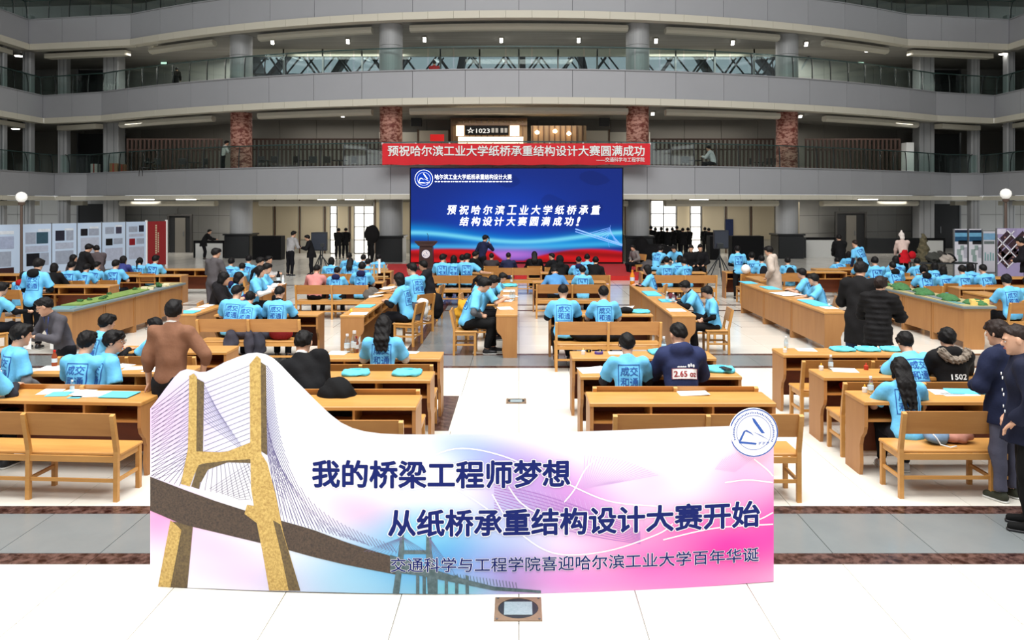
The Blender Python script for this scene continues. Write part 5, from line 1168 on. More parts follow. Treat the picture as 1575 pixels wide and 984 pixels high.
# right block
sheet('white sheet on the desk with three folded blue shirts', 1240, 538, 0.24, 0.22, -6)
for i, (px, lb) in enumerate(((1288, 'leftmost of the three folded blue shirts at right'), (1326, 'middle of the three folded blue shirts at right'), (1364, 'rightmost of the three folded blue shirts at right'))): shirt(lb, px, 535, 5-6*i, 0.98)
bottle('clear bottle at the left end of the desk with three shirts', 1209, 537, h=0.17); gluepot('white glue pot at the left end of the desk with three shirts', 1207, 542)
sheet('white sheet on the middle desk of the right front block', 1298, 569, 0.28, 0.24, -10); gluepot('white glue pot on the middle desk at right front', 1263, 569); bottle('clear bottle on the middle desk at right front', 1277, 568, h=0.17); gluepot('red pot lid on the middle desk at right front', 1323, 564, (180,60,40), capc=(180,60,40))
sheet('white sheet on the nearest desk at right front', 1453, 602, 0.3, 0.24, -8); sheet('long white strip under the blue folder at right front', 1475, 606, 0.36, 0.16, 4)
sheet('light blue folder on the nearest desk at right front', 1477, 599, 0.36, 0.2, -6, CYAN, cat='folder', name='folder', th=0.01, z=0.754); sheet('light blue folder at the right edge beside the navy coat man', 1508, 593, 0.2, 0.16, -4, CYAN, cat='folder', name='folder', th=0.01)
bottle('clear bottle on the nearest desk at right front', 1339, 606, h=0.18); gluepot('white and yellow glue pot on the nearest desk at right front', 1330, 603); bottle('small red capped bottle on the nearest desk at right front', 1332, 598, (190,60,40), 0.11, cloth((226,200,90)))
rc = Field(0.015); rc.ell((0, 0, 0.04), (0.13, 0.14, 0.045)); o = link('red_cloth', np_mesh('red_cloth', [rc.run(0.01, 30).net()], cloth((190,40,34))), None, (3.75, 9.16, 0.566)); tag(o, 'crumpled red cloth in the shelf of the middle desk at right front', 'cloth')
# second ring of desks
for a in (('white and blue papers on the nearest desk left of the three students', 300, 476, 0.24, 0.5, 0), ('white sheet further along the desk left of the three students', 318, 470, 0.2, 0.4, 0)): sheet(*a)
sheet('light blue folder on the nearest desk left of the three students', 290, 480, 0.3, 0.36, 0, CYAN, cat='folder', name='folder', th=0.01)
sheet('light blue folder on the desk below the paper bridge', 562, 471, 0.3, 0.4, -4, CYAN, cat='folder', name='folder', th=0.012); sheet('white sheet with glue sticks on the desk below the paper bridge', 552, 482, 0.3, 0.3, 4); gluepot('yellow glue stick on the desk below the paper bridge', 540, 480, (235,205,80))
for i, (px, py, r_) in enumerate(((578, 456, 10), (590, 450, -20), (586, 444, 30), (598, 442, 5))): sheet('crumpled white papers on the desk by the leaning student, pile %s' % ['nearest', 'second', 'third', 'furthest'][i], px, py, 0.3, 0.3, r_, z=0.7515+i*0.003, curl=0.05)
for i, (px, py, r_) in enumerate(((777, 474, 10), (779, 462, -8), (785, 455, 14), (783, 448, 0))): sheet('white papers on the central aisle desk, %s sheet' % ['nearest', 'second', 'third', 'furthest'][i], px, py, 0.26, 0.4, r_, z=0.7515+i*0.002)
shirt('folded light blue shirt at the far end of the central aisle desks', 782, 440, 0, 1.3); bottle('small clear bottle at the far end of the central aisle desks', 787, 434, h=0.2)
for px in (786, 790): bottle('clear bottle on the %s edge of the central aisle desk' % ('left' if px < 788 else 'right'), px, 462, h=0.22)
shirt('folded light blue shirt on the desk right of the two students', 984, 480, -4, 1.15); sheet('white sheet tilted beside the right one of the two aisle students', 953, 473, 0.24, 0.3, 30, curl=0.12)
for i, (px, py) in enumerate(((1002, 452), (1028, 463), (1040, 477))): sheet('%s on the desks with modesty panels facing left' % ['stack of light blue folders furthest', 'light blue folder in the middle', 'white papers nearest'][i], px, py, 0.3, 0.8 if i == 0 else 0.4, 0, CYAN if i < 2 else PAPER, cat='folder' if i < 2 else 'paper', name='folder' if i < 2 else 'sheet_of_paper', th=0.02 if i < 2 else 0.002)
for px, py, lb in ((1026, 464, 'left clear bottle on the right centre desks'), (1039, 466, 'right clear bottle on the right centre desks')): bottle(lb, px, py, h=0.2)
bottle('orange flask standing on the furthest right centre desk', 969, 437, (220,130,40), 0.34, cloth((226,140,40)))
sheet('pink paper pad beside the orange flask', 984, 438, 0.3, 0.5, 0, cloth((226,150,170)), th=0.01)
for a in (('white papers with a blue folder on the furthest far right desk', 1143, 432, 0.3, 0.6, 0, CYAN), ('light blue folder on the middle far right desk', 1192, 443, 0.3, 0.7, 0, CYAN), ('light blue folder on the nearest far right desk', 1252, 466, 0.32, 1.0, 0, CYAN)): sheet(*a, cat='folder', name='folder', th=0.01)
sheet('large white drawing drooping over the middle far right desk', 1213, 452, 0.44, 0.7, 8, PAPER, z=0.76, curl=0.02); sheet('white sheet at the near end of the nearest far right desk', 1277, 473, 0.26, 0.3, 0)
bottle('small clear bottle on the nearest far right desk', 1290, 472, h=0.14)
for i, (px, py) in enumerate(((414, 448), (425, 444), (436, 441), (446, 437))): sheet('white drawing sheet on the line of desks with students facing right, %s' % ['nearest', 'second', 'third', 'furthest'][i], px, py, 0.34, 0.6, 3*i, z=0.7515+0.002*i)
bottle('dark bottle standing on the desk line at left centre', 440, 432, h=0.3, m=cloth((24,24,30)), capc=(20,20,20)); bottle('white bottle beside the dark bottle at left centre', 446, 434, h=0.2, m=cloth((220,220,220)))
cu = thing('paper_cup', 'white paper cup on the near desk of students facing right', 'cup', (*GS(407, 448, 0.7515), 0.7515)); MB().lathe([(0.03, 0), (0.042, 0.10), (0.04, 0.10)], 12).build('cup_body', PAPER, cu)
# little wooden bridge model being built
br = thing('model_bridge', 'small tan paper bridge model on the desk beside the white candle-like tube', 'model', (-3.62, 20.05, 0.7505)); TAN = cloth((196,160,110))
for x in (-0.25, 0.05, 0.3): MB().seg((x, 0, 0), (x, 0, 0.42), 0.04, 0.04).build('tower', TAN, br)
for z in (0.12, 0.3): MB().seg((-0.35, 0, z), (0.4, 0, z), 0.03, 0.03).build('girder', TAN, br)
for x in (-0.3, -0.1, 0.1, 0.28): MB().seg((x, 0, 0.12), (x+0.1, 0, 0.42), 0.02, 0.02).build('brace', TAN, br)
MB().tube([(0.18, 0, 0.2), (0.18, 0, 0.55)], 0.03, 8).build('white_tube', PAPER, br)
# bags and coats
def drape(label, name, cat, x, y, z, ells, c, noise=0.014, nf=26, vox=0.02, rz=0):
    f = Field(vox)
    for e in ells: f.ell(e[:3], e[3:6], None, 0.05)
    f.run(noise, nf, seed=x); o = link(name, np_mesh(name, [f.net()], cloth(c)), None, (x, y, z), rz); return tag(o, label, cat)
drape('dark grey coat hanging through the back of the left centre bench', 'coat', 'coat', XA(370, 13.3), 13.3, 0.0, [(0.05, 0.2, 0.5, 0.32, 0.14, 0.09), (-0.12, -0.1, 0.42, 0.12, 0.08, 0.2), (-0.12, -0.14, 0.22, 0.09, 0.05, 0.18), (0.18, -0.1, 0.40, 0.09, 0.08, 0.22)], (62,60,70))
drape('second dark grey coat beside the red bag on the bench', 'coat', 'coat', XA(402, 13.3), 13.3, 0.0, [(0.05, 0.2, 0.5, 0.2, 0.14, 0.09), (0.0, -0.1, 0.38, 0.10, 0.08, 0.22)], (52,52,62))
drape('dark red bag on the bench behind the student at left centre', 'bag', 'bag', XA(431, 13.35), 13.35, 0.43, [(0, 0.05, 0.11, 0.2, 0.12, 0.13)], (140,34,38), 0.004)
drape('yellow coat hung over a chair back left of the central aisle', 'coat', 'coat', XA(714, 15.5), 15.5, 0.45, [(0, 0, 0.18, 0.16, 0.14, 0.16), (-0.14, 0, 0.02, 0.07, 0.08, 0.16), (0.04, 0, 0.33, 0.17, 0.12, 0.05)], (214,156,44), 0.02)
drape('black backpack hanging on the chair left of the aisle marble strip', 'backpack', 'backpack', XA(672, 17.6), 17.6, 0.2, [(0, 0, 0.25, 0.14, 0.13, 0.28)], (24,24,28), 0.006)
drape('white cloth lying over the chair back behind the leaning students', 'cloth', 'cloth', XA(650, 16.4), 16.4, 0.4, [(0, 0, 0.28, 0.12, 0.1, 0.08), (0.06, 0, 0.12, 0.06, 0.08, 0.16)], (232,228,222), 0.008)
drape('dark coat over the bench behind the white cloth', 'coat', 'coat', XA(640, 16.1), 16.1, 0.35, [(0, 0, 0.22, 0.16, 0.14, 0.14), (0, -0.05, 0.05, 0.1, 0.1, 0.16)], (70,70,78), 0.01)
drape('grey coat piled on the bench end right of the three students', 'coat', 'coat', XA(569, 18.6), 18.75, 0.42, [(0, 0, 0.16, 0.2, 0.16, 0.17), (-0.05, -0.1, -0.05, 0.1, 0.08, 0.12)], (104,98,92), 0.012)
drape('black bag under the bench of the two aisle students', 'bag', 'bag', XA(905, 13.1), 13.2, 0.43, [(0, 0.05, 0.1, 0.3, 0.12, 0.11), (0.4, 0.05, 0.09, 0.2, 0.12, 0.1)], (32,30,34), 0.008)
drape('black bag on the desk beside the right aisle student', 'bag', 'bag', XA(963, 14.2), 14.25, 0.75, [(0, 0, 0.05, 0.14, 0.1, 0.06)], (28,28,32), 0.006)
drape('grey coat hanging on the chair right of the orange flask', 'coat', 'coat', XA(1015, 17.5), 17.5, 0.3, [(0, 0, 0.2, 0.16, 0.12, 0.26)], (116,106,108), 0.014)
drape('maroon coat hanging on a chair behind the leaning student', 'coat', 'coat', XA(1033, 17.2), 17.2, 0.3, [(0, 0, 0.22, 0.13, 0.12, 0.26)], (96,40,48), 0.014)
drape('pale pink bag on the bench right of the very long-haired girl', 'bag', 'bag', XA(1484, 7.5), 7.62, 0.43, [(-0.05, 0.02, 0.06, 0.15, 0.1, 0.06), (0.06, 0, 0.08, 0.07, 0.08, 0.06)], (186,132,116), 0.014, 34)
DENIM = drape('denim shorts bag with white cord on the bench at right front', 'bag', 'bag', XA(1448, 7.5), 7.6, 0.43, [(0, 0, 0.07, 0.12, 0.1, 0.075)], (116,142,170), 0.010)
cd = MB().tube([(XA(1425,7.5), 7.46, 0.60), (XA(1436,7.5), 7.44, 0.52), (XA(1440,7.5), 7.42, 0.47), (XA(1455,7.5), 7.42, 0.445), (XA(1466,7.5), 7.44, 0.45)], 0.006, 6)
cd.v = [(v[0]-XA(1448, 7.5), v[1]-7.6, v[2]-0.43) for v in cd.v]; cd.build('white_cord', PAPER, DENIM, True)
drape('black down coat hanging off the bench beside the man in black', 'coat', 'coat', XA(528, 8.2), 8.16, 0.1, [(-0.05, 0, 0.62, 0.20, 0.16, 0.2), (0.08, -0.03, 0.35, 0.13, 0.11, 0.28), (0.14, -0.04, 0.12, 0.10, 0.08, 0.2)], (20,20,23), 0.012, 22)
# white ball
bl = MB().lathe([(0.01,-0.13),(0.08,-0.1),(0.125,-0.03),(0.125,0.03),(0.08,0.1),(0.01,0.13)], 16).build('white_ball', mat('white_ball', rgb(230,226,222), 0.5), None, True, loc=(XA(1147,21.67), 21.67, 0.925)); tag(bl, 'white round ball on the bench back left of the beige coat man', 'ball')
# ================================================================ the people, one by one
B = 'student in light blue t-shirt '
# front left
person('person in light blue sleeve reaching over the desk at the left frame edge', -22, 520, 7.9, lean=14, arms=('lap','desk'), sleeve=(44,44,52), yaw=-12)
person('student in light blue t-shirt with bowl cut at far left second row', 34, 497, 9.0, yaw=-40, lean=6, hair='full', sleeve=(120,122,126), arms='lap')
person('standing man in dark grey sweater with lanyard reading papers at left', 63, 458, 10.4, 'stand', yaw=150, top='sweater', col=(78,76,82), lean=22, hp=18, hy=-40, arms='hold', ex=('face','glasses','lanyard','sheet'))
person('student whose shirt back print shows fully, left of smiling student', 135, 508, 8.65, yaw=-6, lean=10, hair='full', hp=10)
person('smiling student in blue with glasses turned right at lower left', 175, 507, 8.75, yaw=-50, lean=8, hy=-28, hp=2, hair='full', arms='lap', sleeve=(34,34,38), ex=('face','glasses'))
person('student in blue with black sleeves seen behind the smiling student', 166, 482, 10.35, yaw=-35, lean=14, hair='full', sleeve=(30,30,36))
person('student in glasses leaning back left of the brown sweater man', 236, 488, 10.5, yaw=70, lean=18, hy=10, arms=('reach','reach'), sleeve=(30,30,36), ex=('face','glasses'))
person('standing man in brown sweater with white collar seen from behind', 267, 460, 8.25, 'stand', top='sweater', col=(134,94,72), lean=4, hy=18, hp=4, arms=('down','hip'), ex=('collar','rolled'), tro=(36,36,40))
person('man in black coat bending left behind the white board peak', 468, 508, 8.4, top='coat', col=(22,22,25), lean=26, side=-22, hp=14, hair='short', ex=('collar','nohood'), arms=('desk','down'))
person('long black haired student with back print in the centre left block', 590, 484, 9.86, lean=6, hair='long', hp=6, sleeve=(214,206,196))
person('student in blue with back print left of the navy hoodie man', 964, 511, 8.72, lean=8, hair='full', hp=12, sleeve=(44,44,50))
person('broad man in navy hoodie with white 2.65 oz print', 1041, 496, 8.66, top='hoodie', col=(40,48,84), lean=14, hy=22, hp=12, hair='fade', ex=('oz','collar'))
person('student in blue leaning left beside the fur-hooded person', 1389, 509, 8.95, lean=22, hp=14, yaw=8, hair='full', sleeve=(28,28,32))
person('person in black coat with fur trimmed hood and white lettering', 1456, 503, 8.95, top='coat', col=(26,24,26), lean=8, hair='full', ex=('fur',))
person('girl with very long black hair seated on the bench at right front', 1383, 552, 7.82, lean=14, hp=10, yaw=-4, hair='vlong', arms='desk', ex=(), tro=(40,40,48), shoes=(200,200,200))
person('standing man in navy coat and grey trousers at the right edge', 1532, 491, 7.35, 'stand', yaw=28, top='coat', col=(30,36,62), lean=3, hp=10, hair='full', tro=(84,84,100), arms='front', ex=('brown','nohood'), shoes=(60,62,50))
person('crop-haired man in dark buttoned coat nearest the right edge', 1559, 499, 6.68, 'stand', yaw=62, top='coat', col=(28,32,52), lean=3, hp=12, hy=10, hair='fade', arms='pocket', tro=(20,20,22), shoes=(20,20,20), ex=('brown','face','nohood','buttons'))
# second ring
person('left one of three students in blue on the left centre bench', 367, 438, 13.65, lean=16, hy=-30, hp=14, side=4)
person('middle one of three students in blue on the left centre bench', 386, 448, 13.6, lean=24, hp=22, hair='full')
person('right one of three students in blue on the left centre bench', 431, 440, 13.6, lean=14, hp=18, hair='fade', sleeve=(34,34,40), ex=('darkcollar',))
person('left one of two students in blue right of the central aisle', 866, 437, 13.35, lean=14, hp=14, hair='fade', sleeve=(30,30,34))
person('right one of two students in blue right of the central aisle', 928, 439, 13.35, lean=10, hp=12)
person('student in blue with grey sleeves on a chair by the central aisle', 750, 427, 14.5, yaw=-90, lean=22, hp=24, hair='full', sleeve=(92,94,98), arms='lap', chair='wooden chair of the grey-sleeved student by the central aisle', tro=(24,24,26))
person('student in blue behind the grey-sleeved student at the aisle desk', 764, 424, 15.9, yaw=-80, lean=24, hp=26, hair='full', chair='wooden chair hidden behind the grey-sleeved student')
person('girl with tied hair facing the aisle desk behind the others', 739, 424, 17.0, yaw=-95, lean=10, hy=-20, hair='pony', chair='wooden chair of the girl with tied hair by the aisle')
person('black-haired student beside the blue pile on the aisle desk', 776, 423, 18.3, yaw=-95, lean=24, hp=20, hair='full', chair='wooden chair furthest along the central aisle desks')
person('student in blue on a chair facing left right of the navy hoodie man', 1085, 440, 14.6, yaw=88, lean=8, hp=20, hair='full', sleeve=(24,24,30), arms='lap', chair='wooden chair of the upright student facing left at right centre', tro=(28,26,28))
person('student in blue with black collar bending over the right centre desk', 1050, 432, 15.8, yaw=92, lean=26, hp=22, hair='full', sleeve=(24,24,30), ex=('darkcollar',), chair='wooden chair of the bending student at right centre')
person('dark-haired student in blue leaning beside the orange flask', 994, 407, 18.9, yaw=70, lean=12, hair='bob', sleeve=(24,24,30), chair='wooden chair beside the orange flask desk')
person('student in blue slumped sideways on the chair holding paper', 612, 419, 15.4, yaw=74, lean=12, hair='bob', arms=('hold','hold'), ex=(), sleeve=(30,30,34), chair='wooden chair of the slumped student holding paper')
person('student in blue with big back print turned left by the aisle', 632, 404, 17.0, yaw=44, lean=16, hy=25, hair='short', arms=('reach','desk'), chair='wooden chair of the student turned left by the aisle')
person('face of a dark-haired student looking back by the aisle', 650, 400, 18.7, yaw=80, lean=12, hy=-20, top='hoodie', col=(40,40,46), chair='wooden chair behind the student turned left')
# centre back left
person('person in pink shirt seated on the left centre back bench', 488, 407, 19.0, lean=20, hp=18, top='sweater', col=(214,140,134), hair='short')
person('student in blue with navy hood right of the pink shirt', 519, 410, 19.05, lean=16, hp=14, ex=('navyhood',), hair='short')
person('student in blue with tall navy hood on the back bench', 557, 402, 19.1, lean=8, ex=('navyhood',), hair='full')
for i, (px, yt, hr, lb) in enumerate(((510, 395, 'bob', 'bob-haired student leftmost of the five left of the stage'), (537, 388, 'full', 'second of the five students left of the stage'), (539, 396, 'long', 'long-haired student third of the five left of the stage'), (559, 391, 'full', 'fourth of the five students left of the stage, hair up'), (566, 397, 'full', 'student between the fourth and last of the five'), (582, 391, 'full', 'last student in blue nearest the left column plinth'))):
    person(lb, px, yt, 22.1 if yt > 392 else 23.9, lean=10, hair=hr, chair=None if i in (0, 2, 4) else 'wooden chair under the %s' % lb[:40])
# desk line at left, faces right
person('student in pale blue nearest on the desk line facing right', 401, 408, 17.2, yaw=-88, lean=10, hair='pony', arms='desk', sleeve=(230,230,230), ex=('collar',), chair='wooden chair of the pale blue student facing right')
person('second student facing right on the desk line at left', 412, 404, 18.6, yaw=-85, lean=12, hair='full', sleeve=(230,230,230), chair='wooden chair of the second student facing right')
person('third student facing right furthest on the desk line at left', 401, 395, 20.9, yaw=-80, lean=8, hair='full', chair='wooden chair of the third student facing right')
person('student in a white jacket behind the desk line at left', 414, 393, 22.0, yaw=-75, lean=8, top='hoodie', col=(190,186,184), chair='wooden chair of the white jacket student')
person('girl in black coat seated facing right at left centre', 347, 418, 15.6, yaw=-80, lean=10, hp=14, top='coat', col=(34,30,34), hair='bob', chair='wooden chair of the girl in black coat')
person('girl in purple hood and blue shirt facing right at left centre', 370, 418, 16.6, yaw=-70, lean=12, hp=14, hair='bob', ex=('navyhood',), sleeve=(70,50,120), chair='wooden chair of the girl in purple hood')
person('man standing in dark grey sweater and trousers looking right', 333, 381, 18.6, 'stand', yaw=-20, top='sweater', col=(84,80,82), lean=5, hy=-40, hair='full', tro=(84,80,84), arms='front')
for i, (px, yt, Y) in enumerate(((356, 396, 21.6), (383, 392, 22.2), (373, 404, 20.9))): person(['leftmost far student in blue before the black plinth', 'far student in blue right of the black plinth', 'far student in blue bending between two others at left'][i], px, yt, Y, lean=[12, 14, 30][i], hair='full', side=[0, 10, 14][i], chair='wooden chair under the %s far student by the plinth' % ['first', 'second', 'third'][i])
# standing group left of stage
person('man in grey sweater and black trousers standing by the camera crew', 452, 355, 29.8, 'stand', top='sweater', col=(160,158,158), yaw=-30, arms='front')
person('photographer in black holding a camera near the left speaker', 472, 361, 30.3, 'apart', top='coat', col=(28,28,30), yaw=100, hair='full', arms='hold', ex=('camera','nohood'))
person('man in black leaning over the low white panel at left', 323, 353, 38.5, 'stand', top='coat', col=(26,26,28), yaw=-60, lean=26, arms='reach', ex=('nohood',))
for i, (px, yt, Y) in enumerate(((521, 352, 39.0), (532, 353, 39.4), (571, 352, 39.5))): person(['left dark silhouetted person in the bright lobby gap', 'right dark silhouetted person in the bright lobby gap', 'dark person beside the left column plinth'][i], px, yt, Y, 'stand', top='coat', col=(18,18,20), hair='full', ex=('nohood',))
# front of the stage
person('speaker in dark striped jacket with a microphone before the screen', 747, 361, 27.4, 'stand', yaw=-40, hy=-20, top='suit', col=(30,34,66), arms=('pocket','mic'), ex=('mic',), hair='full')
rowp = [(682,390,22.0,'full',{'hy':-40,'arms':('desk','chin')},'leftmost of the four students in blue before the lectern'), (698,392,22.05,'bob',{},'round-haired second of the four students before the lectern'), (711,391,22.7,'full',{},'partly hidden third of the four students before the lectern'), (719,389,21.95,'full',{'hy':-30,'arms':('desk','side')},'fourth of the four students, arm stretched right')]
for px, yt, Y, hr, kw, lb in rowp: person(lb, px, yt, Y, lean=14, hair=hr, **kw)
person('person in black coat facing right beside the speaker', 732, 386, 24.3, yaw=-50, top='coat', col=(26,26,28), hy=-20, hair='full', ex=('nohood',), chair='wooden chair of the black coat person beside the speaker')
person('person in dark brown coat seated below the speaker', 756, 390, 24.6, top='coat', col=(58,52,54), lean=14, hair='short', ex=('nohood',), chair='wooden chair of the dark brown coat person')
person('man in navy suit seated facing the screen', 782, 388, 24.3, top='suit', col=(36,40,70), lean=6, hair='fade', ex=())
person('long-haired person in black facing the screen', 822, 386, 24.6, top='coat', col=(22,22,26), lean=4, hair='long', ex=('nohood',), chair='wooden chair of the long-haired person in black')
person('person in black jacket turned left before the screen', 848, 389, 24.5, yaw=40, top='coat', col=(24,24,30), hy=30, hair='short', ex=('nohood',))
person('person in a black hooded coat seated right of the aisle', 861, 393, 22.0, top='hoodie', col=(24,24,26), lean=14, hair='full', ex=('hoodup',))
person('student in blue with navy hood right of the black hood', 890, 394, 21.9, lean=10, ex=('navyhood',), hair='fade')
person('student in blue behind the navy hood student', 903, 390, 23.4, lean=10, hair='full', chair='wooden chair behind the navy hood student')
person('broad person in black suit leaning beside the red platform', 916, 394, 21.9, top='suit', col=(20,20,24), lean=20, side=12, hair='full', arms=('desk','down'))
person('student in blue with back print on the bench right of denim jacket', 896, 408, 19.3, lean=8, hair='full')
person('person in denim blue jacket bent down on the bench right of the aisle', 853, 414, 19.35, top='sweater', col=(86,146,200), lean=34, hp=50, hair='short', arms='lap')
# far right centre group
person('student in blue bent over at the far right centre desk', 1017, 380, 23.9, 'stand', yaw=-40, lean=30, hair='full', arms='reach')
person('student in blue standing bent beside a seated group, right centre', 1036, 383, 25.0, 'stand', yaw=150, lean=34, hair='full', arms='reach', ex=('noprint',))
person('student in blue with print seated on the far right centre bench', 1025, 394, 21.9, lean=8, hair='full')
person('girl in blue seated right of the printed student at right centre', 1046, 392, 22.7, yaw=-20, lean=12, hair='bob', chair='wooden chair of the girl in blue at far right centre')
person('student in blue turned left on the far right centre bench', 1051, 396, 21.9, yaw=30, lean=12, hair='full')
for i, (px, yt) in enumerate(((1063, 376), (1077, 375))): person(['left man in black facing the camera by the tripod', 'right man in black facing the camera by the tripod'][i], px, yt, 27.0, yaw=170, top='suit', col=(28,26,30), hair='full', lean=6, arms='lap', chair='wooden chair of the %s man in black by the tripod' % ['left', 'right'][i])
person('person in pale top seated at the foot of the right column', 973, 380, 30.0, yaw=120, top='sweater', col=(126,120,118), hair='full', lean=14, arms='lap', chair='wooden chair at the foot of the column right of the screen')
for i in range(10):
    px = [1001, 1008, 1017, 1026, 1034, 1041, 1050, 1058, 1084, 1090][i]
    person('%s of the dark-clothed bystanders crowding behind the right tripod loudspeaker' % ['first from left', 'second from left', 'third from left', 'fourth from left', 'fifth from left', 'sixth from left', 'seventh from left', 'eighth from left', 'ninth from left', 'last'][i], px, 347+(i*7) % 5*3, 39.4+(i % 3)*0.6, 'stand', top='coat', col=(18,18,20), hair='full', yaw=0, ex=('nohood',), lean=12)
# right centre back
person('standing student in blue with black trousers right of the tripod', 1134, 385, 22.6, 'stand', lean=10, hair='full', tro=(22,22,24), arms='front', sleeve=(24,24,30))
person('student in blue right of the standing student by the tripod', 1156, 387, 22.9, lean=8, hair='full', chair='wooden chair of the student right of the tripod')
person('student with dark backpack left of the beige coat man', 1171, 392, 22.2, lean=10, hair='full', ex=('backpack','noprint'))
person('student in blue with backpack right of the beige coat man', 1211, 395, 22.2, lean=10, hair='full', ex=('backpack','noprint'), chair='wooden chair right of the beige coat man')
person('man standing in a beige hooded coat facing left', 1181, 378, 19.7, 'stand', yaw=62, top='coat', col=(202,186,172), lean=8, hp=12, hair='full', arms='pocket', ex=('longcoat',))
person('student in glasses furthest at the far right desk line', 1232, 412, 17.9, yaw=60, lean=10, hair='full', ex=(), chair='wooden chair of the glasses student at the far right desk line')
person('student in blue nearest at the far right desk line facing left', 1250, 420, 16.4, yaw=80, lean=14, hair='full', chair='wooden chair of the nearest student at the far right desk line', arms='reach')
person('person in long black coat standing left of the black puffer coat', 1326, 402, 12.3, 'stand', top='coat', col=(28,26,27), yaw=-30, lean=10, hp=20, hy=-20, hair='full', tro=(44,54,84), arms='front', ex=('nohood','longcoat'))
person('person in black quilted puffer coat holding a camera', 1355, 424, 11.3, 'stand', top='puffer', col=(28,26,27), yaw=-35, lean=10, hy=-10, hp=10, hair='full', arms='hold', ex=('brown','camera'), tro=(24,24,26))
# right wing
far = [(1287,398,24.2,40,'bent student in blue leftmost of the right wing'),(1305,388,25.4,0,'student in blue behind the bent one in the right wing'),(1322,396,23.0,36,'second bent student in blue in the right wing'),(1345,394,20.6,10,'student in blue right of the black coats'),(1377,393,22.2,14,'student in blue behind the black-collared one'),(1372,402,19.9,20,'student in blue with black collar in the right wing'),(1410,396,21.9,12,'student in blue left of the ponytail girl in the right wing'),(1437,403,20.8,14,'student in blue behind the ponytail girl'),(1450,409,19.3,10,'bob-haired student in the right wing'),(1479,407,19.0,12,'student in blue with big print in the right wing'),(1492,411,20.4,10,'student partly hidden behind the big print student'),(1511,406,19.0,14,'student in blue left of the purple banner foot')]
for i, (px, yt, Y, ln, lb) in enumerate(far): person(lb, px, yt, Y, lean=ln, hair=['full','bob','short'][i % 3] if i not in (8,) else 'bob', side=[0, 6, -5][i % 3], ex=('blackhood',) if i == 5 else (), chair='wooden chair under the %s' % lb.replace('student in blue', 'student')[:60])
person('ponytail girl in blue at the right wing table', 1420, 406, 18.7, lean=14, hair='pony', ex=('blackhood',), chair='wooden chair of the ponytail girl in the right wing')
person('student in blue standing and leaning left in the right wing', 1314, 369, 24.5, 'stand', lean=24, side=-12, yaw=20, hair='fade', sleeve=(34,38,60), tro=(34,36,50), arms='down', ex=('brown',))
person('person in black coat standing at the dark right doorway', 1290, 360, 27.6, 'stand', top='coat', col=(18,18,20), hair='full', ex=('nohood',))
person('woman in white top, hat and red skirt carrying a red bag', 1386, 358, 28.0, 'stand', top='sweater', col=(216,190,180), hair='bob', ex=('skirt','hat'), tro=(20,20,22))
person('person in black looking at the purple banner at the right edge', 1568, 364, 22.5, 'stand', yaw=60, top='coat', col=(30,26,34), hair='full', arms='front', ex=('nohood',), hp=10)
person('large student in blue with back print at the right edge', 1547, 421, 15.6, lean=10, hair='full', side=-4, chair='wooden chair of the large student at the right edge')
person('student in blue cut by the right frame edge', 1580, 424, 16.2, lean=10, hair='full', chair='wooden chair at the right frame edge')
# left wing
person('student in blue on a chair at the left frame edge', 4, 433, 14.1, yaw=-30, lean=14, hair='full', sleeve=(26,28,34), chair='wooden chair at the left frame edge', arms='reach')
person('standing student in blue with black trousers and print at left', 61, 397, 14.9, 'stand', lean=10, hp=20, hair='full', ex=('blackhood',), sleeve=(22,24,30), arms='front')
lf = [(38,419,17.9,16,'student in blue with red hood at far left',('redhood',),'full'),(84,404,19.4,8,'person in black beside the standing student at left',None,'bob'),(111,401,19.9,12,'student in blue with short hair before the picture boards',(),'full'),(134,405,20.0,20,'student in blue with bent head before the picture boards',(),'full'),(150,404,21.0,14,'student in blue partly hidden behind the bent head',(),'short'),(179,399,20.1,14,'student in blue leaning right before the boards',(),'full'),(216,397,22.5,10,'ponytail student in blue before the red board',(),'pony'),(240,392,22.0,14,'student in blue with print before the red board',(),'full')]
for i, (px, yt, Y, ln, lb, ex, hr) in enumerate(lf):
    if ex is None: person(lb, px, yt, Y, lean=ln, hair=hr, top='coat', col=(24,24,28), ex=('nohood',), chair='wooden chair of the person in black at left')
    else: person(lb, px, yt, Y, lean=ln, hair=hr, ex=ex, side=[0, 4, -4][i % 3], hy=-15, chair='wooden chair under the %s' % lb[:60])
person('person in purple blue jacket before the picture boards', 191, 393, 22.4, top='sweater', col=(60,66,130), hair='bob', lean=12, hy=-30, chair='wooden chair of the purple jacket person')
person('girl in profile with dark hair before the picture boards', 114, 391, 22.6, yaw=-70, top='coat', col=(96,88,92), hair='bob', lean=6, ex=('nohood',), chair='wooden chair of the girl in profile')
person('person in black coat standing before the picture boards', 139, 375, 21.9, 'stand', top='coat', col=(34,32,36), yaw=-40, lean=16, hair='full', ex=('nohood',), hp=20)
person('person in dark grey coat leaning in before the picture boards', 148, 377, 22.5, 'stand', top='coat', col=(86,76,78), yaw=40, lean=16, hair='full', ex=('nohood',), hp=20)
# upstairs
person('person in white shirt standing beside the left red column upstairs', 349, 216, 40.4, 'stand', top='sweater', col=(206,206,200), yaw=-60, z0=ZT[0]-0.25, hair='full', arms='hold')
person('person in white shirt bending over a table upstairs at right', 1089, 222, 40.2, 'sit', top='sweater', col=(200,204,206), yaw=60, z0=ZT[0]-0.25, hair='full', chair=None, lean=18)
person('person in black standing on the upper gallery at left', 272, 107, 42.6, 'stand', top='coat', col=(20,20,22), z0=ZT[1]-0.25, hair='full', ex=('nohood',))
person('person in red on the upper gallery above the banner', 668, 93, 38.4, 'stand', top='sweater', col=(200,40,40), z0=ZT[1]-0.9, hair='short', lean=10)
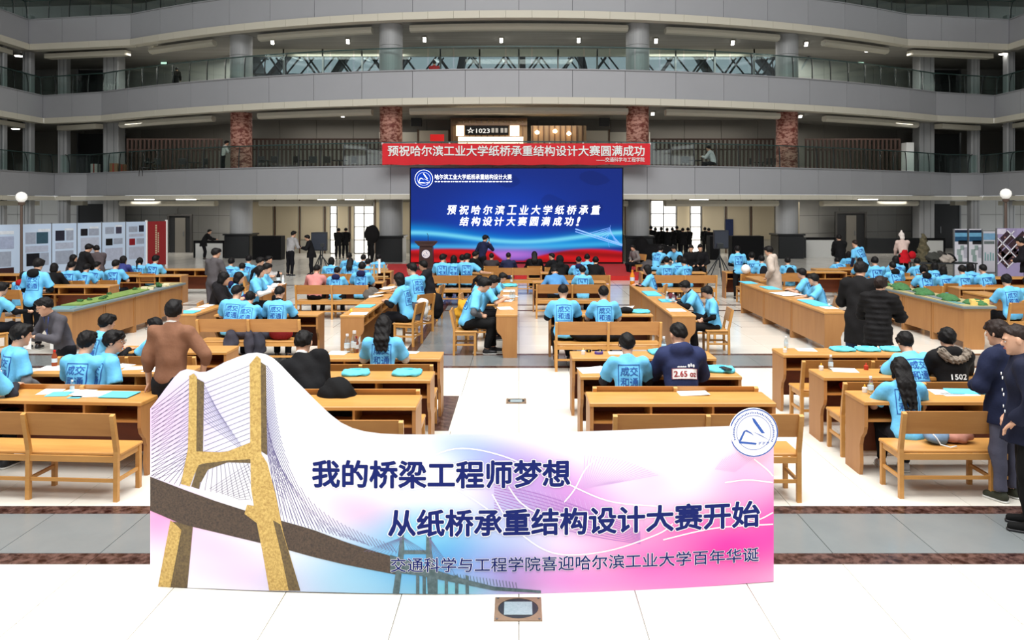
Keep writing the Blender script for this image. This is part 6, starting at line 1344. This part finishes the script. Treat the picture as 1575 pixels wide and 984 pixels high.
# ================================================================ picture boards, banners, equipment
POSTB = mat_attr('printed_board', 0.5)
def poster_geo(t, w_, h, y, cols, rects, name='print'):
    pass
def board_panel(parent, a, b_, h, blocks, base, seed):
    """one printed panel between ground points a,b_ ; blocks in 0..1 panel coordinates with colours"""
    a = Vector(a); b_ = Vector(b_); d = b_-a; L = d.length; d = d/L; n = Vector((d.y, -d.x))
    def q(u, v, o): p = a+d*(u*L)+n*o; return (p.x, p.y, v*h)
    m = MB(); pn = [q(0.01, 0.03, 0.02), q(0.99, 0.03, 0.02), q(0.99, 0.03, -0.02), q(0.01, 0.03, -0.02), q(0.01, 1, 0.02), q(0.99, 1, 0.02), q(0.99, 1, -0.02), q(0.01, 1, -0.02)]; m.hexa(pn)
    pb = m.build('board_panel', base, parent); k = {}
    for (u0, v0, u1, v1, c) in blocks: k.setdefault(c, []).append((u0, v0, u1, v1))
    for c, rs in k.items():
        m = MB()
        for u0, v0, u1, v1 in rs: m.add([q(u0, v0, 0.026), q(u1, v0, 0.026), q(u1, v1, 0.026), q(u0, v1, 0.026)], [(0, 1, 2, 3)])
        m.build('printed_block', cloth(c, 0.6), pb)['kind'] = 'stuff'
    return pb
def gpt(px, Y): return (XA(px, Y), Y)
xs = [-22, 31, 79, 118, 156, 193, 225, 256]; A0 = Vector((-18.35, 28.8)); A1 = Vector((-15.15, 35.0))
def online(px):
    # intersection of the view ray through px with the board line
    k = (px-VX)/F; d = A1-A0; t = (k*A0.y-A0.x)/(d.x-k*d.y); p = A0+d*t; return (p.x, p.y)
bd = thing('exhibition_board', 'long white and light blue picture board wall with portraits at left', 'display board'); BB = mat('pale_blue_board', rgb(198,212,228), 0.6, noise=((0.6,0.6,0.9),0.4,rgb(176,198,226)))
TXTC = (160,168,184); layouts = [
 [(0.1,0.82,0.8,0.88,(226,232,240)),(0.1,0.55,0.8,0.78,(168,178,204)),(0.12,0.22,0.72,0.5,TXTC),(0.25,0.05,0.8,0.2,(60,34,36))],
 [(0.55,0.85,0.95,0.9,(226,232,240)),(0.15,0.62,0.48,0.84,TXTC),(0.5,0.62,0.88,0.84,(56,86,100)),(0.15,0.46,0.88,0.58,(178,186,204)),(0.18,0.2,0.6,0.44,(30,30,40)),(0.62,0.2,0.9,0.44,TXTC)],
 [(0.5,0.86,0.85,0.9,(226,232,240)),(0.14,0.66,0.5,0.86,(44,44,58)),(0.56,0.66,0.85,0.86,TXTC),(0.14,0.5,0.85,0.62,(178,186,204)),(0.14,0.2,0.85,0.46,TXTC)],
 [(0.5,0.88,0.85,0.92,(226,232,240)),(0.14,0.74,0.42,0.88,(40,38,46)),(0.46,0.74,0.88,0.88,TXTC),(0.14,0.2,0.88,0.7,(186,192,208))],
 [(0.55,0.9,0.85,0.94,(226,232,240)),(0.14,0.76,0.5,0.9,TXTC),(0.58,0.76,0.82,0.9,(70,66,84)),(0.16,0.52,0.44,0.66,(30,28,26)),(0.48,0.54,0.86,0.66,TXTC),(0.14,0.2,0.86,0.46,(182,188,206))],
 [(0.14,0.78,0.55,0.9,TXTC),(0.62,0.78,0.86,0.92,(40,40,56)),(0.14,0.68,0.86,0.74,(182,188,206)),(0.16,0.5,0.44,0.64,(140,24,34)),(0.5,0.52,0.88,0.64,TXTC),(0.14,0.2,0.88,0.46,(182,188,206))]]
for i in range(6):
    a, b_ = online(xs[i]), online(xs[i+1]); board_panel(bd, a, b_, 1.92, layouts[i], BB, i)
    MB().lathe([(0.03, 0), (0.03, 1.95)], 8).build('post', METAL, bd, loc=(a[0], a[1], 0))
a, b_ = online(xs[6]), online(xs[7]); rd = thing('red_board', 'dark red standing board with white frame and vertical gold lettering', 'display board')
st_ = [(0.42,0.28,0.5,0.92),(0.54,0.3,0.6,0.75)]; bl_ = []
for u0, v0, u1, v1 in st_:
    v = v1
    while v > v0: bl_.append((u0, v-0.035, u1, v, (210,190,160))); v -= 0.05
board_panel(rd, a, b_, 1.92, bl_, mat('dark_red_board', rgb(138,28,32), 0.5), 9)
for p in (a, b_): MB().box(-0.04, 0.04, -0.04, 0.04, 0, 1.97).build('white_frame', PAPER, rd, loc=(p[0], p[1], 0))
# right side banners
def stand(label, px0, px1, py0, py1, blocks, base, frame=None, fn='banner_stand'):
    Y = F*H/(py1-VY); zt = ZA(py0, Y); x0, x1 = XA(px0, Y), XA(px1, Y); t = thing(fn, label, 'banner')
    board_panel(t, (x0, Y), (x1, Y), zt, blocks, base, 0)
    for x in (x0, x1): MB().box(x-0.02, x+0.02, Y-0.02, Y+0.03, 0, zt).build('frame_post', frame or METAL, t)
    MB().box(x0, x1, Y-0.15, Y+0.15, 0, 0.04).build('foot', METAL, t); return t
PWH = mat('banner_white', rgb(206,204,212), 0.6)
for i, (a, c) in enumerate(((1467, 1488), (1489, 1510))):
    stand('%s of the twin rounded banner stands with sea photo and grey plan' % ('left' if i == 0 else 'right'), a, c, 352, 426, [(0.05,0.92,0.95,0.98,(30,44,66)),(0.05,0.84,0.95,0.92,(110,170,204)),(0.05,0.74,0.95,0.84,(40,84,118)),(0.3,0.68,0.95,0.76,(40,40,44)),(0.45,0.56,0.72,0.66,(150,168,164)),(0.2,0.46,0.5,0.58,(150,168,164)),(0.3,0.32,0.6,0.46,(142,162,158)),(0.7,0.4,0.95,0.62,(178,178,190)),(0.75,0.12,0.9,0.24,(80,104,120))], PWH)
stand('narrow white and blue banner stand with a bar chart', 1511, 1531, 356, 420, [(0.05,0.8,0.95,0.96,(130,176,210)),(0.1,0.7,0.9,0.77,(110,120,120)),(0.15,0.3,0.25,0.5,(130,176,180)),(0.35,0.3,0.45,0.46,(130,176,180)),(0.55,0.3,0.65,0.5,(130,176,180)),(0.75,0.3,0.85,0.48,(130,176,180))], PWH)
pp = stand('tall purple banner with a diamond grid of photographs', 1533, 1600, 351, 440, [(0.0,0.9,0.2,0.99,(206,198,214)),(0.22,0.9,0.45,0.99,(148,138,170))], mat('purple_banner', rgb(144,132,168), 0.6))
Y = F*H/(440-VY)-0.03; b = MB(); b2 = MB(); b3 = MB()
def pq(px, py, o=0.0):
    px = max(px, 1534.5); py = max(py, 353); return (XA(px, Y-o), Y-o, ZA(py, Y-o))
for cx, cy in ((1537,377),(1549,366),(1561,377),(1549,390),(1537,402-12+2),(1561,402-10),(1549,402),(1573,366),(1573,390)):
    b.add([pq(cx-11, cy), pq(cx, cy+11), pq(cx+11, cy), pq(cx, cy-11)], [(0, 1, 2, 3)])
    for k in range(3): rr_ = random.Random(cx*7+cy+k); u, v = rr_.uniform(-5, 4), rr_.uniform(-5, 4); b3.add([pq(cx+u, cy+v, 0.004), pq(cx+u, cy+v+2.5, 0.004), pq(cx+u+3, cy+v+2.5, 0.004), pq(cx+u+3, cy+v, 0.004)], [(0, 1, 2, 3)])
b.build('printed_photos', cloth((58,40,48), 0.6), pp); b3.build('photo_details', cloth((136,100,96), 0.6), pp)
for a, c in (((1533,366),(1575,408)),((1533,390),(1552,409)),((1549,354),(1575,380)),((1533,382),(1560,355)),((1533,406),(1575,364)),((1549,412),(1575,388))): b2.seg(pq(*a, 0.008), pq(*c, 0.008), 0.004, 0.035)
b2.build('white_lattice', PWH, pp)
# clutter in front of the banners
ct = thing('folding_table', 'dark folding table under the banners at the right wall', 'table', (XA(1450, 27), 27, 0)); MB().bev(-1.0, 1.0, -0.3, 0.3, 0.68, 0.72).build('tabletop', DARK, ct)
for x in (-0.95, 0.95):
    for y in (-0.25, 0.25): MB().box(x-0.02, x+0.02, y-0.02, y+0.02, 0, 0.68).build('leg', DARK, ct)
for i, (px, py, Y_, s, c, lb) in enumerate(((1436, 384, 27.0, 0.26, (64,64,60), 'grey machine parts piled on the dark folding table'), (1458, 380, 27.0, 0.22, (30,30,34), 'black bag on the dark folding table'), (1455, 393, 26.8, 0.2, (170,160,150), 'pale crumpled cloth on the dark folding table'), (1446, 370, 29.0, 0.2, (70,68,64), 'dark bundle behind the folding table'))):
    drape(lb, 'bundle', 'bundle', XA(px, Y_), Y_, 0.72 if i < 3 else 0.0, [(0, 0, s*0.6 if i < 3 else 0.5, s, s*0.7, s*0.7 if i < 3 else 0.5), (s*0.6, 0, s*0.4 if i < 3 else 0.8, s*0.6, s*0.5, s*0.5)], c, 0.03, 30, 0.035)
tree = thing('small_christmas_tree', 'small dark decorated tree in front of the right wall', 'tree', (XA(1420, 30), 30, 0)); tg = Field(0.04)
for i in range(4): tg.cap((0, 0, 0.45+0.27*i), (0, 0, 0.72+0.27*i), 0.34-0.07*i, 0.16-0.035*i, 0.03)
link('foliage', np_mesh('foliage', [tg.run(0.03, 30).net()], mat('dark_fir', rgb(60,60,44), 0.9, noise=((12,12,12),0.2,rgb(104,92,66)), bump=1.0)), tree); MB().tube([(0,0,0),(0,0,0.5)], 0.04, 8).build('trunk', SL, tree)
# loudspeakers, tripods
def speaker(label, px0, px1, py0, py1, Y):
    t = thing('loudspeaker_on_stand', label, 'loudspeaker', (XA((px0+px1)/2, Y), Y, 0)); w_ = (px1-px0)/F*Y/2; z1, z0 = ZA(py0, Y), ZA(py1, Y)
    MB().prism([(-w_, -0.25), (w_, -0.25), (w_*0.7, 0.25), (-w_*0.7, 0.25)], 'z', z0, z1).build('cabinet', mat('speaker_black', rgb(26,30,38), 0.6), t); MB().bev(-w_*0.92, w_*0.92, -0.27, -0.25, z0+0.04, z1-0.04, 0.005).build('grille', mat('grille', rgb(36,42,54), 0.7), t)
    MB().tube([(0,0,0.3),(0,0,z0)], 0.025, 8).build('pole', DARK, t)
    for k in range(3): a = 2*math.pi*k/3+0.4; MB().tube([(0,0,0.75),(0.5*math.cos(a),0.5*math.sin(a),0.02)], 0.02, 6).build('leg', DARK, t)
speaker('black loudspeaker on a stand left of the stage', 481, 505, 357, 385, 31.0); speaker('black loudspeaker on a stand right of the stage', 1096, 1118, 354, 382, 30.0)
tr_ = thing('camera_tripod', 'camera tripod in front of the right loudspeaker', 'tripod', (XA(1107, 26), 26, 0))
for k in range(3): a = 2*math.pi*k/3+0.5; MB().tube([(0,0,1.05),(0.42*math.cos(a),0.42*math.sin(a),0.02)], 0.016, 6).build('leg', DARK, tr_)
MB().tube([(0,0,0.8),(0,0,1.25)], 0.02, 6).build('centre_column', DARK, tr_); MB().bev(-0.1,0.1,-0.1,0.12,1.25,1.4,0.01).build('camera_body', DARK, tr_); MB().tube([(0,0.05,1.33),(0,0.25,1.33)], 0.05, 10).build('lens', DARK, tr_)
tr2 = thing('light_tripod', 'thin dark tripod between the photographer and the left loudspeaker', 'tripod', (XA(496, 27.5), 27.5, 0))
for k in range(3): a = 2*math.pi*k/3; MB().tube([(0,0,0.9),(0.35*math.cos(a),0.35*math.sin(a),0.02)], 0.014, 6).build('leg', DARK, tr2)
MB().tube([(0,0,0.8),(0,0,1.2)], 0.018, 6).build('column', DARK, tr2); MB().bev(-0.06,0.06,-0.06,0.06,1.2,1.32,0.01).build('head', DARK, tr2)
# dark furniture heaps near the columns
for lb, px, Y_, e, c in (('dark cluttered box stack right of the right stage column', 1010, 36.5, [(0,0,0.4,1.0,0.4,0.45),(-0.7,0,0.7,0.35,0.3,0.5)], (30,28,30)), ('grey case beside the red platform', 997, 30.0, [(0,0,0.3,0.35,0.25,0.3)], (88,84,86)), ('dark round table stood on edge at the left column', 572, 36.2, [(0,0,1.3,0.35,0.12,0.42),(0,0,0.5,0.1,0.1,0.5)], (24,22,22))): drape(lb, 'dark_heap' if 'heap' in lb else 'stored_things', 'stored things', XA(px, Y_), Y_, 0, e, c, 0.01, 12, 0.05)
slab_thing('hanging_banner', 'dark blue hanging banner with pale figure on the lobby wall', 'banner', 1116, 1128, 337, 371, 43.62, cloth((40,50,84)))
bn = bpy.context.scene.objects
# ================================================================ the big printed board in front
def YBd(px):
    x = [243, 750, 1190]; y = [5.666, 5.552, 5.734]; r = 0
    for i in range(3):
        t = y[i]
        for j in range(3):
            if j != i: t *= (px-x[j])/(x[i]-x[j])
        r += t
    return r
def BP(px, py, o=0.0): Y = YBd(px)-o; return (XA(px, Y), Y, ZA(py, Y))
top_pts = [(231,628),(240,617),(254,598),(268,580),(277,571),(287,567.5),(297,569),(307,572),(317,571.5),(327,567),(345,557),(365,549),(381,543.5),(395,542),(409,544.5),(421,551),(432,561),(450,580),(470,600),(490,620),(508,637),(525,650),(542,658),(560,663),(585,666.5),(620,668),(670,668),(750,667.5),(850,665),(950,661.5),(1050,657.5),(1121,655),(1190,653)]
bot_pts = [(231,735),(233,800),(235,880),(238,900.5),(243,902),(400,908),(560,912),(750,914),(900,911),(1050,904.5),(1190,894)]
def interp(pts, x): return float(np.interp(x, [p[0] for p in pts], [p[1] for p in pts]))
bot2 = [(231,901.5),(243,902),(400,908),(560,912),(750,914),(900,911),(1050,904.5),(1190,894)]
brd = thing('printed_foam_board', 'large cut-out white, pink and blue printed board with golden bridge and blue Chinese lettering', 'sign board')
px_s = np.unique(np.concatenate([np.arange(231, 1190.1, 4), [p[0] for p in top_pts], [1190]])); NR = 84
def board_col(px, py):
    w_ = np.array([[0.93, 0.93, 0.97]]); c = np.repeat(L3(250,249,253)[None], len(px), 0)
    def blob(cx, cy, sx, sy, col, a, rot=0.0):
        nonlocal c
        r = math.radians(rot); dx = px-cx; dy = py-cy; u = dx*math.cos(r)+dy*math.sin(r); v = -dx*math.sin(r)+dy*math.cos(r); k = np.exp(-(u/sx)**2-(v/sy)**2)*a; c = c*(1-k[:, None])+L3(*col)[None]*k[:, None]
    blob(290,640,90,110,(206,206,244),0.75); blob(245,640,70,60,(238,200,240),0.8); blob(400,640,120,70,(200,204,244),0.4); blob(560,790,80,36,(244,178,214),0.7,20)
    blob(250,800,60,40,(242,140,204),0.95); blob(330,840,90,34,(246,206,240),0.9,20); blob(400,890,140,26,(234,206,240),0.7,10); blob(620,880,150,70,(96,178,220),1.0,0); blob(560,900,90,40,(170,216,238),0.7)
    blob(680,850,100,60,(80,160,218),0.95); blob(780,880,70,50,(120,160,230),0.8); blob(650,815,60,30,(130,210,236),0.8); blob(740,700,90,34,(150,190,240),0.85,18); blob(800,720,70,30,(130,150,225),0.7,20)
    blob(640,740,50,30,(220,228,246),0.7); blob(880,760,110,50,(214,150,220),0.95,22); blob(800,760,50,50,(190,150,220),0.8,50); blob(900,800,120,30,(176,120,200),0.8,15); blob(1000,740,50,40,(236,190,230),0.6)
    blob(870,890,110,40,(226,150,222),0.9); blob(780,800,50,40,(180,196,236),0.7); blob(960,830,70,40,(246,190,226),0.6)
    blob(1120,840,150,70,(228,48,160),1.0,-12); blob(1190,800,80,90,(232,60,168),0.95); blob(1000,870,90,34,(238,104,190),0.85); blob(1150,740,50,50,(244,170,220),0.8); blob(1180,700,40,40,(250,200,232),0.8); blob(1060,900,160,18,(244,120,206),0.6)
    blob(1060,810,50,26,(240,90,184),0.7); blob(700,905,60,14,(110,196,200),0.7)
    return c
vs = []; cols = []
for px in px_s:
    a, b_ = interp(top_pts, px), interp(bot2, px)
    for j in range(NR+1): py = a+(b_-a)*j/NR; vs.append(BP(px, py)); cols.append((px, py))
n = len(px_s); fs = [(i*(NR+1)+j, i*(NR+1)+j+1, (i+1)*(NR+1)+j+1, (i+1)*(NR+1)+j) for i in range(n-1) for j in range(NR)]
me = bpy.data.meshes.new('printed_face'); me.from_pydata(vs, [], fs); me.materials.append(mat_attr('board_print', 0.45)); ca = np.array(cols); mesh_colors(me, board_col(ca[:, 0], ca[:, 1])); face = link('printed_face', me, brd)
# core slab behind the print, with real thickness, and struts
b = MB(); m_ = 4; vs = []
for px in px_s:
    a, b_ = interp(top_pts, px)+0.3, interp(bot2, px)-0.2
    for p in ((a, -0.002), (b_, -0.002), (b_, -0.03), (a, -0.03)): vs.append(BP(px, p[0], p[1]))
fs = [(i*4+j, i*4+(j+1) % 4, (i+1)*4+(j+1) % 4, (i+1)*4+j) for i in range(n-1) for j in range(4)]+[(0, 3, 2, 1), ((n-1)*4, (n-1)*4+1, (n-1)*4+2, (n-1)*4+3)]
b.add(vs, fs).build('foam_core', mat('white_foam', rgb(236,236,238), 0.7), brd)
for px in (330, 560, 800, 1040):
    p = BP(px, interp(top_pts, px)+60, -0.04); b = MB(); b.seg(p, (p[0], p[1]+0.42, 0.02), 0.04, 0.02); b.seg((p[0], p[1], 0.02), (p[0], p[1]+0.44, 0.02), 0.04, 0.02); b.build('rear_strut', METAL, brd)
# bridge artwork (flat print on the board)
def art(name, polys, m, o):
    b = MB()
    for pts in polys:
        # strips so that the print follows the board
        b.add([BP(x, y, o) for x, y in pts], [tuple(range(len(pts)))])
    o_ = b.build(name, m, face); o_['kind'] = 'stuff'; return o_
def strip(tops, bots, step=14):
    """polygon between two polylines over the same x range, cut in vertical strips"""
    x0, x1 = tops[0][0], tops[-1][0]; n = max(1, int((x1-x0)/step)); out = []
    for i in range(n): a = x0+(x1-x0)*i/n; c = x0+(x1-x0)*(i+1)/n; out.append([(a, interp(tops, a)), (a, interp(bots, a)), (c, interp(bots, c)), (c, interp(tops, c))])
    return out
GOLD = mat('print_gold', rgb(222,190,112), 0.6, noise=((60,60,60),0.16,rgb(176,138,70))); GOLD2 = mat('print_dark_gold', rgb(118,98,62), 0.6, noise=((60,60,60),0.14,rgb(88,72,48)))
DECK = mat('print_deck', rgb(88,70,56), 0.6, noise=((80,80,80),0.12,rgb(58,46,40))); CAB = mat('print_cable', rgb(84,76,104), 0.6); CAB2 = mat('print_cable_light', rgb(112,106,150), 0.6)
def line(p, q, w_=0.7): dx, dy = q[0]-p[0], q[1]-p[1]; L = math.hypot(dx, dy) or 1; nx, ny = -dy/L*w_/2, dx/L*w_/2; return [(p[0]+nx, p[1]+ny), (p[0]-nx, p[1]-ny), (q[0]-nx, q[1]-ny), (q[0]+nx, q[1]+ny)]
c1 = []; c2 = []
def inb(x, y): return x >= 232 and y > interp(top_pts, x)+2
for k in range(17):   # left tower fan, then steep ones down to the deck
    c1.append(line((291, 583+k*7), (233, 629+k*6.4), 0.7))
for k in range(6): c1.append(line((288-k*0.6, 700+k*4), (236+k*8, 734+k*2.6), 0.7))
for k in range(17): c1.append(line((384, 562+k*8), (314, 590+k*8), 0.6)); c1.append(line((291, 599+k*7.4), (233, 622+k*6.8+8), 0.45))
for k in range(12): c2.append(line((313, 590+k*5), (336+k*4.2, 634+k*6), 0.55))
for k in range(34): t = k/33; c2.append(line((410, 562+t*128), (610-t*178, 850-t*50), 0.9))
for k in range(18): c2.append(line((410+k*0.9, 640+k*7), (424+k*8.5, 790+k*2.9), 0.6))
for k in range(12): c1.append(line((318+k*5.2, 706-k*0.6), (306+k*9, 752+k*2), 0.6))
for k in range(12): c1.append(line((384, 712+k*5), (322+k*4, 752+k*1.5), 0.5))
art('printed_cables', c1, CAB, 0.0012); art('printed_fine_cables', c2, CAB2, 0.0012)
art('printed_tower_shade', [[(303,582),(314,588),(312,700),(301,694)], [(300,730),(311,722),(306,752),(294,748)], [(266,802),(297,806),(288,904),(261,903)], [(400,556),(409,562),(411,700),(402,694)], [(303,716),(345,704),(385,706),(385,712),(350,711),(320,722),(309,742),(300,730)]], GOLD2, 0.0016)
dk = strip([(225+6,733),(280,752),(330,770),(380,786),(430,800),(480,814),(530,833),(570,846),(612,858)], [(231,785),(280,806),(330,818),(380,830),(430,842),(480,856),(530,868),(570,876),(612,884)])
art('printed_deck', dk, DECK, 0.002)
art('printed_tower', [[(291,578),(298,574),(303,580),(302,694),(306,698),(306,714),(298,732),(292,748),(278,744),(289,690)], strip([(302,694),(320,697),(350,695),(384,682)], [(302,714),(320,712),(350,708),(384,706)], 30)[0], strip([(302,694),(320,697),(350,695),(384,682)], [(302,714),(320,712),(350,708),(384,706)], 20)[1], [(384,560),(395,547),(401,552),(402,700),(385,707)]]+strip([(302,695),(320,697),(350,694),(386,680)], [(302,716),(320,711),(350,708),(386,706)], 12), GOLD, 0.0024)
art('printed_leg', [[(385,700),(402,698),(411,712),(424,760),(436,820),(462,908.5),(414,908),(404,850),(394,800),(386,750)], [(262,800),(270,806),(279,815),(262,903),(243,902)], [(380,776),(402,780),(414,800),(400,808),(376,790)]], GOLD, 0.0026)
art('printed_leg_shade', [[(420,800),(431,806),(462,908.5),(444,908.3),(432,850)]], GOLD2, 0.0029)
blueb = mat('print_teal_bridge', rgb(92,112,118), 0.5, noise=((30,30,30),0.12,rgb(66,88,92))); 
art('printed_small_bridge', [[(616,822),(621,822),(622,846),(614,912.5),(604,912.3),(612,856)], [(656,822),(663,822),(664,848),(672,912.8),(658,912.8),(655,850)], [(618,846),(660,846),(660,852),(618,852)]]+strip([(600,853),(640,866),(680,880),(720,892),(760,902),(832,908)], [(600,880),(640,884),(680,892),(720,900),(760,908),(832,912)])+[[(x, 884), (x+5, 886), (x+5, 913), (x, 913)] for x in (640, 650, 668, 684, 700, 716)]+[line((x, 893+(x-700)*0.12), (x-2, 882+(x-700)*0.14), 0.8) for x in range(700, 800, 5)], blueb, 0.0022)
art('printed_small_cables', [line((619, 826), (560+k*6, 848+k*0.6), 0.4) for k in range(10)]+[line((660, 826), (664+k*5, 872+k*1.4), 0.4) for k in range(8)]+[line((620, 826), (630+k*5, 848), 0.4) for k in range(6)], CAB2, 0.0023)
# leaf veins in the flower artwork
WL = mat('print_white', rgb(252,250,254), 0.5); PV = mat('print_violet', rgb(170,112,196), 0.5); PVL = mat('print_pale_violet', rgb(214,176,228), 0.5)
def curve(pts, w_=1.6):
    P = [np.array(p, float) for p in pts]; out = []; q = []
    for i in range(len(P)-1):
        a = P[max(i-1, 0)]; b0 = P[i]; c = P[i+1]; d = P[min(i+2, len(P)-1)]
        for t in np.linspace(0, 1, 7)[:-1]: q.append(0.5*((2*b0)+(-a+c)*t+(2*a-5*b0+4*c-d)*t*t+(-a+3*b0-3*c+d)*t**3))
    q.append(P[-1])
    for a, c in zip(q, q[1:]): out.append(line(a, c, w_))
    return out
v1 = []
for k in range(24): t = k/23; v1.append(line((896+t*44, 752-t*8), (900+t*112, 700+t*30-40*math.sin(math.pi*t)*0.2), 0.6))
for k in range(30): t = k/29; v1.append(line((770+t*220, 742+t*46), (800+t*190, 800+t*30), 0.5))
for k in range(14): t = k/13; v1.append(line((1100+t*30, 722+t*4), (1112+t*70, 706-t*40+20*t*t), 0.5))
art('printed_veins', v1, PVL, 0.0012)
v2 = []
for k in range(10): v2 += curve([(760, 745+k*4), (830, 760+k*5), (920, 790+k*4), (985, 818+k*2)], 0.9)
art('printed_dark_veins', v2, PV, 0.0014)
wl = []
for c in ([(640,713),(700,690),(770,700),(860,738),(935,770),(1010,778)], [(757,760),(790,810),(850,850),(930,848),(1010,822),(1035,805)], [(868,772),(884,752),(900,722),(918,704)], [(782,748),(800,772),(830,790),(880,800)], [(1115,742),(1150,738),(1189,742)], [(1120,790),(1160,800),(1189,788)], [(1020,830),(1100,812),(1189,806)], [(1160,706),(1180,722),(1189,732)], [(600,760),(650,750),(700,752),(760,790)]): wl += curve(c, 2.0)
art('printed_white_curves', wl, WL, 0.0018)
# lettering
NAVY = mat('print_navy', rgb(10,28,104), 0.6, spec=0.2)
def b_text(s, x0, x1, zc, h, off, m, mo, name='lettering', o=0.003):
    q, f = text_fit(s, x0, x1, -0.5, 0.5, off, 0.0); vs = []
    for p in q:
        Y = YBd(p[0])-o-p[2]*0.5; vs.append((XA(p[0], Y), Y, zc+p[1]*h))
    return MB().add(vs, f).build(name, m, face)
for s, x0, x1, zc, h, o1, o2 in (('我的桥梁工程师梦想', 481, 876, 0.822, 0.182, 0.030, 0.06), ('从纸桥承重结构设计大赛开始', 598, 1168, 0.492, 0.178, 0.030, 0.06), ('交通科学与工程学院喜迎哈尔滨工业大学百年华诞', 601, 1167, 0.206, 0.098, 0.010, 0.035)):
    b_text(s, x0, x1, zc, h, o2, WL, 0, 'letter_outline', 0.0034)['kind'] = 'stuff'; b_text(s, x0, x1, zc, h, o1, NAVY, 0, 'lettering', 0.0044)
# round emblem fixed to the top right corner
cx, _, cz = BP(1158, 664); Ye = YBd(1158)-0.012; r_ = 37.5/F*Ye
em = thing('emblem_disc_sign', 'round white disc with blue contest emblem on the top right corner of the board', 'emblem', (cx, Ye, cz)); n = 48
MB().lathe([(r_, -0.006), (r_, 0.006)], n).build('disc', mat('white_foam', rgb(236,236,238), 0.7), em).rotation_euler = (math.pi/2, 0, 0)
emblem(em, 0, 0, r_*0.99, -0.008, mat('emblem_print_blue', rgb(36,86,172), 0.5), mat('print_white', rgb(252,250,254), 0.5))
